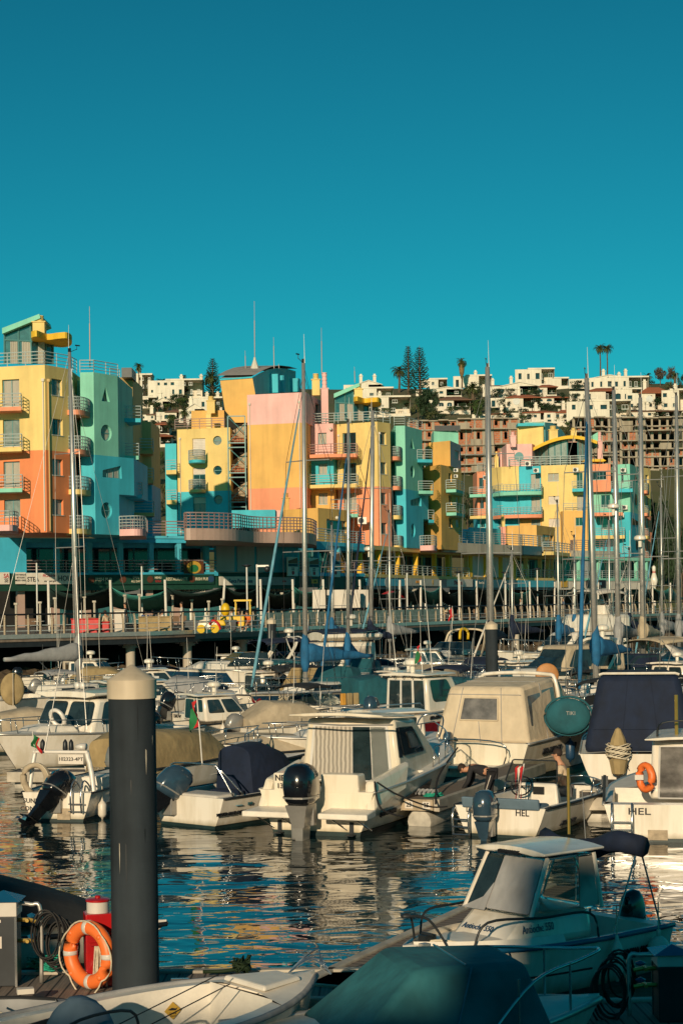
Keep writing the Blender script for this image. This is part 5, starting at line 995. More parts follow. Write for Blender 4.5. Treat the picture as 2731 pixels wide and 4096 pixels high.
class Cabin:
    """hexahedral deckhouse: y from a to b at the foot, width w0 foot / w1 top, z0..z1, rf / rb rake of front and back"""
    def __init__(s, root, a, b, w0, w1, z0, z1, rf=.4, rb=0., m='gelcoat', wf=None, bevel=.05, name='cabin', x=0, wft=None, zf=None):
        wf = wf or w0; wft = wft or w1*wf/w0; zf = z1 if zf is None else zf; X = lambda v: x+v
        s.b = [Vector(p) for p in ((X(-w0/2),a,z0),(X(w0/2),a,z0),(X(wf/2),b,z0),(X(-wf/2),b,z0))]; s.t = [Vector(p) for p in ((X(-w1/2),a+rb,z1),(X(w1/2),a+rb,z1),(X(wft/2),b-rf,zf),(X(-wft/2),b-rf,zf))]
        s.o = MB().hexa(s.b, s.t).build(name, m, root, 'a', bevel=bevel); s.root = root
        b_, t = s.b, s.t; s.face = dict(rear=(b_[0],b_[1],t[1],t[0]), right=(b_[1],b_[2],t[2],t[1]), front=(b_[2],b_[3],t[3],t[2]), left=(b_[3],b_[0],t[0],t[3]), top=(t[0],t[1],t[2],t[3]))
    def pane(s, f, s0, t0, s1, t1, m='winddark', r=.12, sub=True, **k): return pane(s.o if sub else s.root, s.face[f], s0, t0, s1, t1, m, r, **k)
    def roof(s, oa=.1, ob=.15, ow=.08, th=.07, m='gelcoat', crown=.06):
        t = s.t; n = 6; rows = []
        for i in range(n+1):
            y = i/n; l, r_ = t[0].lerp(t[3],y), t[1].lerp(t[2],y); d = (t[3]-t[0]).normalized()*((-oa if i == 0 else ob if i == n else 0)); row = []
            for j in range(7): u = j/6; p = l.lerp(r_,u)+d; p.x += (2*u-1)*ow; p.z += crown*(1-(2*u-1)**2); row.append(p)
            rows.append(row+[p-ZD*th*(.4 if k_ in (0,6) else 1)+ZD*(0) for k_, p in list(enumerate(row))[::-1]])
        for r__ in rows:
            for p in r__: p.z += th
        return MB().loft(rows).build('cabin_roof', m, s.root, 'a', bevel=.02)
def outboard(root, x, y, z, s=1., tilt=0, m='motorblack', legm='motorblack', turn=0, prop='steel', text_=None):
    """outboard on the transom, cowling above the bracket; tilt lifts the leg aft"""
    M = Matrix.Translation((x,y,z)) @ Matrix.Rotation(R(turn),4,'Z') @ Matrix.Rotation(-R(tilt),4,'X'); c = MB(); c.T = M; rings = []
    for zz, w, f, b in ((.02,.15,.20,-.24),(.1,.19,.25,-.30),(.32,.20,.25,-.34),(.52,.185,.22,-.33),(.64,.14,.14,-.27),(.69,.07,.04,-.16)):
        ring = []
        for k in range(12):
            a = 2*pi*k/12; ca, sa = math.cos(a), math.sin(a); e = .6; px = (abs(ca)**e)*(1 if ca > 0 else -1)*w; py = (abs(sa)**e)*(1 if sa > 0 else -1); py = (f+b)/2+py*(f-b)/2; ring.append((px*s,(py-.12)*s,zz*s))
        rings.append(ring)
    c.loft(rings); o = c.build('outboard_motor', m, root, True)
    rg = MB(); rg.T = M; rg.loft([[(p[0]*1.012,p[1]*1.012-.0,zz*s) for p in [((abs(math.cos(2*pi*k/12))**.6)*(1 if math.cos(2*pi*k/12) > 0 else -1)*.195*s,(-.045+(abs(math.sin(2*pi*k/12))**.6)*(1 if math.sin(2*pi*k/12) > 0 else -1)*.285-.12)*s) for k in range(12)]] for zz in (.135,.165)], False, False); rg.build('cowl_band', 'motorgrey', o)
    l = MB(); l.T = M; l.hexa([(-.08*s,-.28*s,-.35*s),(.08*s,-.28*s,-.35*s),(.07*s,.02*s,-.35*s),(-.07*s,.02*s,-.35*s)], [(-.15*s,-.36*s,.02*s),(.15*s,-.36*s,.02*s),(.12*s,.06*s,.02*s),(-.12*s,.06*s,.02*s)]); l.hexa([(-.035*s,-.24*s,-.95*s),(.035*s,-.24*s,-.95*s),(.03*s,-.02*s,-.95*s),(-.03*s,-.02*s,-.95*s)], [(-.06*s,-.27*s,-.34*s),(.06*s,-.27*s,-.34*s),(.05*s,0,-.34*s),(-.05*s,0,-.34*s)])
    l.box((0,-.19*s,-.72*s),(.22*s,.38*s,.018*s)); l.tube([(0,.1*s,-.86*s),(0,0,-.86*s),(0,-.3*s,-.86*s),(0,-.38*s,-.86*s)], [.01*s,.055*s,.055*s,.03*s], 8); l.poly([(0,-.05*s,-.92*s),(0,-.25*s,-.92*s),(0,-.2*s,-1.1*s),(0,-.1*s,-1.05*s)]); l.build('motor_leg', legm, o, 'a')
    p = MB(); p.T = M
    for k in range(3):
        a = k*2*pi/3+.5; d = Vector((math.cos(a),0,math.sin(a))); e_ = Vector((-d.z,0,d.x)); c_ = Vector((0,-.37*s,-.86*s)); p.poly([c_+d*.04*s, c_+d*.11*s+e_*.06*s-YD*.03*s, c_+d*.165*s, c_+d*.11*s-e_*.05*s+YD*.04*s])
    p.build('propeller', prop, o); k = MB(); k.bb(x-.12*s,x+.12*s,y-.06,y+.10,z-.35*s,z+.12*s).build('motor_bracket', 'motorgrey', o, bevel=.02)
    if text_:
        for sd in (1,):
            Mt = M @ Matrix(((0,0,1,.203*s),(1,0,0,-.2*s),(0,1,0,.42*s),(0,0,0,1))); text(text_, .1*s, 'reflective', 'lettering', o, Mt, .002, .8)
        Mt = M @ Matrix(((1,0,0,0),(0,0,-1,-.465*s),(0,1,0,.38*s),(0,0,0,1))); text(text_[:2], .08*s, 'reflective', 'lettering', o, Mt, .002, .8)
    return o
def flag(root, x, y, z, h=1.2, lean=.1, cols=('flaggreen','flagred'), w=.42, hh=.5, hang=True, side=1):
    o = MB().tube([(x,y,z),(x,y-lean,z+h)], .014, 6).build('flagstaff', 'railwhite', root)
    n = len(cols)
    for k, m in enumerate(cols):
        rows = []
        for i in range(5):
            t = (k+i/4)/n; v = []
            for j in range(5):
                u = j/4; xx = x+side*(w*t*.55+.05*math.sin(u*5+t*4)); zz = z+h-.05-u*hh-w*t*.75*(1 if hang else .15); v.append((xx, y-lean*(1-u*.2)-.06*math.sin(t*7+u*3), zz))
            rows.append(v)
        MB().loft(rows, False, False, False).build('flag', m, o, True)
    return o
def fender(root, p, L=.45, r=.09, m='fender', round_=False):
    p = Vector(p); mb = MB()
    if round_: mb.ball(p-ZD*r, r*1.0, 14, 9).tube([p-ZD*.02,p+ZD*.07], .03, 6)
    else: mb.lathe([(.02,.06),(.03,0),(r*.7,-.04),(r,-.1),(r,-L+.08),(r*.7,-L+.02),(.03,-L),(.02,-L-.05)], p, 12)
    o = mb.build('fender', m, root, True); MB().tube([p+ZD*.05,p+ZD*.4], .01, 5).build('fender_line', 'rope', o); return o
def radome(root, x, y, z, r=.28, h=.22, m='gelcoat', stalk=.3):
    return MB().lathe([(r*.3,-stalk),(r*.3,0),(r*.85,.0),(r,.04),(r*.97,h*.7),(r*.7,h),(.02,h+.02)], (x,y,z), 18).build('radar_dome', m, root, 'a')
def whip(root, x, y, z, h, dx=0, dy=0, m='railwhite', r=.012): return MB().tube([(x,y,z),(x+dx*.25,y+dy*.25,z+h*.25),(x+dx,y+dy,z+h)], [r*1.6,r,r*.5], 5).build('whip_aerial', m, root)
def hoop(root, pts, r=.016, m='steel', name='hoop_rail'): return MB().tube(arc(pts,5), r, 7).build(name, m, root, True)
def canopy(root, rows, m, name='canvas_cover', n=8, sub=None, ends=True, sag=0):
    """fabric over hoops: rows [(y, half width at foot, z foot, half width at top, z top)]"""
    rings = []
    for i, (y, w, z0, wt, z1) in enumerate(rows):
        ring = [Vector((-w,y,z0)), Vector((-(w*.62+wt*.38),y,z0+(z1-z0)*.42)), Vector((-(w*.2+wt*.8),y,z0+(z1-z0)*.82))]
        for k in range(n+1): u = -1+2*k/n; ring.append(Vector((wt*u*.96,y,z1-(z1-z0)*.05*u*u*2*abs(u)+.0)))
        ring += [Vector((w*.2+wt*.8,y,z0+(z1-z0)*.82)), Vector((w*.62+wt*.38,y,z0+(z1-z0)*.42)), Vector((w,y,z0))]; rings.append(ring)
    return MB().loft(rings, ends, ends).build(name, m, root, 'a')
def bimini(root, a, b, w, z, m='canvasnavy', z0=None, feet=None, crown=.12):
    rows = []
    for i in range(6):
        t = i/5; y = a+(b-a)*t; zz = z-.10*(2*t-1)**2; rows.append([Vector((w/2*u, y, zz-crown*abs(u)**2.5-(.09 if abs(u) > .99 else 0))) for u in (-1,-.97,-.7,-.35,0,.35,.7,.97,1)])
    o = MB().loft(rows, False, False, False).build('bimini_top', m, root, True); d = o.modifiers.new('t','SOLIDIFY'); d.thickness = .025
    if z0 is not None:
        for sd in (-1,1):
            f = MB()
            for y in (a+.05,(a+b)/2,b-.05): f.tube([(sd*w/2,y,z-crown),(sd*w/2,(feet or (a+b)/2),z0)], .013, 5)
            f.build('bimini_frame', 'steel', o)
    return o
def cleat_line(root, pts, m='ropeblack', r=.012): return MB().tube(arc(pts,6), r, 5).build('mooring_line', m, root, True)
def sail(name, label, px, py, Y, rz, L, B, F0, F1, mast_f, top, base_lift=0, m='gelcoat', stripe=None, mastr=.085, boom=None, cover='canvasblue', jib=None, spread=(.42,.7), cabin=True, hood=None, cat='sailboat', deck=.9, shrouds=True, rail=True, group=None, jr=.06, radar=None, jibtop=.93, boomz=1.5, boomang=0, stern_rail=True):
    """sailing boat placed by the photo position of its mast foot; top = photo position of the masthead"""
    foot = P(px,py,Y); ang = R(rz); my = L*mast_f; fwd = Vector((-math.sin(ang),math.cos(ang),0)); loc = Vector((foot.x,foot.y,0))-fwd*my
    rt = thing(name, label, cat, loc, ang, group); h = Hull(rt, L, B, F0, F1, m, pit=(.06,.36), floor=.35, stripe=stripe, full=.35, rake=.14, pw=1.7, aft=.7)
    tp = P(top[0],top[1],Y); inv = Matrix.Rotation(-ang,3,'Z'); d = inv @ Vector((tp.x-foot.x,0,0)); T = Vector((d.x,my+d.y,tp.z)); Bp = Vector((0,my,F0+.25)); at = lambda f: Bp.lerp(T,f)
    MB().tube([Bp,at(.5),T], [mastr,mastr,mastr*.72], 10).build('mast', 'alu', rt, True)
    k = MB(); k.tube([T,T+ZD*.15+YD*.35], .012, 5).tube([T+YD*.35+ZD*.12,T+YD*.35+ZD*.3], .01, 5).box(T+YD*.38+ZD*.3,(.02,.22,.05)).box(T+ZD*.08,(.09,.09,.16)); k.build('masthead_gear', 'black', rt); whip(rt, T.x-.06, T.y, T.z, 1.1, .02, 0)
    w = MB(); st = []
    for f in spread:
        p = at(f); sw = B*.42*(1.15-f*.5); s_ = MB().tube([p-XD*sw-YD*.25,p,p+XD*sw-YD*.25], .022, 6).build('spreader', 'alu', rt); st.append((p-XD*sw-YD*.25,p+XD*sw-YD*.25))
    if shrouds:
        for sd in (0,1):
            c = Vector(((-1,1)[sd]*h.half(mast_f)*.95,my-.3,F0+.15)); w.tube([c]+[s_[sd] for s_ in st]+[at(.97)], .010, 4); w.tube([c-YD*.3,at(spread[0])], .010, 4)
        w.tube([(0,.1,F0+.1),T], .008, 4); w.tube([(0,L*.985,F1+.05),at(jibtop)], .008, 4); w.tube([(.12,my+.2,F0+.5),at(.95)+XD*.12], .008, 4).tube([(-.12,my-.1,F0+.5),at(.9)-XD*.1], .008, 4); w.build('rigging', 'ropeblack' if stripe else 'motorgrey', rt)
    if jib: a = Vector((0,L*.985,F1+.25)); MB().tube([a,a.lerp(at(jibtop),.05),a.lerp(at(jibtop),.4),a.lerp(at(jibtop),.92)], [jr*.6,jr*1.15,jr,jr*.45], 8).build('furled_jib', jib, rt, True)
    if boom:
        a = at(0)+ZD*boomz; e = a+Matrix.Rotation(boomang,3,'Z') @ Vector((0,-boom,.1)); MB().tube([a,e], .06, 8).build('boom', 'alu', rt)
        if cover:
            mb = MB(); rings = []
            for i in range(12):
                t = i/11; p = a.lerp(e,t); hh = .62*(1-t)**1.1+.16+.03*math.sin(t*19); ww = .15*(1-t)+.09; ring = []
                for q in range(10): an = 2*pi*q/10; ring.append(p+Vector((ww*math.cos(an)+.015*math.sin(t*30+q*3),0,hh*.5*(1+math.sin(an))-.07)))
                rings.append(ring)
            mb.loft(rings); mb.lathe([(.10,-.5),(.17,-.2),(.18,.3),(.14,.7),(.08,.95)], a+ZD*.1, 10); mb.build('sail_cover', cover, rt, True)
    if cabin:
        c = Cabin(rt, L*.36, L*.72, B*.62, B*.5, F0+.02, F0+.42, .5, .1, 'deckwhite', B*.36); c.pane('right',.12,.3,.8,.75); c.pane('left',.2,.3,.88,.75)
    if hood: canopy(rt, [(L*.30,B*.30,F0+.3,B*.24,F0+.95),(L*.38,B*.32,F0+.3,B*.26,F0+1.0),(L*.46,B*.28,F0+.3,B*.1,F0+.45)], hood, 'spray_hood')
    if rail:
        h.rail(.72,.55,n=2,k=2,name='pulpit'); q = MB(); 
        for sd in (-1,1):
            for t in (.05,.25,.45,.62): q.tube([h.pt(t,1,sd)-XD*sd*.05,h.pt(t,1,sd)-XD*sd*.05+ZD*.55], .012, 5)
            for hh in (.28,.55): q.tube([h.pt(t,1,sd)-XD*sd*.05+ZD*hh for t in (.0,.05,.25,.45,.62,.72)], .007, 4)
        q.tube([h.pt(0,1,-1)+ZD*.55,h.pt(0,1,1)+ZD*.55], .012, 5); q.build('guard_rail', 'steel', rt)
    if radar: p = at(radar); radome(rt, p.x, p.y+.3, p.z, .26, .2)
    return rt, h, at

def seams(c, lines, m='canvasgrey', r=.010):
    for f, a, b in lines:
        q = c.face[f]; n = (q[1]-q[0]).cross(q[3]-q[0]).normalized(); MB().tube([quadpt(q,a[0]+(b[0]-a[0])*i/6,a[1]+(b[1]-a[1])*i/6)+n*.004 for i in range(7)], r, 5).build('seam', m, c.o)
# ======== front row across the open water ========
# -- small white boat with the arch and number 102323 --
r = boat('motor_boat','small white open boat with a white arch carrying the number 102323, black motor tilted up',228,3288,-14); r.scale.z = .76; h = Hull(r,4.9,1.62,.78,.95,'gelcoat',pit=(.06,.62),floor=.35,rub='darkmetal')
hoop(r,[(-.68,.18,.75),(-.66,.3,1.4),(-.62,.36,1.82)],.045,'railwhite','arch_leg'); hoop(r,[(.74,.18,.72),(.66,.26,1.3),(.52,.36,1.84)],.055,'railwhite','arch_leg'); MB().bb(-.66,.56,.30,.42,1.80,1.88).build('arch_beam','railwhite',r,bevel=.02)
o = MB().bb(-.06,.49,.25,.27,1.52,1.78).build('number_plate','signwhite',r); h.stern_text('102323-4PT',.215,1.65,.135,y=.245,sx=.82)
outboard(r,.0,-.05,.62,1.08,42,'motorblack','motorblack',-28)
for sx_ in (-.45,.05,.18): MB().lathe([(.05,0),(.06,.03),(.05,.22),(.01,.3)],(sx_,.36,1.88),8).build('deck_fitting','darkmetal',r,True)
MB().lathe([(.05,0),(.09,.1),(.1,.22)],(.3,.32,1.98),10,Matrix.Rotation(pi/2,3,'Y')).build('horn','railwhite',r,True); flag(r,-.6,.3,1.85,.55,.1,('flaggreen','flagred'),.3,.35); whip(r,-.38,.3,1.88,2.4,.35,.1)
o = MB().tube([(-.52+.26*math.cos(a),.12+.05*math.sin(a*2),1.1+.40*math.sin(a)) for a in [i*2*pi/20 for i in range(20)]],.075,8,True).build('horseshoe_buoy','canvasbeige',r,True)
MB().tube([(-.52+.31*math.cos(a),.10,1.1+.46*math.sin(a)) for a in [i*2*pi/20 for i in range(20)]],.012,5,True).build('grab_line','rope',o)
for x in (.36,.58): hoop(r,[(x,-.10,.25),(x,-.14,.7),(x+.02,-.02,1.1),(x+.1,.1,.95),(x+.12,.12,.7)],.02,'steel','ladder_rail')
MB().bb(.3,.64,-.12,-.08,.28,.31).bb(.3,.64,-.12,-.08,.48,.51).build('ladder_step','steel',r)
h.stern_text('SUNHE',-.52,.55,.17); h.stern_text('CONTIGO',-.48,.34,.17); MB().bb(.02,.3,-.03,-.003,.06,.36).build('transom_pad','woodpost',r); MB().bb(.3,.75,.6,1.3,.4,1.12).bb(.34,.71,.62,1.28,1.12,1.14).build('console','deckwhite',r,bevel=.03)
fender(r,(.80,1.2,.62)); fender(r,(.79,.5,.5))
# -- open boat with navy console cover --
r = boat('motor_boat','white open boat marked WATER BLUE with a navy covered console and the small Portuguese flag',752,3308,-41); r.scale.z = .76; h = Hull(r,5.1,2.0,.80,1.05,'gelcoat',pit=(.12,.72),floor=.35,rub='darkmetal',full=.55,aft=1.)
h.side_text('WATER BLUE-135799-4PT',.075,.50,.120,sx=.75); h.side_text('541',.15,.74,.10,m='canvasteal',sx=.9); h.side_text('~~~',.09,.74,.12,m='canvaslightblue')
outboard(r,-.45,-.1,.70,1.2,40,'motorblue','motorblack',-20)
canopy(r,[(1.25,.34,.55,.26,1.35),(1.32,.55,.5,.42,1.98),(1.9,.62,.5,.46,2.05),(2.55,.62,.5,.30,1.75),(2.9,.5,.7,.2,1.1)],'canvasnavy','console_cover'); MB().box((.1,1.0,.62),(.8,.4,.5),tx=.8,ty=.9).build('seat_cover','canvasnavy',r,bevel=.05)
MB().box((0,.35,.8),(1.5,.6,.12)).build('stern_bench','nonskid',r,bevel=.05); hoop(r,[(-.8,.3,.8),(-.75,.25,1.5),(-.3,.2,1.62),(.45,.2,1.62),(.62,.22,1.55),(.92,.35,.82)],.022,'steel','ski_arch'); hoop(r,[(.5,.2,1.62),(.72,.3,1.4),(1.0,.55,.85)],.018,'steel','ski_arch')
flag(r,.22,.2,1.6,1.75,.12,('flagred','flaggreen'),.34,.62,side=-1); h.rail(.80,.2,k=2)
# -- pilothouse cruiser NERTHUS --
r = boat('pilothouse_boat','largest front white pilothouse boat marked NERTHUS with curtained glass doors',1266,3343,-22); r.scale.z = .80; h = Hull(r,7.0,2.5,1.05,1.62,'cream',pit=(.10,.42),floor=.45,full=.5,pw=2.2,rake=.10,rub='alu')
MB().hexa([(-1.27,-.62,.48),(-.28,-.62,.48),(-.28,.02,.48),(-1.2,.02,.48)],[(-1.27,-.62,.62),(-.28,-.62,.62),(-.28,.02,.66),(-1.2,.02,.66)]).build('swim_platform','deckwhite',r,bevel=.03); MB().hexa([(.28,-.62,.48),(1.27,-.62,.48),(1.2,.02,.48),(.28,.02,.48)],[(.28,-.62,.62),(1.27,-.62,.62),(1.2,.02,.66),(.28,.02,.66)]).build('swim_platform','deckwhite',r,bevel=.03)
for x in (-1.0,-.5,.5,1.0): MB().tube([(x,-.55,.5),(x+.12,-.02,.16)],.018,5).build('platform_strut','steel',r)
for x in (-.75,.72): MB().bb(x-.04,x+.04,-.03,-.005,.02,.34).box((x+.01,-.08,.05),(.16,.22,.02)).build('trim_tab','darkmetal',r)
outboard(r,-.02,-.42,.80,1.42,0,'motorblack','motorgrey',0); MB().hexa([(-.2,-.75,.0),(-.06,-.75,.0),(-.06,-.5,.0),(-.2,-.5,.0)],[(-.22,-.78,1.0),(-.05,-.78,1.0),(-.05,-.5,1.0),(-.22,-.5,1.0)]).build('spare_motor','motorgrey',r,bevel=.04)
o = MB().hexa([(-.88,.0,.98),(-.1,.0,.98),(-.1,.5,.98),(-.88,.5,.98)],[(-.88,-.02,1.46),(-.1,-.02,1.46),(-.1,.35,1.46),(-.88,.35,1.46)]).build('stern_seat','cream',r,bevel=.04); h.stern_text('NERTHUS',-.48,1.34,.2,y=-.045); h.stern_text('134914-5PT',-.46,1.15,.17,y=-.04)
MB().hexa([(.1,.0,.98),(.86,.0,.98),(.86,.5,.98),(.1,.5,.98)],[(.1,-.02,1.46),(.86,-.02,1.46),(.86,.35,1.46),(.1,.35,1.46)]).build('stern_seat','cream',r,bevel=.04); MB().bb(-.95,.9,.05,.4,.46,.97).build('stern_locker','cream',r)
for sd in (-1,1): MB().hexa([(sd*.98,-.06,.6),(sd*1.22,-.06,.6),(sd*1.25,1.6,.9),(sd*1.05,1.6,.9)],[(sd*.92,.14,1.28),(sd*1.12,.14,1.32),(sd*1.22,1.9,1.58),(sd*1.05,1.9,1.58)]).build('side_coaming','cream',r,bevel=.08)
c = Cabin(r,1.75,4.95,2.16,1.86,1.02,2.62,1.55,.05,'cream',1.9,.08,wft=1.55,zf=2.50); c.roof(.65,-.1,.06,.08,'cream')
c.pane('rear',.08,.03,.92,.90,'framewhite',.02,name='door_frame',d=.015); 
for s0, s1, m in ((.11,.35,'curtain'),(.355,.52,'curtain'),(.53,.72,'winddark'),(.73,.89,'windowclear')): c.pane('rear',s0,.05,s1,.87,m,.02,name='sliding_door',d=.03)
c.pane('right',.02,.40,.10,.86,'winddark',.1); c.pane('right',.13,.42,.70,.86,'winddark',.12,skew=-.10,frame=('black',.012)); c.pane('right',.34,.52,.60,.78,'vinyl',.05,d=.03,name='sliding_window',frame=('black',.012)); c.pane('left',.30,.42,.85,.86,'winddark',.12); c.pane('front',.04,.18,.96,.9,'winddark',.08)
MB().tube([(.35,2.4,2.86),(.55,2.5,2.9),(.62,4.2,2.82),(.6,4.4,2.74)],.022,6).build('roof_rail','alu',r); MB().tube([(-1.15,1.3,2.55),(0,1.22,2.5),(1.1,1.25,2.52)],.022,6).build('awning_bar','alu',r)
q = [h.pt(.60,.38,1)+XD*.02,h.pt(.74,.46,1)+XD*.02,h.pt(.74,.66,1)+XD*.02,h.pt(.60,.50,1)+XD*.02]; 
q = [h.pt(.22,.52,1),h.pt(.46,.60,1),h.pt(.46,.86,1),h.pt(.22,.62,1)]; pane(r,q,.05,.1,.95,.9,'winddark',.2,'hull_window',.04)
h.side_text('QUICKSHER',.14,.42,.17,m='ink',sx=.9); h.rail(.52,.50,n=1,k=5,ins=.12); hoop(r,[(-.3,6.3,1.65),(-.25,6.75,2.25),(.25,6.75,2.25),(.3,6.3,1.65)],.018,'steel','pulpit')
cleat_line(r,[(1.2,.1,1.28),(1.45,.5,.95),(1.9,1.0,.62),(2.2,1.2,.6)],'ropeblack',.02); cleat_line(r,[(1.2,4.9,1.6),(1.35,3.2,1.05),(1.9,1.4,.62)],'ropeblack',.02); cleat_line(r,[(1.15,.1,1.3),(1.3,.0,.7),(1.6,.4,.45)],'ropeblack',.02)
# -- little orange-cream tender HEL with windscreen and the two people --
r = boat('motor_boat','small white runabout marked HEL with a steering wheel, grey motor, man seated at its bow',2000,3352,-29); r.scale.z = .86; h = Hull(r,4.3,1.95,.66,.66,'gelcoat',pit=(.10,.9),floor=.32,full=.55,pw=2.4,rake=.12,rub='darkmetal'); HELB = r
h.side_text('XORUS 500',.28,.38,.17,m='ink'); h.stern_text('HEL',.45,.55,.2); h.stern_text('LOUIS',-.52,.57,.15); outboard(r,-.12,-.28,.40,.98,0,'motorblue','motorblue',6,text_='60 4-stroke')
MB().box((0,.30,.66),(1.55,.5,.12)).build('stern_cushion','motorcover',r,bevel=.05); MB().hexa([(-.75,-.05,.62),(.8,-.05,.62),(.8,.05,.62),(-.75,.05,.62)],[(-.75,-.1,.86),(.8,-.1,.86),(.8,0,.86),(-.75,0,.86)]).build('backrest_cushion','motorcover',r,bevel=.03)
for x in (-.88,-.55): hoop(r,[(x,-.16,.0),(x,-.2,.4),(x,-.12,.62),(x,.0,.5)],.022,'steel','ladder_rail')
for z in (.05,.22,.38): MB().tube([(-.88,-.2,z),(-.55,-.2,z)],.018,5).build('ladder_step','steel',r)
o = Cabin(r,1.15,1.75,.95,.8,.32,1.05,.3,.05,'deckwhite',.7,.05,'console',.25); q = MB().tube([(.0+.21*math.cos(a),1.02+.08*math.sin(a),1.0+.2*math.sin(a)) for a in [i*2*pi/18 for i in range(18)]],.018,6,True).tube([(-.2,1.02,1.0),(.2,1.02,1.0)],.014,5).tube([(0,1.02,1.0),(0,1.2,.9)],.014,5); q.build('steering_wheel','black',o.o,True)
q = [(-.45,1.3,1.05),(.62,1.3,1.05),(.54,1.5,1.52),(-.37,1.5,1.52)]; pane(o.o,q,0,0,1,1,'windowclear',.08,'windscreen',frame=('darkmetal',.016)); MB().box((.3,1.14,.9),(.22,.03,.16)).build('instrument','black',o.o)
MB().box((-.1,.62,.5),(.5,.3,.4)).build('helm_seat','black',r,bevel=.05); h.rail(.55,.22,k=3); o = MB().tube([(.30,.1,.75),(.52,-.05,1.62)],.016,6).build('flagstaff','railwhite',r)
for k, m in enumerate(('flagred','signwhite','flaggreen')):
    MB().loft([[(.51-.05*k-.025*i-.06*j/4, -.04-.08*math.sin(i+j*.8), 1.58-.17*j-.03*i) for j in range(5)] for i in range(3)], False, False, False).build('flag', m if k < 2 else 'flagred', o, True)
# -- white cabin boat HEL cut by the right edge --
r = boat('motor_boat','white wheelhouse boat marked HEL, cut off by the right edge, with an orange lifebuoy',2625,3370,-12); r.scale.z = .78; h = Hull(r,5.8,2.0,.86,1.05,'gelcoat',pit=(.06,.4),floor=.4,rub='alu')
h.stern_text('HEL',-.30,.70,.22,sx=1.1); outboard(r,.80,-.12,.62,1.2,38,'motorblue','motorblack',10)
for x in (-.78,-.42): hoop(r,[(x,-.2,.1),(x,-.22,.5),(x,-.1,.88),(x,.1,.8)],.024,'steel','ladder_rail')
for z in (.15,.32,.5): MB().bb(-.78,-.42,-.24,-.18,z-.012,z+.012).build('ladder_step','steel',r)
MB().bb(-.15,.2,-.03,-.003,.05,.28).build('transom_pad','woodpost',r); c = Cabin(r,1.3,3.6,1.30,1.2,.8,2.22,.6,0,'gelcoat',1.1,.06,x=.50); c.roof(.45,.1,.1,.07); c.pane('rear',.12,.02,.5,.9,'vinyl',.03,name='cabin_door',frame=('framewhite',.02)); c.pane('rear',.56,.35,.92,.88); c.pane('right',.1,.45,.8,.9); c.pane('left',.2,.45,.9,.9)
o = MB().tube([(-.22+.12*math.cos(a),1.12-.12*math.cos(a),1.35+.30*math.sin(a)) for a in [i*2*pi/20 for i in range(20)]],.075,8,True).build('lifebuoy','buoyorange',r,True); MB().box((-.34,1.2,1.35),(.16,.2,.12)).build('buoy_band','reflective',o); hoop(r,[(.0,1.25,2.3),(.1,1.2,2.65),(.8,1.2,2.7),(1.0,1.3,2.6)],.022,'darkmetal','roof_hoop')
MB().tube([(-.95,.3,.86),(-.93,.35,1.5)],.03,6).box((-.93,.35,1.35),(.12,.04,.25)).build('rod_holder','darkmetal',r)
MB().tube([(.35,1.5,2.3),(.35,1.5,3.3)],.035,8).build('aerial_post','brass',r)
# -- finger pontoon 23 / 25 --
def pontoon(name, label, pts, w, zt=.48, cat='pontoon', group=None, floats=True):
    a, b = Vector(pts[0]), Vector(pts[1]); d = (b-a); L = d.length; ang = math.atan2(-d.x,d.y); rt = thing(name, label, cat, (a.x,a.y,0), ang, group)
    m = MB().bb(-w/2+.06,w/2-.06,0,L,zt-.05,zt); m.build('planking','deckgrey',rt)
    for sd in (-1,1): MB().bb(sd*w/2-.06,sd*w/2+.06,-.02,L,zt-.22,zt+.03).build('edge_beam','pontoonside',rt,bevel=.015)
    MB().bb(-w/2+.061,w/2-.061,-.06,-.001,zt-.2,zt+.02).build('end_beam','woodpost',rt)
    if floats:
        k = max(2,int(L/2.6))
        for i in range(k): MB().lathe([(.02,0),(.24,.02),(.27,.1),(.27,1.6),(.24,1.68),(.02,1.7)],(0,.05+i*(L-1.8)/max(1,k-1),.08),14,Matrix.Rotation(-pi/2,3,'X')).build('float','floatplastic',rt,'a')
    return rt
fp = G(1672,3308); rt = pontoon('finger_pontoon','wooden finger pontoon numbered 23 and 25 on its end, grey round float',[fp.xy, fp.xy+Vector((2.9,7.2))],.78,.52)
for x, tx in ((-.16,'23'),(.2,'25')):
    o = MB().bb(x-.08,x+.08,-.075,-.061,.36,.5).build('number_plate','signwhite',rt); M_ = Matrix((XD,ZD,-YD)).transposed().to_4x4(); M_.translation = Vector((x,-.078,.43)); text(tx,.12,'ink','lettering',o,M_,.003,.9,bold=.02)
mb = MB()
for i in range(7): mb.tube([(.06+.11*math.cos(a)+.02*i,.5+.1*math.sin(a)+.03*i,.55+.02*(i % 3)) for a in [j*2*pi/12 for j in range(12)]],.014,5,True)
tag(mb.build('rope_coil','ropegreen',label='small green rope coil lying on the numbered finger pontoon',cat='rope'),).location = (0,0,0)
o = bpy.data.objects['rope_coil']; o.location = rt.location; o.rotation_euler = rt.rotation_euler
mb = MB()
for i in range(6): mb.tube([(-.3+.09*i+.05*math.cos(a),.55+.04*math.sin(a)*3,.58+.07*abs(math.sin(a))) for a in [j*pi/6 for j in range(7)]],.028,6)
o = mb.build('fender_coil','canvasgrey',label='striped grey hose coil beside the green rope on the finger pontoon',cat='hose'); o.location = rt.location; o.rotation_euler = rt.rotation_euler
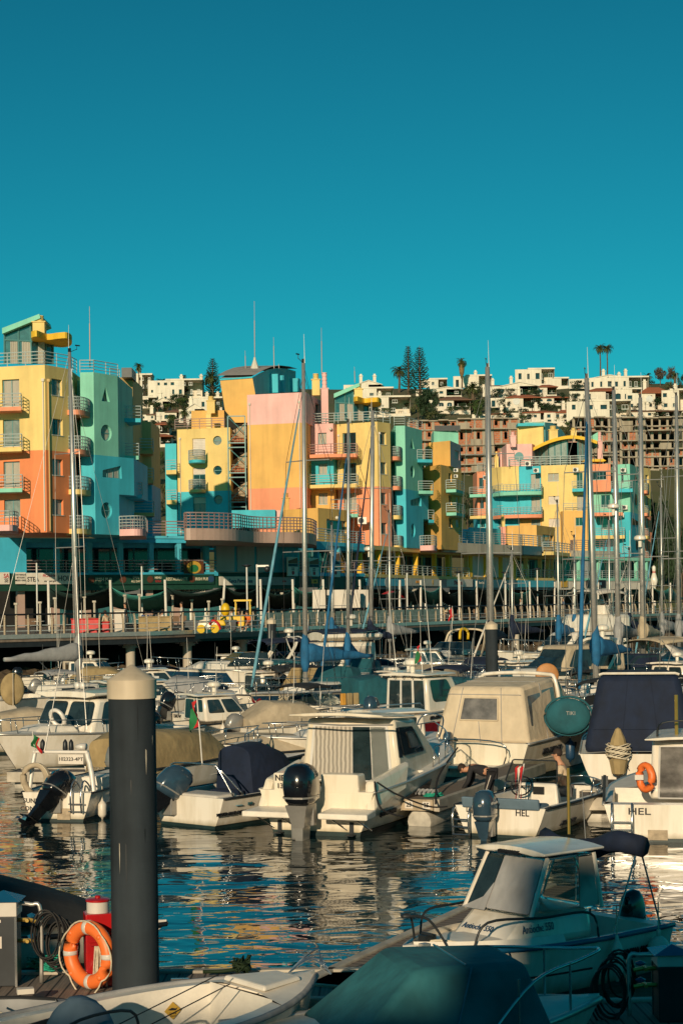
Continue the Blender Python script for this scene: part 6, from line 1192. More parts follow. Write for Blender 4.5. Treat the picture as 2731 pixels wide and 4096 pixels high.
# ======== second and third rows ========
def atbow(name, label, px, py, rz, L, sz=1., group=None, cat='boat'):
    b = G(px,py); a = R(rz); rt = thing(name, label, cat, (b.x+math.sin(a)*L, b.y-math.cos(a)*L, 0), a, group); rt.scale.z = sz; return rt
def lamp2(root, x, y, z):
    for dx in (-.1,.1): MB().lathe([(.02,0),(.09,.02),(.11,.1),(.02,.12)],(x+dx,y,z),12,Matrix.Rotation(-pi/2,3,'X')).build('spotlight','railwhite',root,True)
r = atbow('pilothouse_boat','white pilothouse boat marked NB with framed windows, behind the 102323 arch boat',-22,3100,143,6.9,.92); h = Hull(r,6.9,2.75,.95,1.15,'gelcoat',pit=(.06,.4),floor=.4,rub='alu',full=.5)
c = Cabin(r,2.0,4.5,2.4,2.1,.95,2.02,.45,0,'gelcoat',2.3,.10,wft=2.0); c.roof(.2,.25,.12,.18,'gelcoat',.05); c.pane('front',.04,.28,.46,.92,'winddark',.16); c.pane('front',.52,.28,.96,.92,'winddark',.16); c.pane('left',.12,.3,.55,.92,'winddark',.16); c.pane('left',.6,.3,.92,.9,'winddark',.16); c.pane('right',.1,.3,.8,.9)
M_ = Matrix((-YD,ZD,-XD)).transposed().to_4x4(); M_.translation = Vector((-1.2,3.5,2.12)); text('N',.2,'inkred','lettering',r,M_,.004,bold=.04); M_.translation = Vector((-1.2,3.3,2.12)); text('B',.2,'inkblue','lettering',r,M_,.004,bold=.04)
lamp2(r,.1,3.6,2.38); h.rail(.55,.4,n=1,k=4); Cabin(r,4.5,5.9,1.6,1.3,1.05,1.3,.4,.1,'deckwhite',.9,.08,'coachroof'); MB().tube([(-.35+.24*math.cos(a),4.95+.1*math.sin(a),1.5+.24*math.sin(a)) for a in [i*2*pi/18 for i in range(18)]],.06,8,True).build('lifebuoy','railwhite',r,True); whip(r,-.9,4.4,1.1,1.9,.15)
r = boat('covered_boat','boat under a tall khaki canvas tent, half hidden by the near dark pile',470,3180,-34); h = Hull(r,5.6,2.2,.62,.85,'gelcoat',pit=(.05,.8),rub='darkmetal'); canopy(r,[(.0,1.0,.45,.80,1.30),(.5,1.04,.6,.86,1.46),(1.6,1.04,.62,.86,1.42),(2.5,1.0,.66,.8,1.36),(3.3,.9,.72,.35,1.0)],'canvaskhaki','canvas_tent'); h.rail(.7,.4,k=3); outboard(r,.1,-.1,.55,.9,20,'motorgrey')
r = boat('covered_boat','low boat under a flat beige cover with pale patches, behind the navy console boat',800,3085,-72); h = Hull(r,5.0,1.9,.45,.62,'gelcoat',rub='darkmetal'); canopy(r,[(.1,.85,.42,.55,.86),(.8,.93,.46,.62,.98),(2.2,.95,.48,.55,.92),(3.4,.8,.5,.4,.80),(4.2,.45,.56,.15,.66)],'canvasbeige')
r = boat('covered_boat','small boat under a dull teal cover between the khaki tent and the navy console',735,3130,-60); Hull(r,3.4,1.5,.4,.5,'canvasteal',rub='darkmetal'); canopy(r,[(.1,.6,.4,.4,.6),(1.2,.66,.42,.45,.72),(2.4,.45,.45,.2,.58)],'canvasteal')
r = atbow('motor_boat','white cabin boat with beige headrests inside, bow pointing left beside the NERTHUS doors',1040,3082,118,5.6,.92); h = Hull(r,5.6,2.1,.75,.95,'gelcoat',rub='alu',full=.5); c = Cabin(r,1.0,3.5,1.8,1.55,.78,1.42,.9,0,'gelcoat',1.6,.08); c.roof(.1,-.05,.08,.12); c.pane('front',.05,.2,.95,.94); c.pane('left',.08,.3,.85,.92); h.rail(.5,.4,k=5); Cabin(r,3.5,4.7,1.3,1.0,.85,1.1,.5,.1,'deckwhite',.8,.06,'coachroof')
for x in (-.4,.3): MB().box((x,2.3,1.12),(.3,.2,.36)).build('headrest','canvasbeige',r,bevel=.08)
# cream canopy cruiser NVA
r = boat('cabin_cruiser','cruiser under a cream canvas canopy with a clear rear window, number ending 104760',1905,3128,-30); h = Hull(r,8.2,2.75,.95,1.4,'cream',pit=(.02,.45),floor=.5,full=.5,rub='alu',aft=1.)
c = Cabin(r,.25,2.5,2.6,1.95,.92,2.28,.1,.30,'canvascream',2.5,.10,'canvas_canopy',wft=2.05,zf=2.45); c.pane('rear',.24,.40,.68,.80,'vinyl',.03,name='clear_window',frame=('canvascream',.02)); seams(c,[('rear',(.2,.02),(.2,.98)),('rear',(.72,.02),(.72,.98)),('rear',(.02,.86),(.98,.86)),('right',(.54,.02),(.52,.98)),('top',(.03,.5),(.97,.5)),('rear',(.5,.02),(.46,.38))]); c.pane('right',.12,.30,.50,.82,'vinyl',.05,name='clear_window'); c.pane('right',.55,.35,.92,.85,'vinyl',.05,name='clear_window')
c2 = Cabin(r,2.55,4.6,2.4,1.9,1.15,2.42,1.35,0,'canvascream',1.9,.1,'windscreen_canopy'); c2.pane('right',.12,.25,.62,.85,'vinyl',.08,name='clear_window',skew=-.1); c2.pane('front',.08,.15,.92,.85,'vinyl',.06); MB().tube(arc([(-1.2,2.5,1.0),(-1.05,2.5,2.3),(-.7,2.52,2.52),(.7,2.52,2.52),(1.05,2.5,2.3),(1.22,2.5,1.0)],5),.05,8).build('radar_arch','gelcoat',r,True)
h.side_text('NVA-104760-5PT',.19,.72,.22,sx=.7); h.rail(.5,.5,k=5); outboard(r,-.55,-.3,.85,.55,0,'motorblue'); MB().bb(-1.2,1.0,-.55,-.02,.35,.42).build('swim_platform','deckwhite',r,bevel=.02); hoop(r,[(-.9,-.4,.42),(-.9,-.5,1.0),(.9,-.5,1.0),(.9,-.4,.42)],.018,'steel','stern_rail')
fender(r,h.pt(.3,.85,1)+XD*.1,.5,.12,'fenderblue'); fender(r,h.pt(.46,.85,1)+XD*.1,.5,.12,'fenderblue'); q = [h.pt(.34,.55,1),h.pt(.39,.57,1),h.pt(.39,.75,1),h.pt(.34,.73,1)]; pane(r,q,.0,.0,1,1,'winddark',.5,'porthole',.03)
# navy canvas boat
r = boat('cabin_cruiser','cruiser wholly tented in navy canvas, white transom lettered JER and a coiled rope pole',2562,3160,-9); h = Hull(r,7.5,2.75,.82,1.2,'gelcoat',rub='alu',aft=1.,stripe=None); c = Cabin(r,.1,4.6,2.6,1.85,.83,2.62,.9,.55,'canvasnavy',2.4,.16,'canvas_tent'); seams(c,[('rear',(.33,.02),(.36,.98)),('rear',(.68,.02),(.64,.98)),('rear',(.05,.30),(.95,.30))],'canvasnavy')
MB().tube([c.t[0]+ZD*.0,c.t[0].lerp(c.t[1],.05)+ZD*.03,c.t[1].lerp(c.t[0],.05)+ZD*.03,c.t[1]],.03,6).build('tent_hoop','gelcoat',r); h.stern_text('JER',-.35,.5,.2); MB().bb(-1.1,1.2,-.5,-.02,.16,.24).build('swim_platform','canvasblack',r,bevel=.03)
o = MB().tube([(-.5,-.25,.1),(-.5,-.25,1.2)],.05,8).build('outboard_bracket','darkmetal',r); mb = MB()
for i in range(16): mb.tube([(-.5+(.24+.05*math.sin(i*2.3))*math.cos(a),-.3+.2*math.sin(a),.78+.018*i+.04*math.sin(a*2+i)) for a in [j*2*pi/14 for j in range(14)]],.014,5,True)
mb.build('coiled_line','rope',o,True); MB().lathe([(.05,1.0),(.2,1.05),(.16,1.2),(.06,1.42),(.01,1.45)],(-.5,-.28,0),9).lathe([(.05,.35),(.16,.4),(.22,.7),(.1,.8)],(-.5,-.28,0),9).build('bag_cover','canvaskhaki',o)
pa, pb = G(2330,3182,.5), G(2740,3182,.5); rt = pontoon('finger_pontoon','wide wooden pontoon in front of the navy tented cruiser',[pa.xy,pb.xy],1.3,.5)
# dinghy under round teal cover, standing on its side
p = P(2272,2925,42.5); o = thing('dinghy','inflatable dinghy under a round teal cover, standing on edge beside the cream canopy','dinghy',(p.x,p.y,p.z-.06),R(-12)); MB().ball((0,0,.42),(.55,.16,.44),20,10).build('cover','canvasteal',o,True); MB().tube([(.58*math.cos(a),.12,.42+.47*math.sin(a)) for a in [i*2*pi/24 for i in range(24)]],.03,8,True).build('tube','canvasteal',o,True); M_ = Matrix((XD,ZD,-YD)).transposed().to_4x4(); M_.translation = Vector((.08,-.165,.5)); text('TIKI',.13,'motorgrey','lettering',o,M_,.003)
# Pito
r = boat('pilothouse_boat','white boat with dark red lower hull and three dark glass doors, radar on its roof',1532,2962,-38); h = Hull(r,6.2,2.2,.80,1.2,'gelcoat',pit=(.04,.35),floor=.4,full=.5,rub='alu',stripe='hullred',stripe_f=(.10,.62)); c = Cabin(r,1.3,3.6,1.75,1.6,.8,1.95,.75,0,'gelcoat',1.6,.08); c.roof(.25,.05,.12,.09)
for s0, s1 in ((.08,.36),(.38,.64),(.67,.93)): c.pane('rear',s0,.02,s1,.92,'winddark',.02,name='glass_door',frame=('framewhite',.018))
c.pane('right',.15,.3,.8,.92,'winddark',.2,skew=-.1); c.pane('left',.2,.3,.85,.9); c.pane('front',.06,.2,.94,.9); radome(r,-.1,1.8,2.32,.26,.22,stalk=.28); h.rail(.5,.45,k=4); h.side_text('PITO-127702-5PT',.24,.82,.15,sx=.7); outboard(r,-.25,-.15,.7,1.0,8,'motorblue','motorblue'); flag(r,.5,1.5,2.1,.95,.1,('flagred','flaggreen'),.35,.45,side=-1); fender(r,h.pt(.48,.95,1)+XD*.1,.6,.13)
for x in (-.7,-.35,0,.35,.7): MB().tube([(x,1.2,2.05),(x,1.1,1.92)],.02,5).build('rod_holder','darkmetal',r)
whip(r,-.6,1.6,2.1,2.6,-.3); whip(r,.75,1.7,2.1,3.2,-.3); 
# Key Largo
r = boat('motor_boat','small white open boat with a grey covered console and red round fender',718,2914,-58); h = Hull(r,4.6,1.7,.52,.85,'gelcoat',pit=(.1,.75),floor=.3,rub='alu',aft=1.); h.side_text('KEY LARGO',.55,.62,.17,m='inkblue'); h.side_text('NR-50',.28,.5,.12); h.stern_text('126817-4P',-.15,.42,.17); outboard(r,-.55,-.2,.6,.95,30,'motorblack'); outboard(r,-.95,-.3,.5,.6,20,'motorgrey')
canopy(r,[(1.2,.3,.4,.2,1.2),(1.4,.4,.4,.3,1.35),(2.1,.4,.4,.28,1.28),(2.3,.35,.5,.2,.9)],'canvasgrey','console_cover'); hoop(r,[(-.7,.2,.55),(-.65,.1,1.2),(.4,.1,1.2),(.6,.2,.55)],.02,'darkmetal','stern_arch'); fender(r,(.45,2.9,1.15),r=.2,m='hullred',round_=True); fender(r,h.pt(.72,.98,1)+XD*.08,.45,.1); h.rail(.7,.3,k=3)
# SSR cuddy
r = atbow('motor_boat','cuddy boat with a black top and brown side curtain, number SSR on its side',790,2866,108,5.8,.95); h = Hull(r,5.8,2.2,.75,.95,'gelcoat',rub='darkmetal',full=.5,pit=(.05,.45),stripe='darkmetal',stripe_f=(.52,.58)); c = Cabin(r,2.6,3.9,1.9,1.5,.9,1.45,.9,0,'windowclear',1.5,.05,'windscreen',zf=1.45); c.pane('front',.04,.1,.47,.92); c.pane('front',.53,.1,.96,.92); c.pane('left',.05,.1,.9,.9)
bimini(r,.6,2.9,1.95,2.05,'canvasblack',.85); q = [(-.99,2.75,1.0),(-.99,.9,.85),(-.97,.9,1.9),(-.97,2.2,1.95)]; MB().poly(q).poly([(-.98,.85,.85),(.98,.85,.85),(.96,.85,1.92),(-.96,.85,1.92)]).build('side_curtain','canvaskhaki',r); q = [(-.97,2.85,1.45),(.97,2.85,1.45),(.95,2.2,1.98),(-.95,2.2,1.98)]
for i in range(3): pane(r,[q[1],q[0],q[3],q[2]],.02+.33*i,.05,.32+.33*i,.95,'vinyl',.04,'clear_window')
h.side_text('SSR-153317',.30,.80,.17,sd=-1,sx=.7); radome(r,0,.6,2.5,.22,.18); hoop(r,[(-1.0,.6,.9),(-.95,.5,2.2),(0,.45,2.35),(.95,.5,2.2),(1.0,.6,.9)],.025,'steel','radar_arch'); h.rail(.5,.45,k=5); Cabin(r,3.9,5.0,1.4,1.0,.85,1.15,.5,.1,'deckwhite',.7,.08,'coachroof')
# sports cruiser with arch
def sportboat(label, px, py, rz, L, B, sz=1., stripe='hullblue', arch='gelcoat', bim='canvasnavy', radar=True, sd=-1, bow=True, name='sports_cruiser', band='winddark', z=0):
    r = atbow(name, label, px, py, rz, L, sz) if bow else boat(name, label, px, py, rz)
    r.scale.z = sz; h = Hull(r,L,B,.95,1.35,'gelcoat',pit=(.03,.4),floor=.5,full=.45,rub='alu',stripe=stripe,stripe_f=(.50,.90)); q = Cabin(r,L*.42,L*.80,B*.72,B*.45,1.15,1.55,.9,.0,'deckwhite',B*.35,.12,'coachroof')
    c = Cabin(r,L*.34,L*.58,B*.84,B*.66,1.30,1.95,1.0,0,band,B*.55,.05,'windscreen'); c.pane('front',.03,.1,.97,.95,'winddark',.06); c.pane('left',.03,.08,.93,.93); c.pane('right',.05,.08,.95,.93)
    MB().loft([[Vector((x,y-.18*u,zz)) for u in (0,1,1,0)][:2]+[Vector((x*.95,y-.18,zz-.08)),Vector((x*.95,y,zz-.08))] for x, y, zz in [tuple(v) for v in arc([(-B*.45,L*.30,1.1),(-B*.43,L*.22,1.9),(-B*.36,L*.18,2.5),(0,L*.17,2.62),(B*.36,L*.18,2.5),(B*.43,L*.22,1.9),(B*.45,L*.30,1.1)],4)]]).build('radar_arch',arch,r,'a')
    if bim: bimini(r,L*.02,L*.36,B*.78,2.62,bim,1.2)
    if radar: radome(r,0,L*.16,2.85,.26,.2)
    h.rail(.45,.5,k=7); return r, h
r, h = sportboat('sports cruiser with a navy hull band, white arch and small British flag',598,2784,118,9.,2.8,1.02); h.side_text('INFINITY DREAM',.42,.95,.17,sd=-1); flag(r,-1.1,1.0,2.2,1.3,.1,('inkblue','flagred'),.3,.5)
whip(r,1.1,2.0,2.5,2.6)
r = atbow('cabin_cruiser','white hardtop cruiser with rounded roof and wraparound windows behind the SARINA boat',900,2806,112,8.6,1.05); h = Hull(r,8.6,2.9,1.0,1.35,'gelcoat',rub='alu',full=.45); c = Cabin(r,1.6,5.4,2.4,2.1,1.15,2.45,1.1,0,'gelcoat',2.0,.14); c.roof(.3,-.1,.08,.35,'gelcoat',.10); c.pane('front',.05,.15,.95,.85,'winddark',.15); c.pane('left',.08,.2,.48,.86,'winddark',.15); c.pane('left',.53,.2,.92,.86,'curtain',.1); h.rail(.4,.55,k=6); bimini(r,1.4,4.2,1.9,3.05,'canvasnavy',2.8); radome(r,0,2.4,3.45,.26,.2); hoop(r,[(-1.1,4.6,1.3),(-1.1,5.2,2.6),(.0,5.3,2.7),(1.1,5.2,2.6),(1.1,4.6,1.3)],.03,'railwhite','front_hoop'); MB().lathe([(.12,0),(.14,.1),(.05,.14)],(.4,2.2,3.35),12,Matrix.Rotation(-pi/2,3,'X')).build('spotlight','railwhite',r,True); fender(r,h.pt(.03,1.1,-1)-XD*.1,r=.22,round_=True)
pa, pb = G(890,2878,.5), G(1420,2878,.5); pontoon('floating_pontoon','low pale pontoon beside the bow of the boat with the red round fender',[pa.xy,pb.xy],1.6,.55)
pa, pb = G(60,3085,.4), G(420,3085,.4); pontoon('floating_pontoon','narrow walkway with ropes behind the number 102323 arch boat',[pa.xy,pb.xy],1.,.4)
# right hand cruisers
r, h = sportboat('open cruiser with a beige arch, teal cover and a yellow horseshoe buoy',1640,2735,150,8.5,2.9,1.08,'canvasteal','canvascream',None,False); o = MB().tube(arc([(-.3,2.0,2.05),(-.32,2.0,2.4),(-.1,2.0,2.6),(.15,2.0,2.5),(.2,2.0,2.05)],5),.08,8).build('horseshoe_buoy','toyyellow',r,True); flag(r,1.2,1.0,2.2,1.6,.1,('flagred','flagred'),.4,.5)
MB().hexa([(-1.35,.3,1.1),(1.35,.3,1.1),(1.3,4.2,1.3),(-1.3,4.2,1.3)],[(-1.2,.4,1.38),(1.2,.4,1.38),(1.1,3.9,1.55),(-1.1,3.9,1.55)]).build('canvas_cover','canvasteal',r,bevel=.1)
r = atbow('flybridge_cruiser','white flybridge cruiser with a flat topped bimini, behind the farther dark pile',1985,2742,128,10.5,1.1); h = Hull(r,10.5,3.4,1.2,1.6,'gelcoat',rub='alu',full=.45,stripe='hullblue',stripe_f=(.6,.66)); c = Cabin(r,2,7.,2.8,2.5,1.3,2.4,1.5,0,'gelcoat',2.2,.14); c.pane('front',.06,.15,.94,.85); c.pane('left',.08,.2,.5,.85); c.pane('left',.55,.2,.92,.85); f = Cabin(r,1.6,5.2,2.5,2.3,2.42,3.25,.5,-.1,'gelcoat',1.9,.2,'flybridge'); bimini(r,1.8,4.2,2.4,4.5,'canvaswhite',3.2); h.rail(.4,.6,k=7); radome(r,.8,2.,3.75,.3,.22); MB().box((-.3,2.8,3.45),(.6,.5,.5)).build('helm_seat','deckwhite',f.o,bevel=.08)
r, h = sportboat('white cruiser with dark wraparound windscreen and blue hull line in front of the flybridge boat',1800,2868,122,9.,2.9,1.1,'hullblue','gelcoat',None,True); c = Cabin(r,1.2,4.4,2.3,2.1,1.4,2.35,.6,0,'canvasbeige',1.9,.1,'hardtop'); c.pane('left',.1,.2,.45,.85); c.pane('left',.52,.2,.92,.85); c.pane('front',.08,.2,.92,.85)
whip(r,1.,1.,2.4,3.); flag(r,.9,6.5,1.4,1.5,.1,('flaggreen','flagred'),.3,.5)
r, h = sportboat('cruiser with a beige soft top arch and navy windscreen cover',2170,2832,125,8.8,2.9,1.05,None,'canvascream','canvasbeige',False,band='canvasnavy')
r = boat('motor_boat','boat with a black bimini top and folded navy cover left of the navy tented cruiser',2395,2990,-25); h = Hull(r,6.,2.3,.8,1.1,'hullblue',rub='alu',pit=(.05,.5)); bimini(r,.8,2.6,1.9,2.02,'canvasblack',.85); canopy(r,[(.2,1.0,.75,.7,1.05),(1.4,1.1,.85,.8,1.5),(2.6,1.0,.9,.6,1.3),(4.6,.5,1.0,.2,1.15)],'canvasblack'); h.rail(.5,.5,k=4); M_ = Matrix((XD,ZD,-YD)).transposed().to_4x4(); M_.translation = Vector((.1,.78,1.92)); text('CHAPARRAL',.12,'reflective','lettering',r,M_,.003,1.1)
r = boat('motor_boat','small boat with a round white fender in front of the orange board',2215,2905,-10); h = Hull(r,5.,2.,.7,.9,'gelcoat',rub='alu',pit=(.05,.5)); fender(r,(.8,-.1,.95),r=.17,round_=True); h.rail(.3,.5,k=4); c = Cabin(r,1.6,3.4,1.4,1.1,.8,1.2,.8,.1,'deckwhite',.9,.1)
p = P(2188,2748,62); o = MB().ball((0,0,.42),(.42,.10,.42),20,10).build('round_tent_cover','woodorange',None,True,'round orange cover standing upright behind the small fendered boat','cover'); o.location = (p.x,p.y,p.z)
p = P(50,2745+60,66); o = thing('dinghy','round pale dinghy stood on edge at the left side of the picture','dinghy',(p.x,p.y,p.z-.3),R(20)); MB().ball((0,0,.75),(.46,.13,.62),20,10).build('hull','canvaskhaki',o,True); MB().tube([(0,-.14,.14),(0,-.16,.75),(0,-.14,1.36)],.03,6).build('keel_strip','canvasbeige',o)
r = boat('covered_boat','grey covered boat cut by the left edge beside the NB pilothouse',-20,3010,-70); h = Hull(r,5.,2.,.6,.8,'gelcoat',rub='darkmetal'); canopy(r,[(.1,.85,.55,.5,1.2),(1.,.95,.6,.6,1.35),(2.6,.9,.65,.45,1.1),(4.,.5,.7,.15,.85)],'canvasbeige')
r = boat('motor_boat','white wheelhouse boat with a flat roof rack behind the NB pilothouse',300,2905,-62); h = Hull(r,6.,2.2,.8,1.,'gelcoat',rub='alu'); c = Cabin(r,1.2,4.,1.9,1.7,.85,1.5,.7,0,'gelcoat',1.6,.08); c.roof(.3,.1,.1,.08); c.pane('rear',.1,.2,.9,.9); c.pane('right',.1,.3,.45,.9); c.pane('right',.5,.3,.9,.9); h.rail(.45,.5,k=5); MB().bb(-.8,.8,1.4,3.,1.68,1.76).build('roof_rack','railwhite',r); Cabin(r,.3,1.1,1.6,1.5,.75,1.15,0,0,'canvasgrey',1.6,.06,'stern_box')
r = boat('motor_boat','small grey speedboat with tilted motor behind the dinghy cover at far left',150,2830,-75); h = Hull(r,4.6,1.8,.6,.8,'gelcoat',rub='alu',pit=(.1,.6)); h.rail(.2,.6,k=6,n=2); outboard(r,0,-.1,.6,.9,30,'motorgrey')
# right edge: dinghies, radar and tarpaulin
r = boat('rigid_inflatable','beige inflatable with a seat cover behind the navy tent top',2480,2838,-95); h = Hull(r,3.6,1.6,.55,.7,'canvasbeige',rub=None); MB().tube([h.pt(t,1,-1)+ZD*.08 for t in [i/10 for i in range(11)]]+[h.pt(t,1,1)+ZD*.08 for t in [1-i/10 for i in range(11)]],.2,8).build('tube','canvasbeige',r,True); MB().box((0,1.2,.95),(.7,.9,.5),tx=.8).build('seat_cover','canvasbeige',r,bevel=.08)
r, h = sportboat('white cruiser with a dark soft top at the right edge behind the sails',2420,2792,120,8.,2.8,1.05,'hullblue','gelcoat','canvasgrey',True)
r, h = sportboat('grey topped cruiser farthest right below the gangway',2560,2742,126,8.6,2.8,1.05,None,'gelcoat','canvasgrey',False)
r = boat('motor_boat','white boat with windscreen just left of the farther dark pile',1745,2880,-30); h = Hull(r,5.6,2.1,.8,1.,'gelcoat',rub='alu',stripe='hullblue',pit=(.05,.5)); c = Cabin(r,1.8,3.6,1.7,1.4,.85,1.45,.8,0,'gelcoat',1.4,.08); c.pane('rear',.1,.2,.9,.9); c.pane('right',.1,.3,.9,.9); bimini(r,.4,2.2,1.6,2.0,'canvasnavy',.85); h.rail(.5,.5,k=4)
r = boat('motor_boat','small boat with a teal spray hood among the masts left of the red hulled boat',1320,2905,-65); h = Hull(r,5.2,2.,.7,.9,'gelcoat',rub='alu',stripe='bluestripe',pit=(.05,.5)); canopy(r,[(.8,.8,.75,.7,1.7),(1.6,.86,.78,.75,1.8),(2.5,.8,.8,.5,1.5),(3.2,.6,.85,.3,1.05)],'canvasteal','spray_hood')
for i in range(3): MB().box((.7,.2+.25*i,.98),(.12,.2,.42)).build('jerrycan','jerrycan' if i == 0 else 'canvaskhaki',r,bevel=.03)
# ======== sailing boats ========
S = 'sailboat'
sail(S,'sailboat with a grey sail cover on its boom, mast standing before the green tower',315,2745,70,-48,8.,2.6,.85,1.1,.56,(278,1408),boom=3.4,cover='canvasgrey',boomz=1.15,mastr=.095,hood=None)
sail(S,'sailboat SARINA with dark blue stripe, pale blue rolled jib and bright blue sail cover',1222,2748,66,148,9.2,2.9,.95,1.15,.60,(1213,1452),m='cream',stripe='hullblue',boom=3.2,boomang=-.35,cover='canvasblue',jib='canvaslightblue',mastr=.095,boomz=1.0,hood='canvasteal',jr=.055)[1].side_text('SARINA',.84,.84,.24,sd=-1,m='inkcream',sx=.9)
sail(S,'sailboat with a cone shaped blue mainsail cover at the foot of a short mast',1393,2790,76,160,8.2,2.7,.9,1.1,.58,(1393,1690),boom=1.2,cover='canvasblue',boomz=.9,jib='canvasblue',mastr=.085,hood='canvasteal',stripe='bluestripe')
sail(S,'sailboat with a near black rolled jib and a radar halfway up the mast',1483,2720,84,20,9.,2.8,.9,1.1,.58,(1490,1642),boom=3.2,cover='canvasnavy',jib='canvasnavy',mastr=.11,radar=.46)
sail(S,'large sailboat with the thickest grey mast, rising beside the farther dark pile',1966,2800,72,165,10.5,3.1,1.,1.25,.58,(1949,1468),boom=3.6,cover='canvasnavy',mastr=.135,spread=(.40,.72))
sail(S,'sailboat with a bright royal blue rolled jib leaning across the yellow flats',2385,2815,62,163,9.,2.8,.95,1.15,.58,(2345,1512),boom=2.8,boomang=-.3,cover='canvasblue',jib='canvasblue',mastr=.11,boomz=1.2,jr=.065)
sail(S,'sailboat with a white radar pod high on the mast before the green tower at right',2475,2760,76,150,9.,2.8,.95,1.1,.58,(2454,1560),boom=3.,cover='canvasgrey',mastr=.11,radar=.58)
sail(S,'sailboat with a tan radar drum on its mast right of the salmon end wall',2573,2760,76,155,9.,2.8,.95,1.1,.58,(2560,1590),boom=3.,cover='canvasbeige',mastr=.115,radar=.48)
sail(S,'sailboat with the slim mast nearest the right picture edge, bare of sails',2717,2700,86,150,9.,2.8,.9,1.1,.58,(2704,1582),boom=3.,cover='canvasgrey',mastr=.10)
sail(S,'sailboat mostly out of frame, thick tan rolled jib slanting down the right edge',2770,2850,58,166,9.,2.8,.95,1.15,.58,(2790,1480),jib='canvascream',mastr=.10,jr=.10,jibtop=.97)
for i, (x, y, Y, tx, ty, l) in enumerate(((2236,2700,92,2228,2010,'far sailboat with a short thin mast in front of the yellow columns'),(2440,2690,95,2434,2080,'far sailboat with thin bare mast left of the bowling pin'),(2520,2700,97,2516,2200,'far sailboat with the lowest thin mast near the green arcade'),(2300,2690,94,2296,2150,'far sailboat with thin mast under the concrete terrace'),(1560,2690,98,1556,2050,'far sailboat whose thin mast crosses the yellow shop columns'),(2050,2690,96,2046,2200,'far sailboat with a thin mast right of the farther dark pile'),(1330,2700,95,1326,2100,'far sailboat with thin mast in front of the three posters'),(2650,2690,100,2642,1950,'far sailboat with a thin mast before the dark trees'))):
    sail(S,l,x,y,Y,150-10*(i % 3),7.5,2.4,.8,1.,.58,(tx,ty),boom=2.6,cover=('canvasblue','canvasgrey','canvasnavy')[i % 3],mastr=.06,jib=(None,'canvaslightblue','canvaswhite')[i % 3],jr=.05)

# ---- more moored boats filling the basin ----
def runabout(label, px, py, rz, L=5.4, B=2.0, style=0, sz=.92, stripe=None, top='canvasnavy'):
    r = boat('motor_boat', label, px, py, rz); r.scale.z = sz; h = Hull(r,L,B,.75,.98,'gelcoat',pit=(.05,.5),floor=.35,rub='alu' if px % 2 else 'darkmetal',full=.5,stripe=stripe,stripe_f=(.6,.9))
    Cabin(r,L*.56,L*.82,B*.6,B*.5,.9,1.12,.5,.1,'deckwhite',B*.36,.08,'coachroof')
    if style == 0:
        c = Cabin(r,L*.42,L*.62,B*.84,B*.7,.95,1.42,.6,0,'windowclear',B*.66,.02,'windscreen'); MB().tube([c.t[0],c.t[3],c.t[2],c.t[1]],.022,6).build('windscreen_frame','alu',c.o); bimini(r,L*.12,L*.44,B*.84,1.95,top,.85)
    elif style == 1:
        c = Cabin(r,L*.25,L*.62,B*.82,B*.7,.85,1.75,.7,0,'gelcoat',B*.7,.08); c.roof(.25,.1,.1,.08); c.pane('front',.05,.25,.48,.92); c.pane('front',.52,.25,.95,.92); c.pane('left',.08,.35,.46,.9); c.pane('left',.52,.35,.9,.9); c.pane('right',.1,.35,.48,.9); c.pane('right',.54,.35,.92,.9); c.pane('rear',.1,.1,.5,.9); c.pane('rear',.56,.4,.92,.9); radome(r,0,L*.4,2.1,.22,.18,stalk=.2)
    else: canopy(r,[(.1,B*.42,.7,B*.3,1.1),(L*.2,B*.46,.8,B*.36,1.75),(L*.42,B*.45,.85,B*.34,1.7),(L*.6,B*.38,.9,B*.2,1.25)],top)
    h.rail(.5,.45,k=5,n=2 if style else 1); outboard(r,.0,-.12,.6,.95,25 if px % 2 else 5,'motorgrey' if style == 2 else 'motorblack'); fender(r,h.pt(.35,.95,1)+XD*.08); fender(r,h.pt(.55,.95,-1)-XD*.08); whip(r,.5,L*.35,1.2,2.4,.2); whip(r,-.6,L*.2,1.,1.5,-.1,0,'darkmetal')
    return r
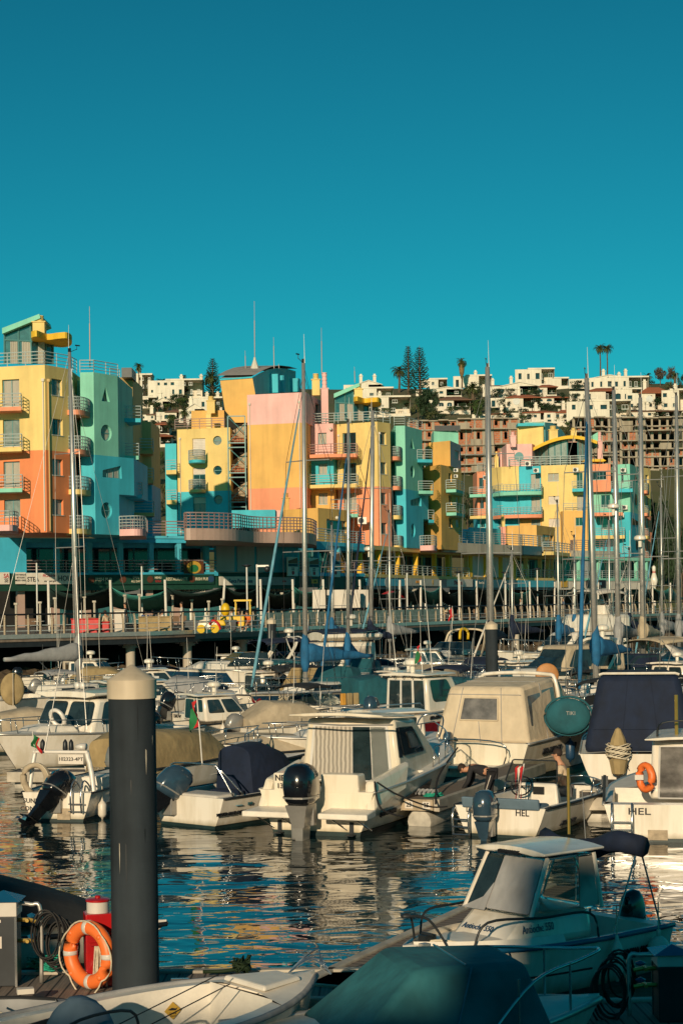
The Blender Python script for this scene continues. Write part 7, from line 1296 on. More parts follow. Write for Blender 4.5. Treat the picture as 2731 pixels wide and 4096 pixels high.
for a in (('white wheelhouse boat with a radar pod behind the number 102323 arch boat',395,2842,-66,5.6,2.1,1),('white runabout with navy top behind the near pile cap',500,2822,-120,5.4,2.,0),('boat with a grey canvas back beside the INFINITY DREAM bow',610,2850,-100,4.8,1.9,2,.85,None,'canvasgrey'),
  ('white wheelhouse boat between the red fendered boat and the SARINA hull',905,2862,-55,5.,1.9,1),('small runabout with black top moored on the pale pontoon',1120,2915,-40,4.6,1.8,0,.8,None,'canvasblack'),('white cabin boat with blue stripe left of the red hulled boat',1440,2862,-60,5.6,2.1,1,.9,'bluestripe'),
  ('boat under a beige canvas back behind the red hulled boat roof',1660,2815,-35,5.4,2.1,2,.95,None,'canvasbeige'),('white runabout with teal top right of the red hulled boat',1700,2900,-50,5.,2.,0,.85,'bluestripe','canvasteal'),('boat with a navy canvas back left of the thick mast foot',1850,2782,-45,5.8,2.2,2,1.,None,'canvasnavy'),
  ('white wheelhouse boat right of the farther dark pile with blue stripe',2060,2800,-38,5.8,2.2,1,1.,'hullblue'),('runabout with a grey top among the blue sail covers',2330,2780,-60,5.4,2.,0,.95,None,'canvasgrey'),('white wheelhouse boat in the gap before the tarpaulin',2600,2830,-40,5.6,2.1,1,.95),
  ('boat with a black canvas back at the right edge under the tarpaulin',2690,2880,-30,5.2,2.,2,.9,None,'canvasblack'),('white runabout with beige top at far left below the rocks',90,2760,-80,5.4,2.,0,.95,None,'canvasbeige'),('white wheelhouse boat far left under the grey sail cover',205,2778,-110,5.6,2.1,1,.95),
  ('small boat with grey canvas back in the middle distance under the promenade',1290,2745,-70,5.2,2.,2,.95,None,'canvasgrey'),('white wheelhouse boat farthest back under the glass railing',1540,2735,-100,5.8,2.2,1,1.)): runabout(*a)

for a in (('boat with beige canvas back in front of the pale pontoon',955,2990,-62,4.6,1.8,2,.8,None,'canvasbeige'),('white wheelhouse boat between the khaki tent and the grey covered console',640,2985,-58,4.8,1.9,1,.85),('white runabout with teal top left of the SARINA bow',1010,2800,-75,5.2,2.,0,.95,None,'canvasteal'),('boat with a navy canvas back behind the blue sail covers',1370,2775,-60,5.4,2.1,2,.95,None,'canvasnavy'),
  ('white wheelhouse boat behind the cream canopy arch',1930,2830,-50,5.4,2.1,1,1.,'bluestripe'),('white runabout with black top between the orange board and the navy tent',2330,2870,-35,5.,2.,0,.9,None,'canvasblack'),('boat with white canvas back under the bowling pin',2610,2760,-60,5.6,2.2,2,1.,None,'canvaswhite'),('white wheelhouse boat under the gangway foot',2240,2745,-80,5.6,2.2,1,1.),
  ('white runabout with grey top beside the pale dinghy at far left',110,2850,-60,4.8,1.9,0,.9,None,'canvasgrey'),('boat with a khaki canvas back under the first pier',265,2800,-95,5.,2.,2,.9,None,'canvaskhaki'),('white wheelhouse boat under the toy platform',780,2755,-85,5.4,2.1,1,.95),('white runabout with navy top left of the small far pile',1040,2745,-110,5.2,2.,0,.95)): runabout(*a)
# ======== mooring piles ========
def pile(label, x, yap, wpx, Y):
    rr_ = wpx/2/FPX*Y; p = P(x,yap,Y); rt = thing('mooring_pile', label, 'pile', (p.x,Y,0)); zt_ = p.z; k = rr_/.235
    MB().lathe([(rr_,-3),(rr_,zt_-.30*k)], n=32).build('shaft','pile',rt,'a'); MB().lathe([(rr_*1.0,zt_-.34*k),(rr_*1.055,zt_-.335*k),(rr_*1.055,zt_-.15*k),(rr_*1.03,zt_-.145*k),(.01,zt_)], n=32).build('cap','pilecap',rt,'a')
    r = random.Random(int(x))
    for i in range(9 if wpx > 100 else 0):
        a0 = -pi/2+r.uniform(-1.1,1.1); z1 = zt_-.36*k-r.uniform(0,1.6); l = r.uniform(.08,.5); w_ = r.uniform(.01,.05); q = rr_+.002
        MB().poly([(q*math.cos(a0+w_*u),q*math.sin(a0+w_*u),z1-l*v) for u, v in ((-.6,0),(.7,.05),(.9,.35),(.3,.8),(.05,1),(-.3,.7),(-.8,.3))]).build('dropping_stain','pontoonside' if i % 3 == 0 else 'darkmetal',rt)
pile('nearest tall dark pile with a pointed cream cap, left of centre',526,2659,188,17.5); pile('farther dark pile with a pointed cream cap standing among the masts',1964,2482,50,64); pile('small far dark pile with a cream cap under the toy platform',1086,2470,36,90)
# ======== foreground pontoons ========
def pier(label, a, d, L, w): a = Vector(a); return pontoon('wooden_pontoon', label, [a, a+Vector(d).normalized()*L], w, .5, floats=False)
pier('dark planked pontoon carrying the lifebuoy post and the steel service pedestal',(-6,17.95),(1,-.02),6.15,1.35); pier('planked pontoon arm running away to the right of the dive sticker boat',(-.12,17.75),(.42,.91),6,.74); pier('dark planked pontoon in the lower right corner under the hanging hoses',(.2,16.2),(1,.05),7,1.2)
for x, y in ((470,3915),(720,3935),(1470,3905)):
    p = G(x,y,.54); MB().bb(p.x-.09,p.x+.09,p.y-.02,p.y+.02,.56,.59).bb(p.x-.04,p.x-.02,p.y-.02,p.y+.02,.53,.56).bb(p.x+.02,p.x+.04,p.y-.02,p.y+.02,.53,.56).build('mooring_cleat','steel',None,label='steel mooring cleat bolted on the foreground pontoon edge',cat='cleat',group='cleats on the foreground pontoons')
def pedestal(label, x, Y, w, yt, yb, hose=True, rz=0):
    p = P(x,yb,Y); p.z = .5; ht = P(x,yt,Y).z-.5; rt = thing('service_pedestal', label, 'pedestal', p, R(rz)); b = ht*.74
    MB().bb(-w/2,w/2,-w/2,w/2,0,b).build('body','glassgrey' if False else 'darkmetal',rt,bevel=.01); MB().bb(-w/2-.012,w/2+.012,-w/2-.012,w/2+.012,b+.002,ht*.90).build('lamp_band','reflective',rt,bevel=.006); MB().add([(-w*.66,-w*.66,ht*.902),(w*.66,-w*.66,ht*.902),(w*.66,w*.66,ht*.902),(-w*.66,w*.66,ht*.902),(0,0,ht)],[(0,1,4),(1,2,4),(2,3,4),(3,0,4),(3,2,1,0)]).build('pyramid_roof','bluestripe',rt)
    for xx in (-w/2,w/2): MB().bb(xx-.012,xx+.012,-w/2-.014,-w/2-.001,0,b).build('corner_strip','steel',rt)
    MB().bb(-w*.3,w*.02,-w/2-.008,-w/2-.001,b*.55,b*.72).bb(-w*.2,w*.0,-w/2-.01,-w/2-.001,b*.92,b*.96).build('notice','signwhite',rt)
    for z in (b*.92,b*.62):
        MB().tube([(w/2,0,z),(w/2+.12,0,z),(w/2+.2,-.02,z-.02)],.022,6).tube([(w/2+.1,-.06,z),(w/2+.1,.06,z)],.02,6).build('water_tap','brass',rt); MB().lathe([(.04,0),(.05,.02),(.01,.04)],(w/2+.14,-.01,z+.03),8).build('tap_handle','bluestripe',rt)
    if hose:
        o = MB().tube(arc([(w/2,.0,ht*.86),(w/2+.14,-.04,ht*.85),(w/2+.24,-.05,ht*.78),(w/2+.24,-.05,.02)],5),.022,8).build('hose_stand','alu',rt,True); mb = MB(); c0 = Vector((w/2+.36,-.06,ht*.55))
        for i in range(9): s_ = rnd.uniform(.75,1.1); mb.tube([c0+Vector((.15*s_*math.cos(a)+.02*i-.06,.02*i-.08,.26*s_*math.sin(a)-.02*i)) for a in [j*2*pi/20 for j in range(20)]],.011,6,True)
        mb.build('hose_coil','rubber',o,True)
    return rt
pedestal('steel service pedestal with blue pyramid roof and black hose coils at lower left',18,18.1,.30,3562,3888); pedestal('service pedestal with blue roof at the lower right corner',2690,16.2,.30,3778,4120,True,180)
mb = MB(); rr = random.Random(5); c0 = G(190,3880,.55)
for i in range(16): mb.tube([c0+Vector((rr.uniform(-.17,.14)+.06*math.cos(a),rr.uniform(-.03,.05)+.05*math.sin(a),.015+rr.uniform(0,.10)+.03*math.sin(a*2))) for a in [j*2*pi/10 for j in range(10)]],.012,6,True)
mb.build('rope_heap','ropegreen',None,True,'heap of bright green rope on the pontoon beside the lifebuoy','rope')
mb = MB(); c0 = G(965,3895,.55)
for i in range(14): mb.tube([c0+Vector((rr.uniform(-.07,.07)+.05*math.cos(a),rr.uniform(-.03,.05)+.05*math.sin(a),.02+rr.uniform(0,.13)+.03*math.sin(a*2))) for a in [j*2*pi/10 for j in range(10)]],.011,6,True)
mb.tube([c0+Vector((-.4,.0,.02)),c0+Vector((-.2,.02,.02)),c0+Vector((0,0,.05))],.02,6); mb.build('rope_heap','leafdark',None,True,'dark green rope wound on the pontoon edge behind the dive sticker boat','rope')
# red post with lifebuoy
p = P(395,3900,18.0); rt = thing('safety_post','square red post with a white cylinder and red lid on top','post',(p.x,18.0,.5),R(14)); hp = P(395,3650,18.0).z-.5
MB().bb(-.14,.14,-.13,.13,0,hp).build('post','postred',rt,bevel=.012); MB().lathe([(.115,hp+.001),(.115,hp+.115)],n=24).build('cylinder','reflective',rt,'a'); MB().lathe([(.125,hp+.116),(.125,hp+.135),(.1,hp+.145),(.03,hp+.15),(.03,hp+.17),(.01,hp+.175)],n=24).build('lid','postred',rt,'a')
mb = MB()
for i in range(9): x = -.07+.016*i; mb.tube([(x*.7,-.145,hp-.32),(x+.02*math.sin(i*2),-.16,hp-.6),(x+.02*math.sin(i),-.15,hp-.85)],.007,5)
mb.build('throwing_line','rope',rt); MB().box((0,-.15,hp-.3),(.2,.04,.03)).build('line_hook','postred',rt)
p = P(357,3820,17.75); lb = thing('lifebuoy','orange ring lifebuoy with white bands hanging on the red post','lifebuoy',p,R(-38)); rb = .275
o = MB().tube([(rb*math.cos(a),0,rb*math.sin(a)) for a in [i*2*pi/40 for i in range(40)]],.073,14,True).build('ring','buoyorange',lb,True)
for k in range(4):
    a0 = k*pi/2+.04; MB().tube([(rb*math.cos(a0+d),0,rb*math.sin(a0+d)) for d in (-.09,-.03,.03,.09)],.0755,14).build('reflective_band','reflective',lb,True)
pts = []
for k in range(4):
    for j in range(8): a = pi/4+k*pi/2+j/8*pi/2; q = rb+.055+.05*math.sin(pi*j/8); pts.append((q*math.cos(a),-.06,q*math.sin(a)-.03*math.sin(pi*j/8)))
MB().tube(pts,.009,6,True).build('grab_line','rope',lb,True)
for k in range(4): a = pi/4+k*pi/2; MB().ball((rb*math.cos(a)*1.05,-.055,rb*math.sin(a)*1.05),.03,8,6).build('line_lug','buoyorange',lb,True)
# ======== foreground boats ========
r = atbow('motor_boat','white cabin boat with grey windscreen cover and navy bimini, bow left in half shade',1712,4048,131,3.28); r.scale = (.81,.81,.97); h = Hull(r,4.5,1.9,.62,.72,'gelcoat',pit=(.05,.5),floor=.3,full=.42,pw=2.6,rake=.06,rub='bluestripe',gun=.12,stripe=None)
MB().loft([[h.pt(.5+.5*i/12,1,-1)+XD*.10+ZD*.0,h.pt(.5+.5*i/12,1,-1)+XD*.16+ZD*.09] for i in range(12)],False,False,False).build('toe_rail','deckwhite',r,True); MB().loft([[h.pt(.5+.5*i/12,1,1)-XD*.10,h.pt(.5+.5*i/12,1,1)-XD*.16+ZD*.09] for i in range(12)],False,False,False).build('toe_rail','deckwhite',r,True)
c0 = Cabin(r,1.55,3.2,1.50,1.34,.62,.98,.55,0,'gelcoat',1.15,.10,'coachroof',wft=1.1); c = Cabin(r,1.35,2.72,1.40,1.20,.95,1.58,.42,.05,'windowclear',1.26,.02,'wheelhouse',wft=1.12); c.roof(.12,.16,.10,.07,'gelcoat',.05)
t, b = c.t, c.b
for i in range(4): MB().tube([b[i],t[i]],.032,6).build('pillar','gelcoat',c.o)
c.pane('front',.03,.05,.30,.95,'winddark',.05,name='windscreen_pane'); c.pane('front',.33,.04,.97,.95,'canvasgrey',.04,name='windscreen_cover',d=.03); c.pane('left',.08,.08,.62,.95,'windowclear',.08); c.pane('left',.68,.05,.95,.95,'curtain',.05); c.pane('right',.08,.08,.92,.95,'windowclear',.08); MB().hexa(*[[quadpt(c.face['front'],u,v)-Vector((0,-.05,0)) for u, v in ((.0,.03),(.34,.03),(.34,.5),(.26,.25))],[quadpt(c.face['front'],u,v)-Vector((0,-.07,0)) for u, v in ((.0,.03),(.34,.03),(.34,.5),(.26,.25))]]).build('loose_cover','canvasgrey',c.o)
q = c0.face['left']; x = (q[1]-q[0]).normalized(); up = (q[3]-q[0]).normalized(); n = x.cross(up).normalized(); up = n.cross(x); M_ = Matrix((x,up,n)).transposed().to_4x4(); M_.translation = quadpt(q,.25,.55)+n*.02; text('Antioche 550',.13,'inkblue','lettering',r,M_,.003,.8); q = c0.face['front']; x = (q[1]-q[0]).normalized(); up = (q[3]-q[0]).normalized(); n = x.cross(up).normalized(); up = n.cross(x); M_ = Matrix((x,up,n)).transposed().to_4x4(); M_.translation = quadpt(q,.38,.45)+n*.02; text('Antioche 550',.13,'inkblue','lettering',r,M_,.003,.8)
M_ = Matrix((-XD,ZD,YD)).transposed().to_4x4(); M_.translation = (t[2]+t[3])/2+Vector((-.0,.17,.045)); text('GUYMARINE',.07,'ink','lettering',r,M_,.03,1.,bold=.02); h.side_text('MARESIA SUL',.2,.62,.17,sd=-1,m='ink',sx=.7)
mb = MB(); mb.loft([[(-.95+.32*i, .75+.12*math.sin(i*1.7)+.16*math.cos(a), 1.62-.02*i+.07*math.sin(i*1.3)+.13*math.sin(a)) for a in [j*2*pi/8 for j in range(8)]] for i in range(7)]); mb.build('folded_bimini','canvasnavy',r,True); 
for sd in (-1,1): MB().tube([(sd*.9,.8,1.6),(sd*.86,1.3,.65)],.014,6).tube([(sd*.9,.75,1.6),(sd*.88,.3,.65)],.014,6).build('bimini_frame','steel',r)
for sd in (-1,1): hoop(r,[h.pt(.38,1,sd)+ZD*.02,h.pt(.40,1,sd)+ZD*.30-XD*sd*.08,h.pt(.6,1,sd)+ZD*.31-XD*sd*.1,h.pt(.78,1,sd)+ZD*.30-XD*sd*.08,h.pt(.82,1,sd)+ZD*.02-XD*sd*.08],.016,'darkmetal','side_rail')
hoop(r,[h.pt(.88,1,-1)+XD*.1,h.pt(.93,1,-1)+ZD*.34+XD*.1,h.pt(1,1,0)+ZD*.38,h.pt(.93,1,1)+ZD*.34-XD*.1,h.pt(.88,1,1)-XD*.1],.016,'darkmetal','bow_rail')
fender(r,h.pt(.32,.95,-1)-XD*.1,.42,.085); fender(r,h.pt(.12,.9,-1)-XD*.15,r=.16,round_=True); MB().tube([(.2,1.0,1.7),(.2,1.0,2.5)],.022,8).build('aerial_post','brass',r); whip(r,.6,.1,.6,1.5,.3,-.2,'darkmetal'); outboard(r,0,-.1,.42,.7,15,'motorblack')
cleat_line(r,[h.pt(.97,1,-1)+ZD*.05,h.pt(.8,.6,-1)-XD*.3,(-1.6,2.6,.5)],'ropeblack',.012); cleat_line(r,[(.1,4.2,.74),(-.1,3.9,.78),(-.5,3.6,.72)],'rope',.014); MB().box((.05,4.0,.78),(.14,.2,.12)).tube([(-.05,4.0,.84),(.15,4.0,.84)],.025,6).build('windlass','darkmetal',r); MB().box((-.15,4.25,.76),(.09,.12,.07)).build('bow_roller','alu',r)
# dive sticker boat
r = atbow('motor_boat','white open boat with a yellow diamond dive sticker, bow beside the pontoon corner',1262,4215,-52,4.4); h = Hull(r,4.4,1.95,.60,.76,'gelcoat',pit=(.12,.80),floor=.30,full=.5,pw=2.6,rake=.05,rub='canvasgrey',gun=.20)
p = h.pt(.62,1,1); i0, i1 = h.pt(.58,1,-1), h.pt(.66,1,-1)
# sticker on the inner far side, facing the viewer
q0 = h.pt(.72,1,-1)+XD*.225-ZD*.20; x = (h.pt(.78,1,-1)-h.pt(.66,1,-1)).normalized(); n = ZD.cross(x)*-1; n = Vector((x.y,-x.x,0)).normalized(); M_ = Matrix((x,ZD,n)).transposed().to_4x4(); M_.translation = q0
mb = MB(); mb.T = M_; mb.ext([(0,.085,0),(.085,0,0),(0,-.085,0),(-.085,0,0)],(0,0,.004)); o = mb.build('warning_sticker','inkgold',r); mb = MB(); mb.T = M_; mb.poly([(-.05,.012,.006),(-.01,.03,.006),(.03,.018,.006),(.05,.03,.006),(.03,.0,.006),(-.02,.005,.006)]); mb.build('diver_mark','ink',o); text('Diving',.026,'ink','lettering',o,M_ @ Matrix.Translation((0,-.025,.006)),.001); text('Zone',.026,'ink','lettering',o,M_ @ Matrix.Translation((0,-.05,.006)),.001)
MB().hexa([(-.35,3.55,.78),(.35,3.55,.78),(.2,4.1,.79),(-.2,4.1,.79)],[(-.33,3.57,.83),(.33,3.57,.83),(.18,4.08,.83),(-.18,4.08,.83)]).build('bow_hatch','deckwhite',r,bevel=.02); mb = MB()
for i in range(5): mb.tube(arc([(.05,4.05,.84),(.1+.03*i,4.2,.98),(.2+.05*i,4.3,1.05-.05*i),(.3,4.25,.9)],4),.008,5)
mb.build('anchor','steel',r); MB().tube([(.25,1.3,.5),(.1,3.2,.95)],.006,5).build('fishing_rod','black',r); MB().tube([(.4,1.6,.5),(.3,3.2,.9)],.006,5).build('fishing_rod','black',r)
MB().ball((.1,1.75,.6),(.36,.3,.36),18,10,lambda d: 1+.04*math.sin(d.x*9+d.z*4)).build('motor_cover','motorcover',r,True); MB().lathe([(.14,0),(.16,.03),(.14,.06)],(.25,3.0,.33),16).build('rope_coil','rope',r,True); hoop(r,[(.7,1.2,.6),(.72,1.3,.9),(.7,1.9,.92),(.66,2.0,.62)],.014,'darkmetal','grab_rail')
# grey dinghy lower left
r = atbow('dinghy','white dinghy with grey lining and dark rim, cut by the lower left corner',345,4275,-74,3.6); h = Hull(r,3.6,1.5,.50,.60,'gelcoat',pit=(.1,.93),floor=.25,full=.6,pw=3.,rake=.03,rub='rubber',gun=.06,deck='canvasgrey'); MB().box((0,2.6,.36),(1.1,.5,.06)).box((0,1.4,.36),(1.1,.4,.06)).build('thwart','deckwhite',r,bevel=.01); cleat_line(r,[(-.2,2.7,.62),(.1,2.95,.55),(.35,3.3,.64)],'rope',.012)
for y in (2.4,3.1): MB().box((-.64,y,.64),(.1,.16,.05)).build('rowlock','offwhite',r)
# boat under dark cover behind the pedestal
r = atbow('covered_boat','boat under a black cover behind the steel pedestal, pale bow poking past the near pile',668,3845,-88,5.); h = Hull(r,5.,1.9,.44,.46,'gelcoat',rub='darkmetal',rake=.12); canopy(r,[(.2,.85,.6,.5,1.15),(1.2,.9,.6,.62,1.28),(2.4,.9,.6,.6,1.2),(3.4,.75,.6,.4,.95),(4.2,.45,.6,.2,.70)],'canvasblack')
# boat under the green-blue tarpaulin
r = atbow('covered_boat','boat under a big dull teal tarpaulin in the foreground with a curved steel bow rail',2400,4310,-76,3.4); h = Hull(r,3.4,1.75,.55,.72,'gelcoat',rub='alu',full=.45)
c = Cabin(r,.75,2.75,1.68,1.10,.56,1.22,.22,.75,'tarpteal',1.35,.07,'canvas_cover',zf=1.20); seams(c,[('top',(.02,.45),(.98,.45)),('left',(.5,.02),(.5,.98)),('right',(.5,.02),(.5,.98)),('front',(.5,.0),(.5,1.))],'tealtile'); hoop(r,[h.pt(.40,1,-1)+ZD*.1,h.pt(.45,1,-1)+ZD*.42,h.pt(.7,1,-1)+ZD*.48,h.pt(.93,1,-1)+ZD*.46,h.pt(1,1,0)+ZD*.46,h.pt(.93,1,1)+ZD*.44,h.pt(.75,1,1)+ZD*.40,h.pt(.6,1,1)+ZD*.0],.016,'steel','bow_rail')
for t_ in (.7,.88):
    for sd in (-1,1): MB().tube([h.pt(t_,1,sd),h.pt(t_,1,sd)+ZD*.46],.012,6).build('stanchion','steel',r)
# ======== people ========
def skin_mesh(name, V, E, m, parent, lv=2):
    me = bpy.data.meshes.new(name); me.from_pydata([v[0] for v in V], E, []); o = bpy.data.objects.new(name, me); C.objects.link(o); o.parent = parent; me.materials.append(MT(m))
    k = o.modifiers.new('k','SKIN'); k.use_smooth_shade = True
    for i, v in enumerate(V):
        d = me.skin_vertices[0].data[i]; d.radius = (v[1],v[1]*(v[2] if len(v) > 2 else 1)); d.use_root = (i == 0)
    s_ = o.modifiers.new('s','SUBSURF'); s_.levels = lv; s_.render_levels = lv; return o
POSES = dict(
 stand=dict(pel=(0,0,.92),che=(0,0,1.30),neck=(0,.01,1.46),head=(0,.03,1.60),sh=.19,el=((-.24,-.02,1.14),(.24,-.02,1.14)),ha=((-.22,.1,.9),(.22,.1,.9)),kn=((-.1,.03,.5),(.1,.03,.5)),fo=((-.11,0,.05),(.11,0,.05)),to=((-.11,.16,.03),(.11,.16,.03))),
 sit=dict(pel=(0,0,.48),che=(0,.06,.86),neck=(0,.10,1.02),head=(0,.17,1.14),sh=.19,el=((-.25,.10,.66),(.25,.10,.66)),ha=((-.12,.34,.60),(.12,.34,.60)),kn=((-.12,.42,.50),(.12,.42,.50)),fo=((-.12,.46,.06),(.12,.46,.06)),to=((-.12,.62,.04),(.12,.62,.04))),
 bend=dict(pel=(0,0,.86),che=(0,.36,.98),neck=(0,.50,.98),head=(0,.62,.94),sh=.18,el=((-.22,.50,.68),(.22,.46,.68)),ha=((-.14,.68,.44),(.2,.62,.42)),kn=((-.1,.08,.46),(.1,.02,.46)),fo=((-.11,0,.05),(.11,-.05,.05)),to=((-.11,.16,.03),(.11,.11,.03))))
def person(label, loc, rz, pose, top, bottom, sc_=1., hair='hair', detail=True, sleeves=True, group=None, legs=True):
    q = {k: (tuple(Vector(x) for x in v) if isinstance(v[0], tuple) else Vector(v)) if isinstance(v, tuple) else v for k, v in POSES[pose].items()}
    rt = thing('person', label, 'person', loc, R(rz), group); rt.scale = (sc_,)*3; pel, che, neck, head = q['pel'], q['che'], q['neck'], q['head']; ax = (neck-pel).normalized()
    V = [(pel,.12),(pel.lerp(che,.5),.115,1.15),(che,.12,1.2),(neck,.055),(head-ax*.05,.075),(head+ax*.06,.092),(head+ax*.12,.07)]; E = [(0,1),(1,2),(2,3),(3,4),(4,5),(5,6)]
    for i, sd in ((0,-1),(1,1)):
        b = len(V); shp = che+XD*sd*q['sh']+ax*.08; el, ha = q['el'][i], q['ha'][i]; d = (ha-el).normalized(); V += [(shp,.055),(el,.042),(ha-d*.02,.028),(ha+d*.05,.036,.6)]; E += [(2,b),(b,b+1),(b+1,b+2),(b+2,b+3)]
        if detail:
            lat = d.cross(ZD).normalized() if abs(d.z) < .9 else XD; f0 = len(V)
            for k, (o_, l) in enumerate(((-.026,.058),(-.009,.068),(.009,.065),(.026,.05))): p_ = ha+d*.07+lat*o_; V += [(p_,.009),(p_+d*l*.55-ZD*.006,.0085),(p_+d*l-ZD*.016,.007)]; E += [(b+3,f0+3*k),(f0+3*k,f0+3*k+1),(f0+3*k+1,f0+3*k+2)]
            t0 = len(V); V += [(ha+d*.03-lat*sd*.034,.010),(ha+d*.07-lat*sd*.052,.008)]; E += [(b+3,t0),(t0,t0+1)]
        if legs: b = len(V); hp_ = pel+XD*sd*.09-ax*.04; V += [(hp_,.085),(q['kn'][i],.058),(q['fo'][i]+ZD*.05,.038),(q['to'][i],.034)]; E += [(0,b),(b,b+1),(b+1,b+2),(b+2,b+3)]
    skin_mesh('body', V, E, 'skin', rt, 2)
    V = [(pel+ax*.02,.140,1.),(pel.lerp(che,.5),.138,1.15),(che,.142,1.18),(che.lerp(neck,.6),.085)]; E = [(0,1),(1,2),(2,3)]
    for i, sd in ((0,-1),(1,1)):
        b = len(V); shp = che+XD*sd*q['sh']+ax*.08; el, ha = q['el'][i], q['ha'][i]; V += [(shp,.075),(shp.lerp(el,.75),.062)]; E += [(2,b),(b,b+1)]
        if sleeves: V += [(el,.056),(el.lerp(ha,.88),.042)]; E += [(b+1,b+2),(b+2,b+3)]
    skin_mesh('shirt', V, E, top, rt, 1)
    if legs:
        V = [(pel,.135)]; E = []
        for i, sd in ((0,-1),(1,1)): b = len(V); hp_ = pel+XD*sd*.09-ax*.04; V += [(hp_,.105),(q['kn'][i],.075),(q['fo'][i]+ZD*.08,.055)]; E += [(0,b),(b,b+1),(b+1,b+2)]
        skin_mesh('trousers', V, E, bottom, rt, 1)
        for i in (0,1): MB().tube([q['fo'][i]+ZD*.01-YD*.04,(q['fo'][i]+q['to'][i])/2,q['to'][i]+YD*.04],[.05,.052,.04],8).build('shoe','clothwhite' if i else 'clothwhite',rt,True)
    fw = YD if pose != 'bend' else (YD*.55-ZD*.8).normalized(); c0 = head+ax*.05
    MB().ball(c0+ax*.045-fw*.03,(.098,.105,.098),14,9).build('hair',hair,rt,True)
    if detail:
        MB().ball(c0+fw*.095,(.014,.02,.02),8,5).build('nose','skin',rt,True)
        for sd in (-1,1): MB().ball(c0+fw*.083+XD*sd*.034+ax*.02,(.013,.010,.009),8,5).build('eye','ink',rt,True); MB().ball(c0+XD*sd*.092,(.012,.025,.032),8,5).build('ear','skin',rt,True)
        MB().box(c0+fw*.088-ax*.045,(.045,.012,.008)).build('mouth','hullred',rt)
    return rt
pA = P(1962,3212,36.2); rt = person('person in a black tracksuit with white side stripes bending down to the pontoon',(pA.x,36.2,zat(1962,3236,36.2)),76,'bend','clothblack','clothblack',.86)
for i in (0,1): q = POSES['bend']; k, f_, sd = Vector(q['kn'][i]), Vector(q['fo'][i]), (-1,1)[i]; MB().tube([Vector((sd*.11,-.02,.82))+XD*sd*.09-YD*.02,k+XD*sd*.078,f_+XD*sd*.058+ZD*.08],.012,5).build('stripe','clothwhite',rt)
pB = P(2262,3190,35.2); person('person in a tan short sleeved shirt sitting at the bow of the HEL runabout',(pB.x,35.2,zat(2235,3175,35.2)-.48*.74),75,'sit','shirttan','clothgrey',.95,sleeves=False)
tops = ['clothwhite','clothblue','clothgrey','clothbrown','clothblack','shirttan','clothorange']; words_ = {'clothwhite':'white','clothblue':'blue','clothgrey':'dark grey','clothbrown':'brown','clothblack':'black','shirttan':'tan','clothorange':'orange'}
for i, (x, dY, pose, t, l) in enumerate(((425,7,'sit','shirttan','in a tan hooded top sitting at a table under the HOUSE sign'),(578,9,'sit','clothblue','in blue sitting with its back to the water under the pub fascia'),(612,10,'sit','clothgrey','in dark grey seated right of the blue one under the pub fascia'),(640,8,'sit','clothwhite','in white seated near the third awning post'),(918,8,'sit','clothwhite','in white with dark cap sitting left of the yellow toy'),(945,8.5,'sit','clothbrown','in brown sitting just behind the yellow toy'),(1070,9,'sit','clothblue','in blue sitting right of the camera pole'),(500,8,'stand','clothblack','in black standing between the first two awning posts'),(2082,2,'stand','clothwhite','in white standing at the railing right of the farther pile'),(2252,3,'stand','clothblue','in blue at the railing beside a red bag near the royal blue jib'),(1500,9,'sit','clothgrey','in dark grey seated under the red bunting'),(1780,8,'sit','shirttan','in tan seated left of the thickest mast'),(2330,4,'sit','clothbrown','in brown sitting under the right hand sails'),(725,9,'stand','clothwhite','in white standing under the brown banner'))):
    Y = edgeY(x)+dY; q = X2(x,Y); person('person '+l,(q.x,q.y,DZ),rnd.uniform(0,360) if pose == 'sit' else rnd.choice((0,180,90)),pose,t,'clothgrey',1.,'hair',False)
pC = X2(990,edgeY(990)-.35); person('person in an orange top sitting on the edge of the toy platform, legs dangling',(pC.x,pC.y,2.68),150,'sit','clothorange','skin',.95,detail=False)
# ======== promenade furniture ========
def cafe(x, dY, i):
    Y = edgeY(x)+dY; q = X2(x,Y); rt = thing('cafe_table','small round cafe table under the shade sails','table',(*q,DZ),0,'cafe tables on the promenade'); MB().lathe([(.4,.70),(.4,.73)],n=14).build('tabletop','offwhite',rt,'a'); MB().lathe([(.25,0),(.22,.03),(.03,.05),(.03,.70)],n=10).build('pedestal','darkmetal',rt,'a')
    for k in range(3):
        a = k*2.1+i; c = thing('cafe_chair','dark cafe chair drawn up to a promenade table','chair',(q.x+.75*math.cos(a),q.y+.75*math.sin(a),DZ),a+pi/2,'chairs round the cafe tables'); MB().bb(-.2,.2,-.2,.2,.43,.46).build('seat','clothbrown',c); MB().bb(-.2,.2,-.22,-.19,.5,.88).build('backrest','clothbrown',c)
        for sx_ in (-.18,.18):
            for sy in (-.18,.18): MB().tube([(sx_,sy,0),(sx_,sy,.43)],.016,4).build('leg','darkmetal',c)
for i, x in enumerate((150,330,450,560,620,690,900,960,1100,1480,1540,1660,1790,1900)): cafe(x, 7+(i*1.7) % 4, i)
for x, w_, hh, m, l in ((340,1.6,.8,'red','red covered counter behind the first railing stretch'),(402,1.0,.6,'red','second smaller red counter right of the mast'),(620,2.,.85,'canvaskhaki','tan cushioned sofa block behind the railing'),(478,.6,1.3,'offwhite','white menu stand with coloured bands')):
    q = X2(x,edgeY(x)+3.5); tag(MB().bb(q.x-w_/2,q.x+w_/2,q.y-.3,q.y+.3,DZ,DZ+hh).bb(q.x-w_/2-.05,q.x+w_/2+.05,q.y-.35,q.y+.35,DZ+hh+.003,DZ+hh+.06).build('counter',m,bevel=.03),l,'counter')
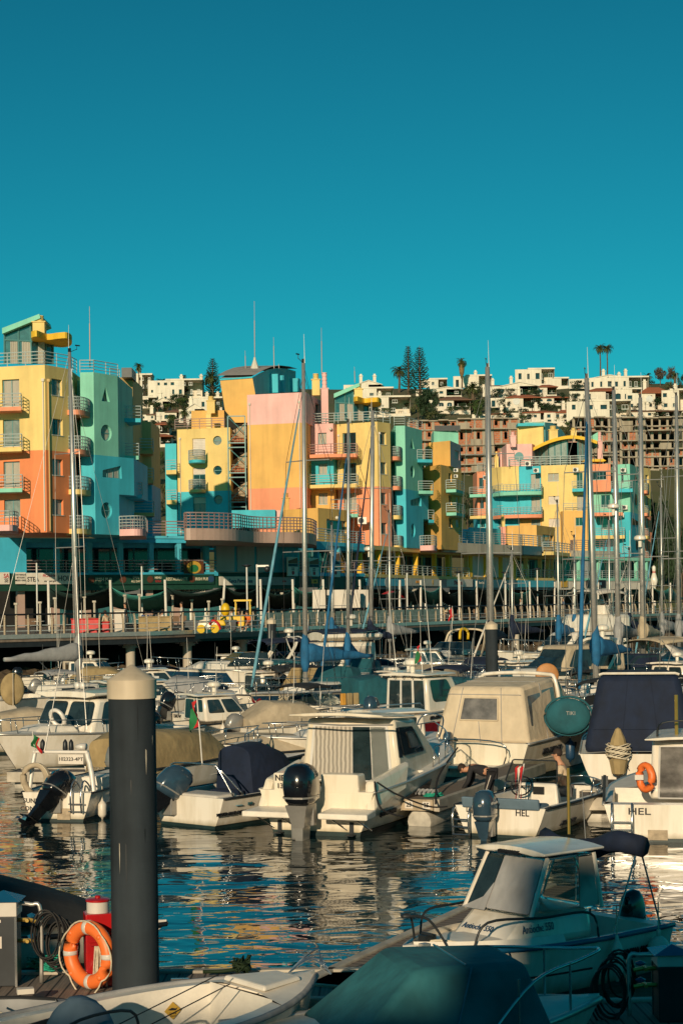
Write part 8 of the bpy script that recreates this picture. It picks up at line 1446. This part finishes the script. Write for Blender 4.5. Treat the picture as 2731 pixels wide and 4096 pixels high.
# coin operated toys
q = X2(830,edgeY(830)-1); rt = thing('toy_car','cream coin ride car with red and yellow wing and hat shaped top','toy ride',(q.x,q.y,2.66)); MB().box((0,0,.45),(1.3,.6,.5),tx=.9,ty=.8).build('body','cream',rt,bevel=.12); MB().lathe([(.45,0),(.45,.04),(.2,.1),(.17,.32),(.05,.38)],(-.1,0,.72),16).build('roof','cream',rt,True)
for x in (-.4,.42): MB().lathe([(.02,0),(.24,.01),(.26,.1),(.02,.12)],(x,-.28,.26),16,Matrix.Rotation(pi/2,3,'X')).build('wheel','flagyellow',rt,'a')
MB().tube(arc([(.1,-.3,.5),(.3,-.33,.75),(.6,-.33,.6),(.75,-.3,.2)],5),.07,8).build('wing','flagred',rt,True); MB().box((.7,0,.6),(.8,.4,.35),tx=.7).build('tail','toyyellow',rt,bevel=.08)
q = X2(935,edgeY(935)+.6); rt = thing('toy_digger','yellow coin ride digger with a roofed cab behind the platform','toy ride',(q.x,q.y,2.8)); MB().box((-.1,0,.5),(1.5,.8,.7)).build('body','toyyellow',rt,bevel=.06); mb = MB()
for x in (.1,1.):
    for y in (-.35,.35): mb.tube([(x,y,.8),(x,y,1.75)],.05,5)
mb.build('cab_post','toyyellow',rt); MB().bb(0,1.1,-.45,.45,1.75,1.86).build('cab_roof','toyyellow',rt); MB().ball((-.55,-.1,1.25),(.3,.3,.42),12,8).build('toy_figure','toyyellow',rt,True); MB().box((.2,-.41,.45),(.2,.03,.2)).build('badge','red',rt)
q = X2(985,edgeY(985)); MB().box((q.x-2.2,q.y-1.,2.66+.38),(3.2,.8,.75)).build('platform_box','darkmetal',None,label='long dark box on the toy platform the orange topped person sits on',cat='box',bevel=.02)
# lamp and camera poles
def pole(name, label, cat, x, yt, Y, m, r_=.05, parts=None):
    q = X2(x,Y); zt_ = zat(x,yt,Y); rt = thing(name, label, cat, (*q,DZ)); MB().tube([(0,0,0),(0,0,zt_-DZ)],r_,8).build('pole',m,rt,'a'); return rt, zt_-DZ
rt, z = pole('camera_pole','white camera pole with a dome camera before the blank grey panels','camera pole',1028,2258,112,'railwhite',.06); MB().box((.35,0,z-.1),(.8,.1,.12)).build('arm','railwhite',rt); MB().ball((.65,0,z-.3),.2,12,8).build('camera_dome','darkmetal',rt,True)
for x, yt, Y, l in ((987,2262,118,'street lamp with a flat disc head in front of the grey panels'),(147,2245,116,'street lamp before the dark gallery left of the thick mast'),(567,2258,117,'street lamp in front of the pub fascia'),(1627,2285,132,'street lamp before the yellow shop columns'),(1834,2288,140,'street lamp left of the thickest mast'),(2019,2290,150,'street lamp before the beige arcade panels'),(2148,2275,160,'slim street lamp before the turquoise fascia')):
    rt, z = pole('street_lamp',l,'street lamp',x,yt,Y,'railwhite',.055); MB().lathe([(.06,-.12),(.34,-.02),(.36,.02),(.1,.08)],(0,0,z),14).build('lamp_head','darkmetal',rt,True)
q = X2(2615,200); zt_ = zat(2615,2262,200); zb_ = zat(2615,2350,200); rt = thing('bowling_pin_sign','giant white bowling pin on a post at the right end of the promenade','sign',(*q,DZ)); hh = zt_-zb_; MB().tube([(0,0,0),(0,0,zb_-DZ)],.18,8).build('post','whitepost',rt); MB().lathe([(r_*hh,z*hh+zb_-DZ) for r_, z in ((.06,0),(.11,.05),(.16,.25),(.165,.35),(.12,.52),(.075,.66),(.07,.72),(.085,.82),(.085,.9),(.06,.97),(.01,1))],n=18).build('pin','gelcoat',rt,True); MB().lathe([(.079*hh,.655*hh+zb_-DZ),(.0755*hh,.69*hh+zb_-DZ)],n=18).lathe([(.076*hh,.72*hh+zb_-DZ),(.081*hh,.75*hh+zb_-DZ)],n=18).build('red_band','flagred',rt,True)
for i, (x, w_) in enumerate(((1275,.45),(1345,.7),(1400,.7),(1455,.3))):
    q = X2(x,edgeY(x)+4); MB().bb(q.x-w_,q.x+w_,q.y-.4,q.y+.4,4.0,5.3).build('hanging_screen','offwhite',None,label='pale roller screen hanging under the shade sails in the middle',cat='screen',group='pale screens under the sails',bevel=.02)
mb = MB(); mb.tube(arc([X2(1465,131).to_3d()+ZD*5.0,X2(1510,133).to_3d()+ZD*4.75,X2(1560,135).to_3d()+ZD*5.1,X2(1600,137).to_3d()+ZD*4.8,X2(1650,139).to_3d()+ZD*4.75,X2(1680,140).to_3d()+ZD*5.2],6),.16,6); mb.build('bunting','red',None,True,'red bunting garland slung between the awning posts','bunting')
for i, (x, m_, l) in enumerate(((380,'glassteal','glazed shopfront left under the HOUSE sign'),(760,'glassteal','glazed pub shopfront under the RESTAURANTE lettering'),(1100,'glassteal','glazed shopfront under the white restaurant sign'),(1650,'glass','glazed shopfront under the yellow columns'))):
    Y = {380:139,760:142,1100:148,1650:174}[x]; q = X2(x,Y); w_ = 3.6; rt = thing('shopfront_screen',l,'shopfront',(*q,DZ)); mb = MB()
    for k in range(7): mb.bb(-w_+k*2*w_/6-.05,-w_+k*2*w_/6+.05,-.05,.05,0,2.5)
    mb.bb(-w_,w_,-.06,-.051,2.0,2.12).build('frame','railwhite',rt); MB().bb(-w_,w_,.0,.04,.1,2.4).build('pane',m_,rt); MB().bb(-w_,w_,-.3,.0,2.5,2.9).build('header','darkmetal',rt); M_ = Matrix((XD,ZD,-YD)).transposed().to_4x4(); M_.translation = Vector((0,-.31,2.7)); text('IRISH PUB SNACKS' if x < 1200 else 'CAFE',.3,'inkcream','lettering',rt,M_,.01)
# gangway down to the far boats
a, b = P(2440,2476,150), P(2270,2555,105); rt = thing('gangway','sloping gangway with lattice sides down to the right hand boats','gangway',a,world=True); mb = MB(); d = (b-a); s_ = Vector((d.y,-d.x,0)).normalized()*.7
MB().add([a-s_,a+s_,b+s_,b-s_,a-s_-ZD*.15,a+s_-ZD*.15,b+s_-ZD*.15,b-s_-ZD*.15],[(0,1,2,3),(4,7,6,5),(0,4,5,1),(1,5,6,2),(2,6,7,3),(3,7,4,0)]).build('deck','deckgrey',rt)
for sd in (-1,1):
    mb = MB(); mb.tube([a+s_*sd+ZD*1.1,b+s_*sd+ZD*1.1],.05,5)
    for k in range(16): mb.tube([a.lerp(b,k/16)+s_*sd,a.lerp(b,(k+.5)/16)+s_*sd+ZD*1.1,a.lerp(b,(k+1)/16)+s_*sd],.03,4)
    mb.build('lattice','alu',rt)
# ======== unseen building on the near quay, added to shade the foreground ========
rt = thing('shade_building','pale quayside building behind the viewer casting the evening shade over the near pontoons','building',(-20,-30,2.5),world=True)
MB().bb(-95,70,-50,-3.2,-2,2.5).build('near_quay','concrete',kind='structure')
for x0, x1, zt_ in ((-80,-16.9,16.0),(-16.9,-10.5,13.9),(-10.5,40,15.8)):  # roof steps shaped so the low middle part lets sun onto the foreground
    f = Fac((x0,-30),(x1,-30)); f.n = Vector((0,1)); mb = MB().bb(x0,x1,-34,-30.3,2.5,zt_); mb.build('wall','offwhite',rt)
    k = max(1,int((x1-x0)/3.5))
    for j in range(3):
        o = MB()
        for i in range(k): xx = x0+(x1-x0)*(i+.5)/k; o.bb(xx-.7,xx+.7,-30.28,-30.2,4+j*3.4,5.6+j*3.4)
        o.build('window','glass',rt)

tp = [P(*q) for q in ((2632,2556,74),(2790,2600,74),(2790,2690,72),(2700,2640,73))]
o = MB().loft([[tp[0].lerp(tp[3],t)+ZD*.1*math.sin(t*3) for t in (0,.33,.66,1)],[tp[0].lerp(tp[1],.5).lerp(tp[3].lerp(tp[2],.5),t)-ZD*.12 for t in (0,.33,.66,1)],[tp[1].lerp(tp[2],t) for t in (0,.33,.66,1)]],False,False,False).build('tarpaulin','canvaswhite',None,True,'white triangular tarpaulin stretched over a boat at the right edge','tarpaulin'); d = o.modifiers.new('t','SOLIDIFY'); d.thickness = .02
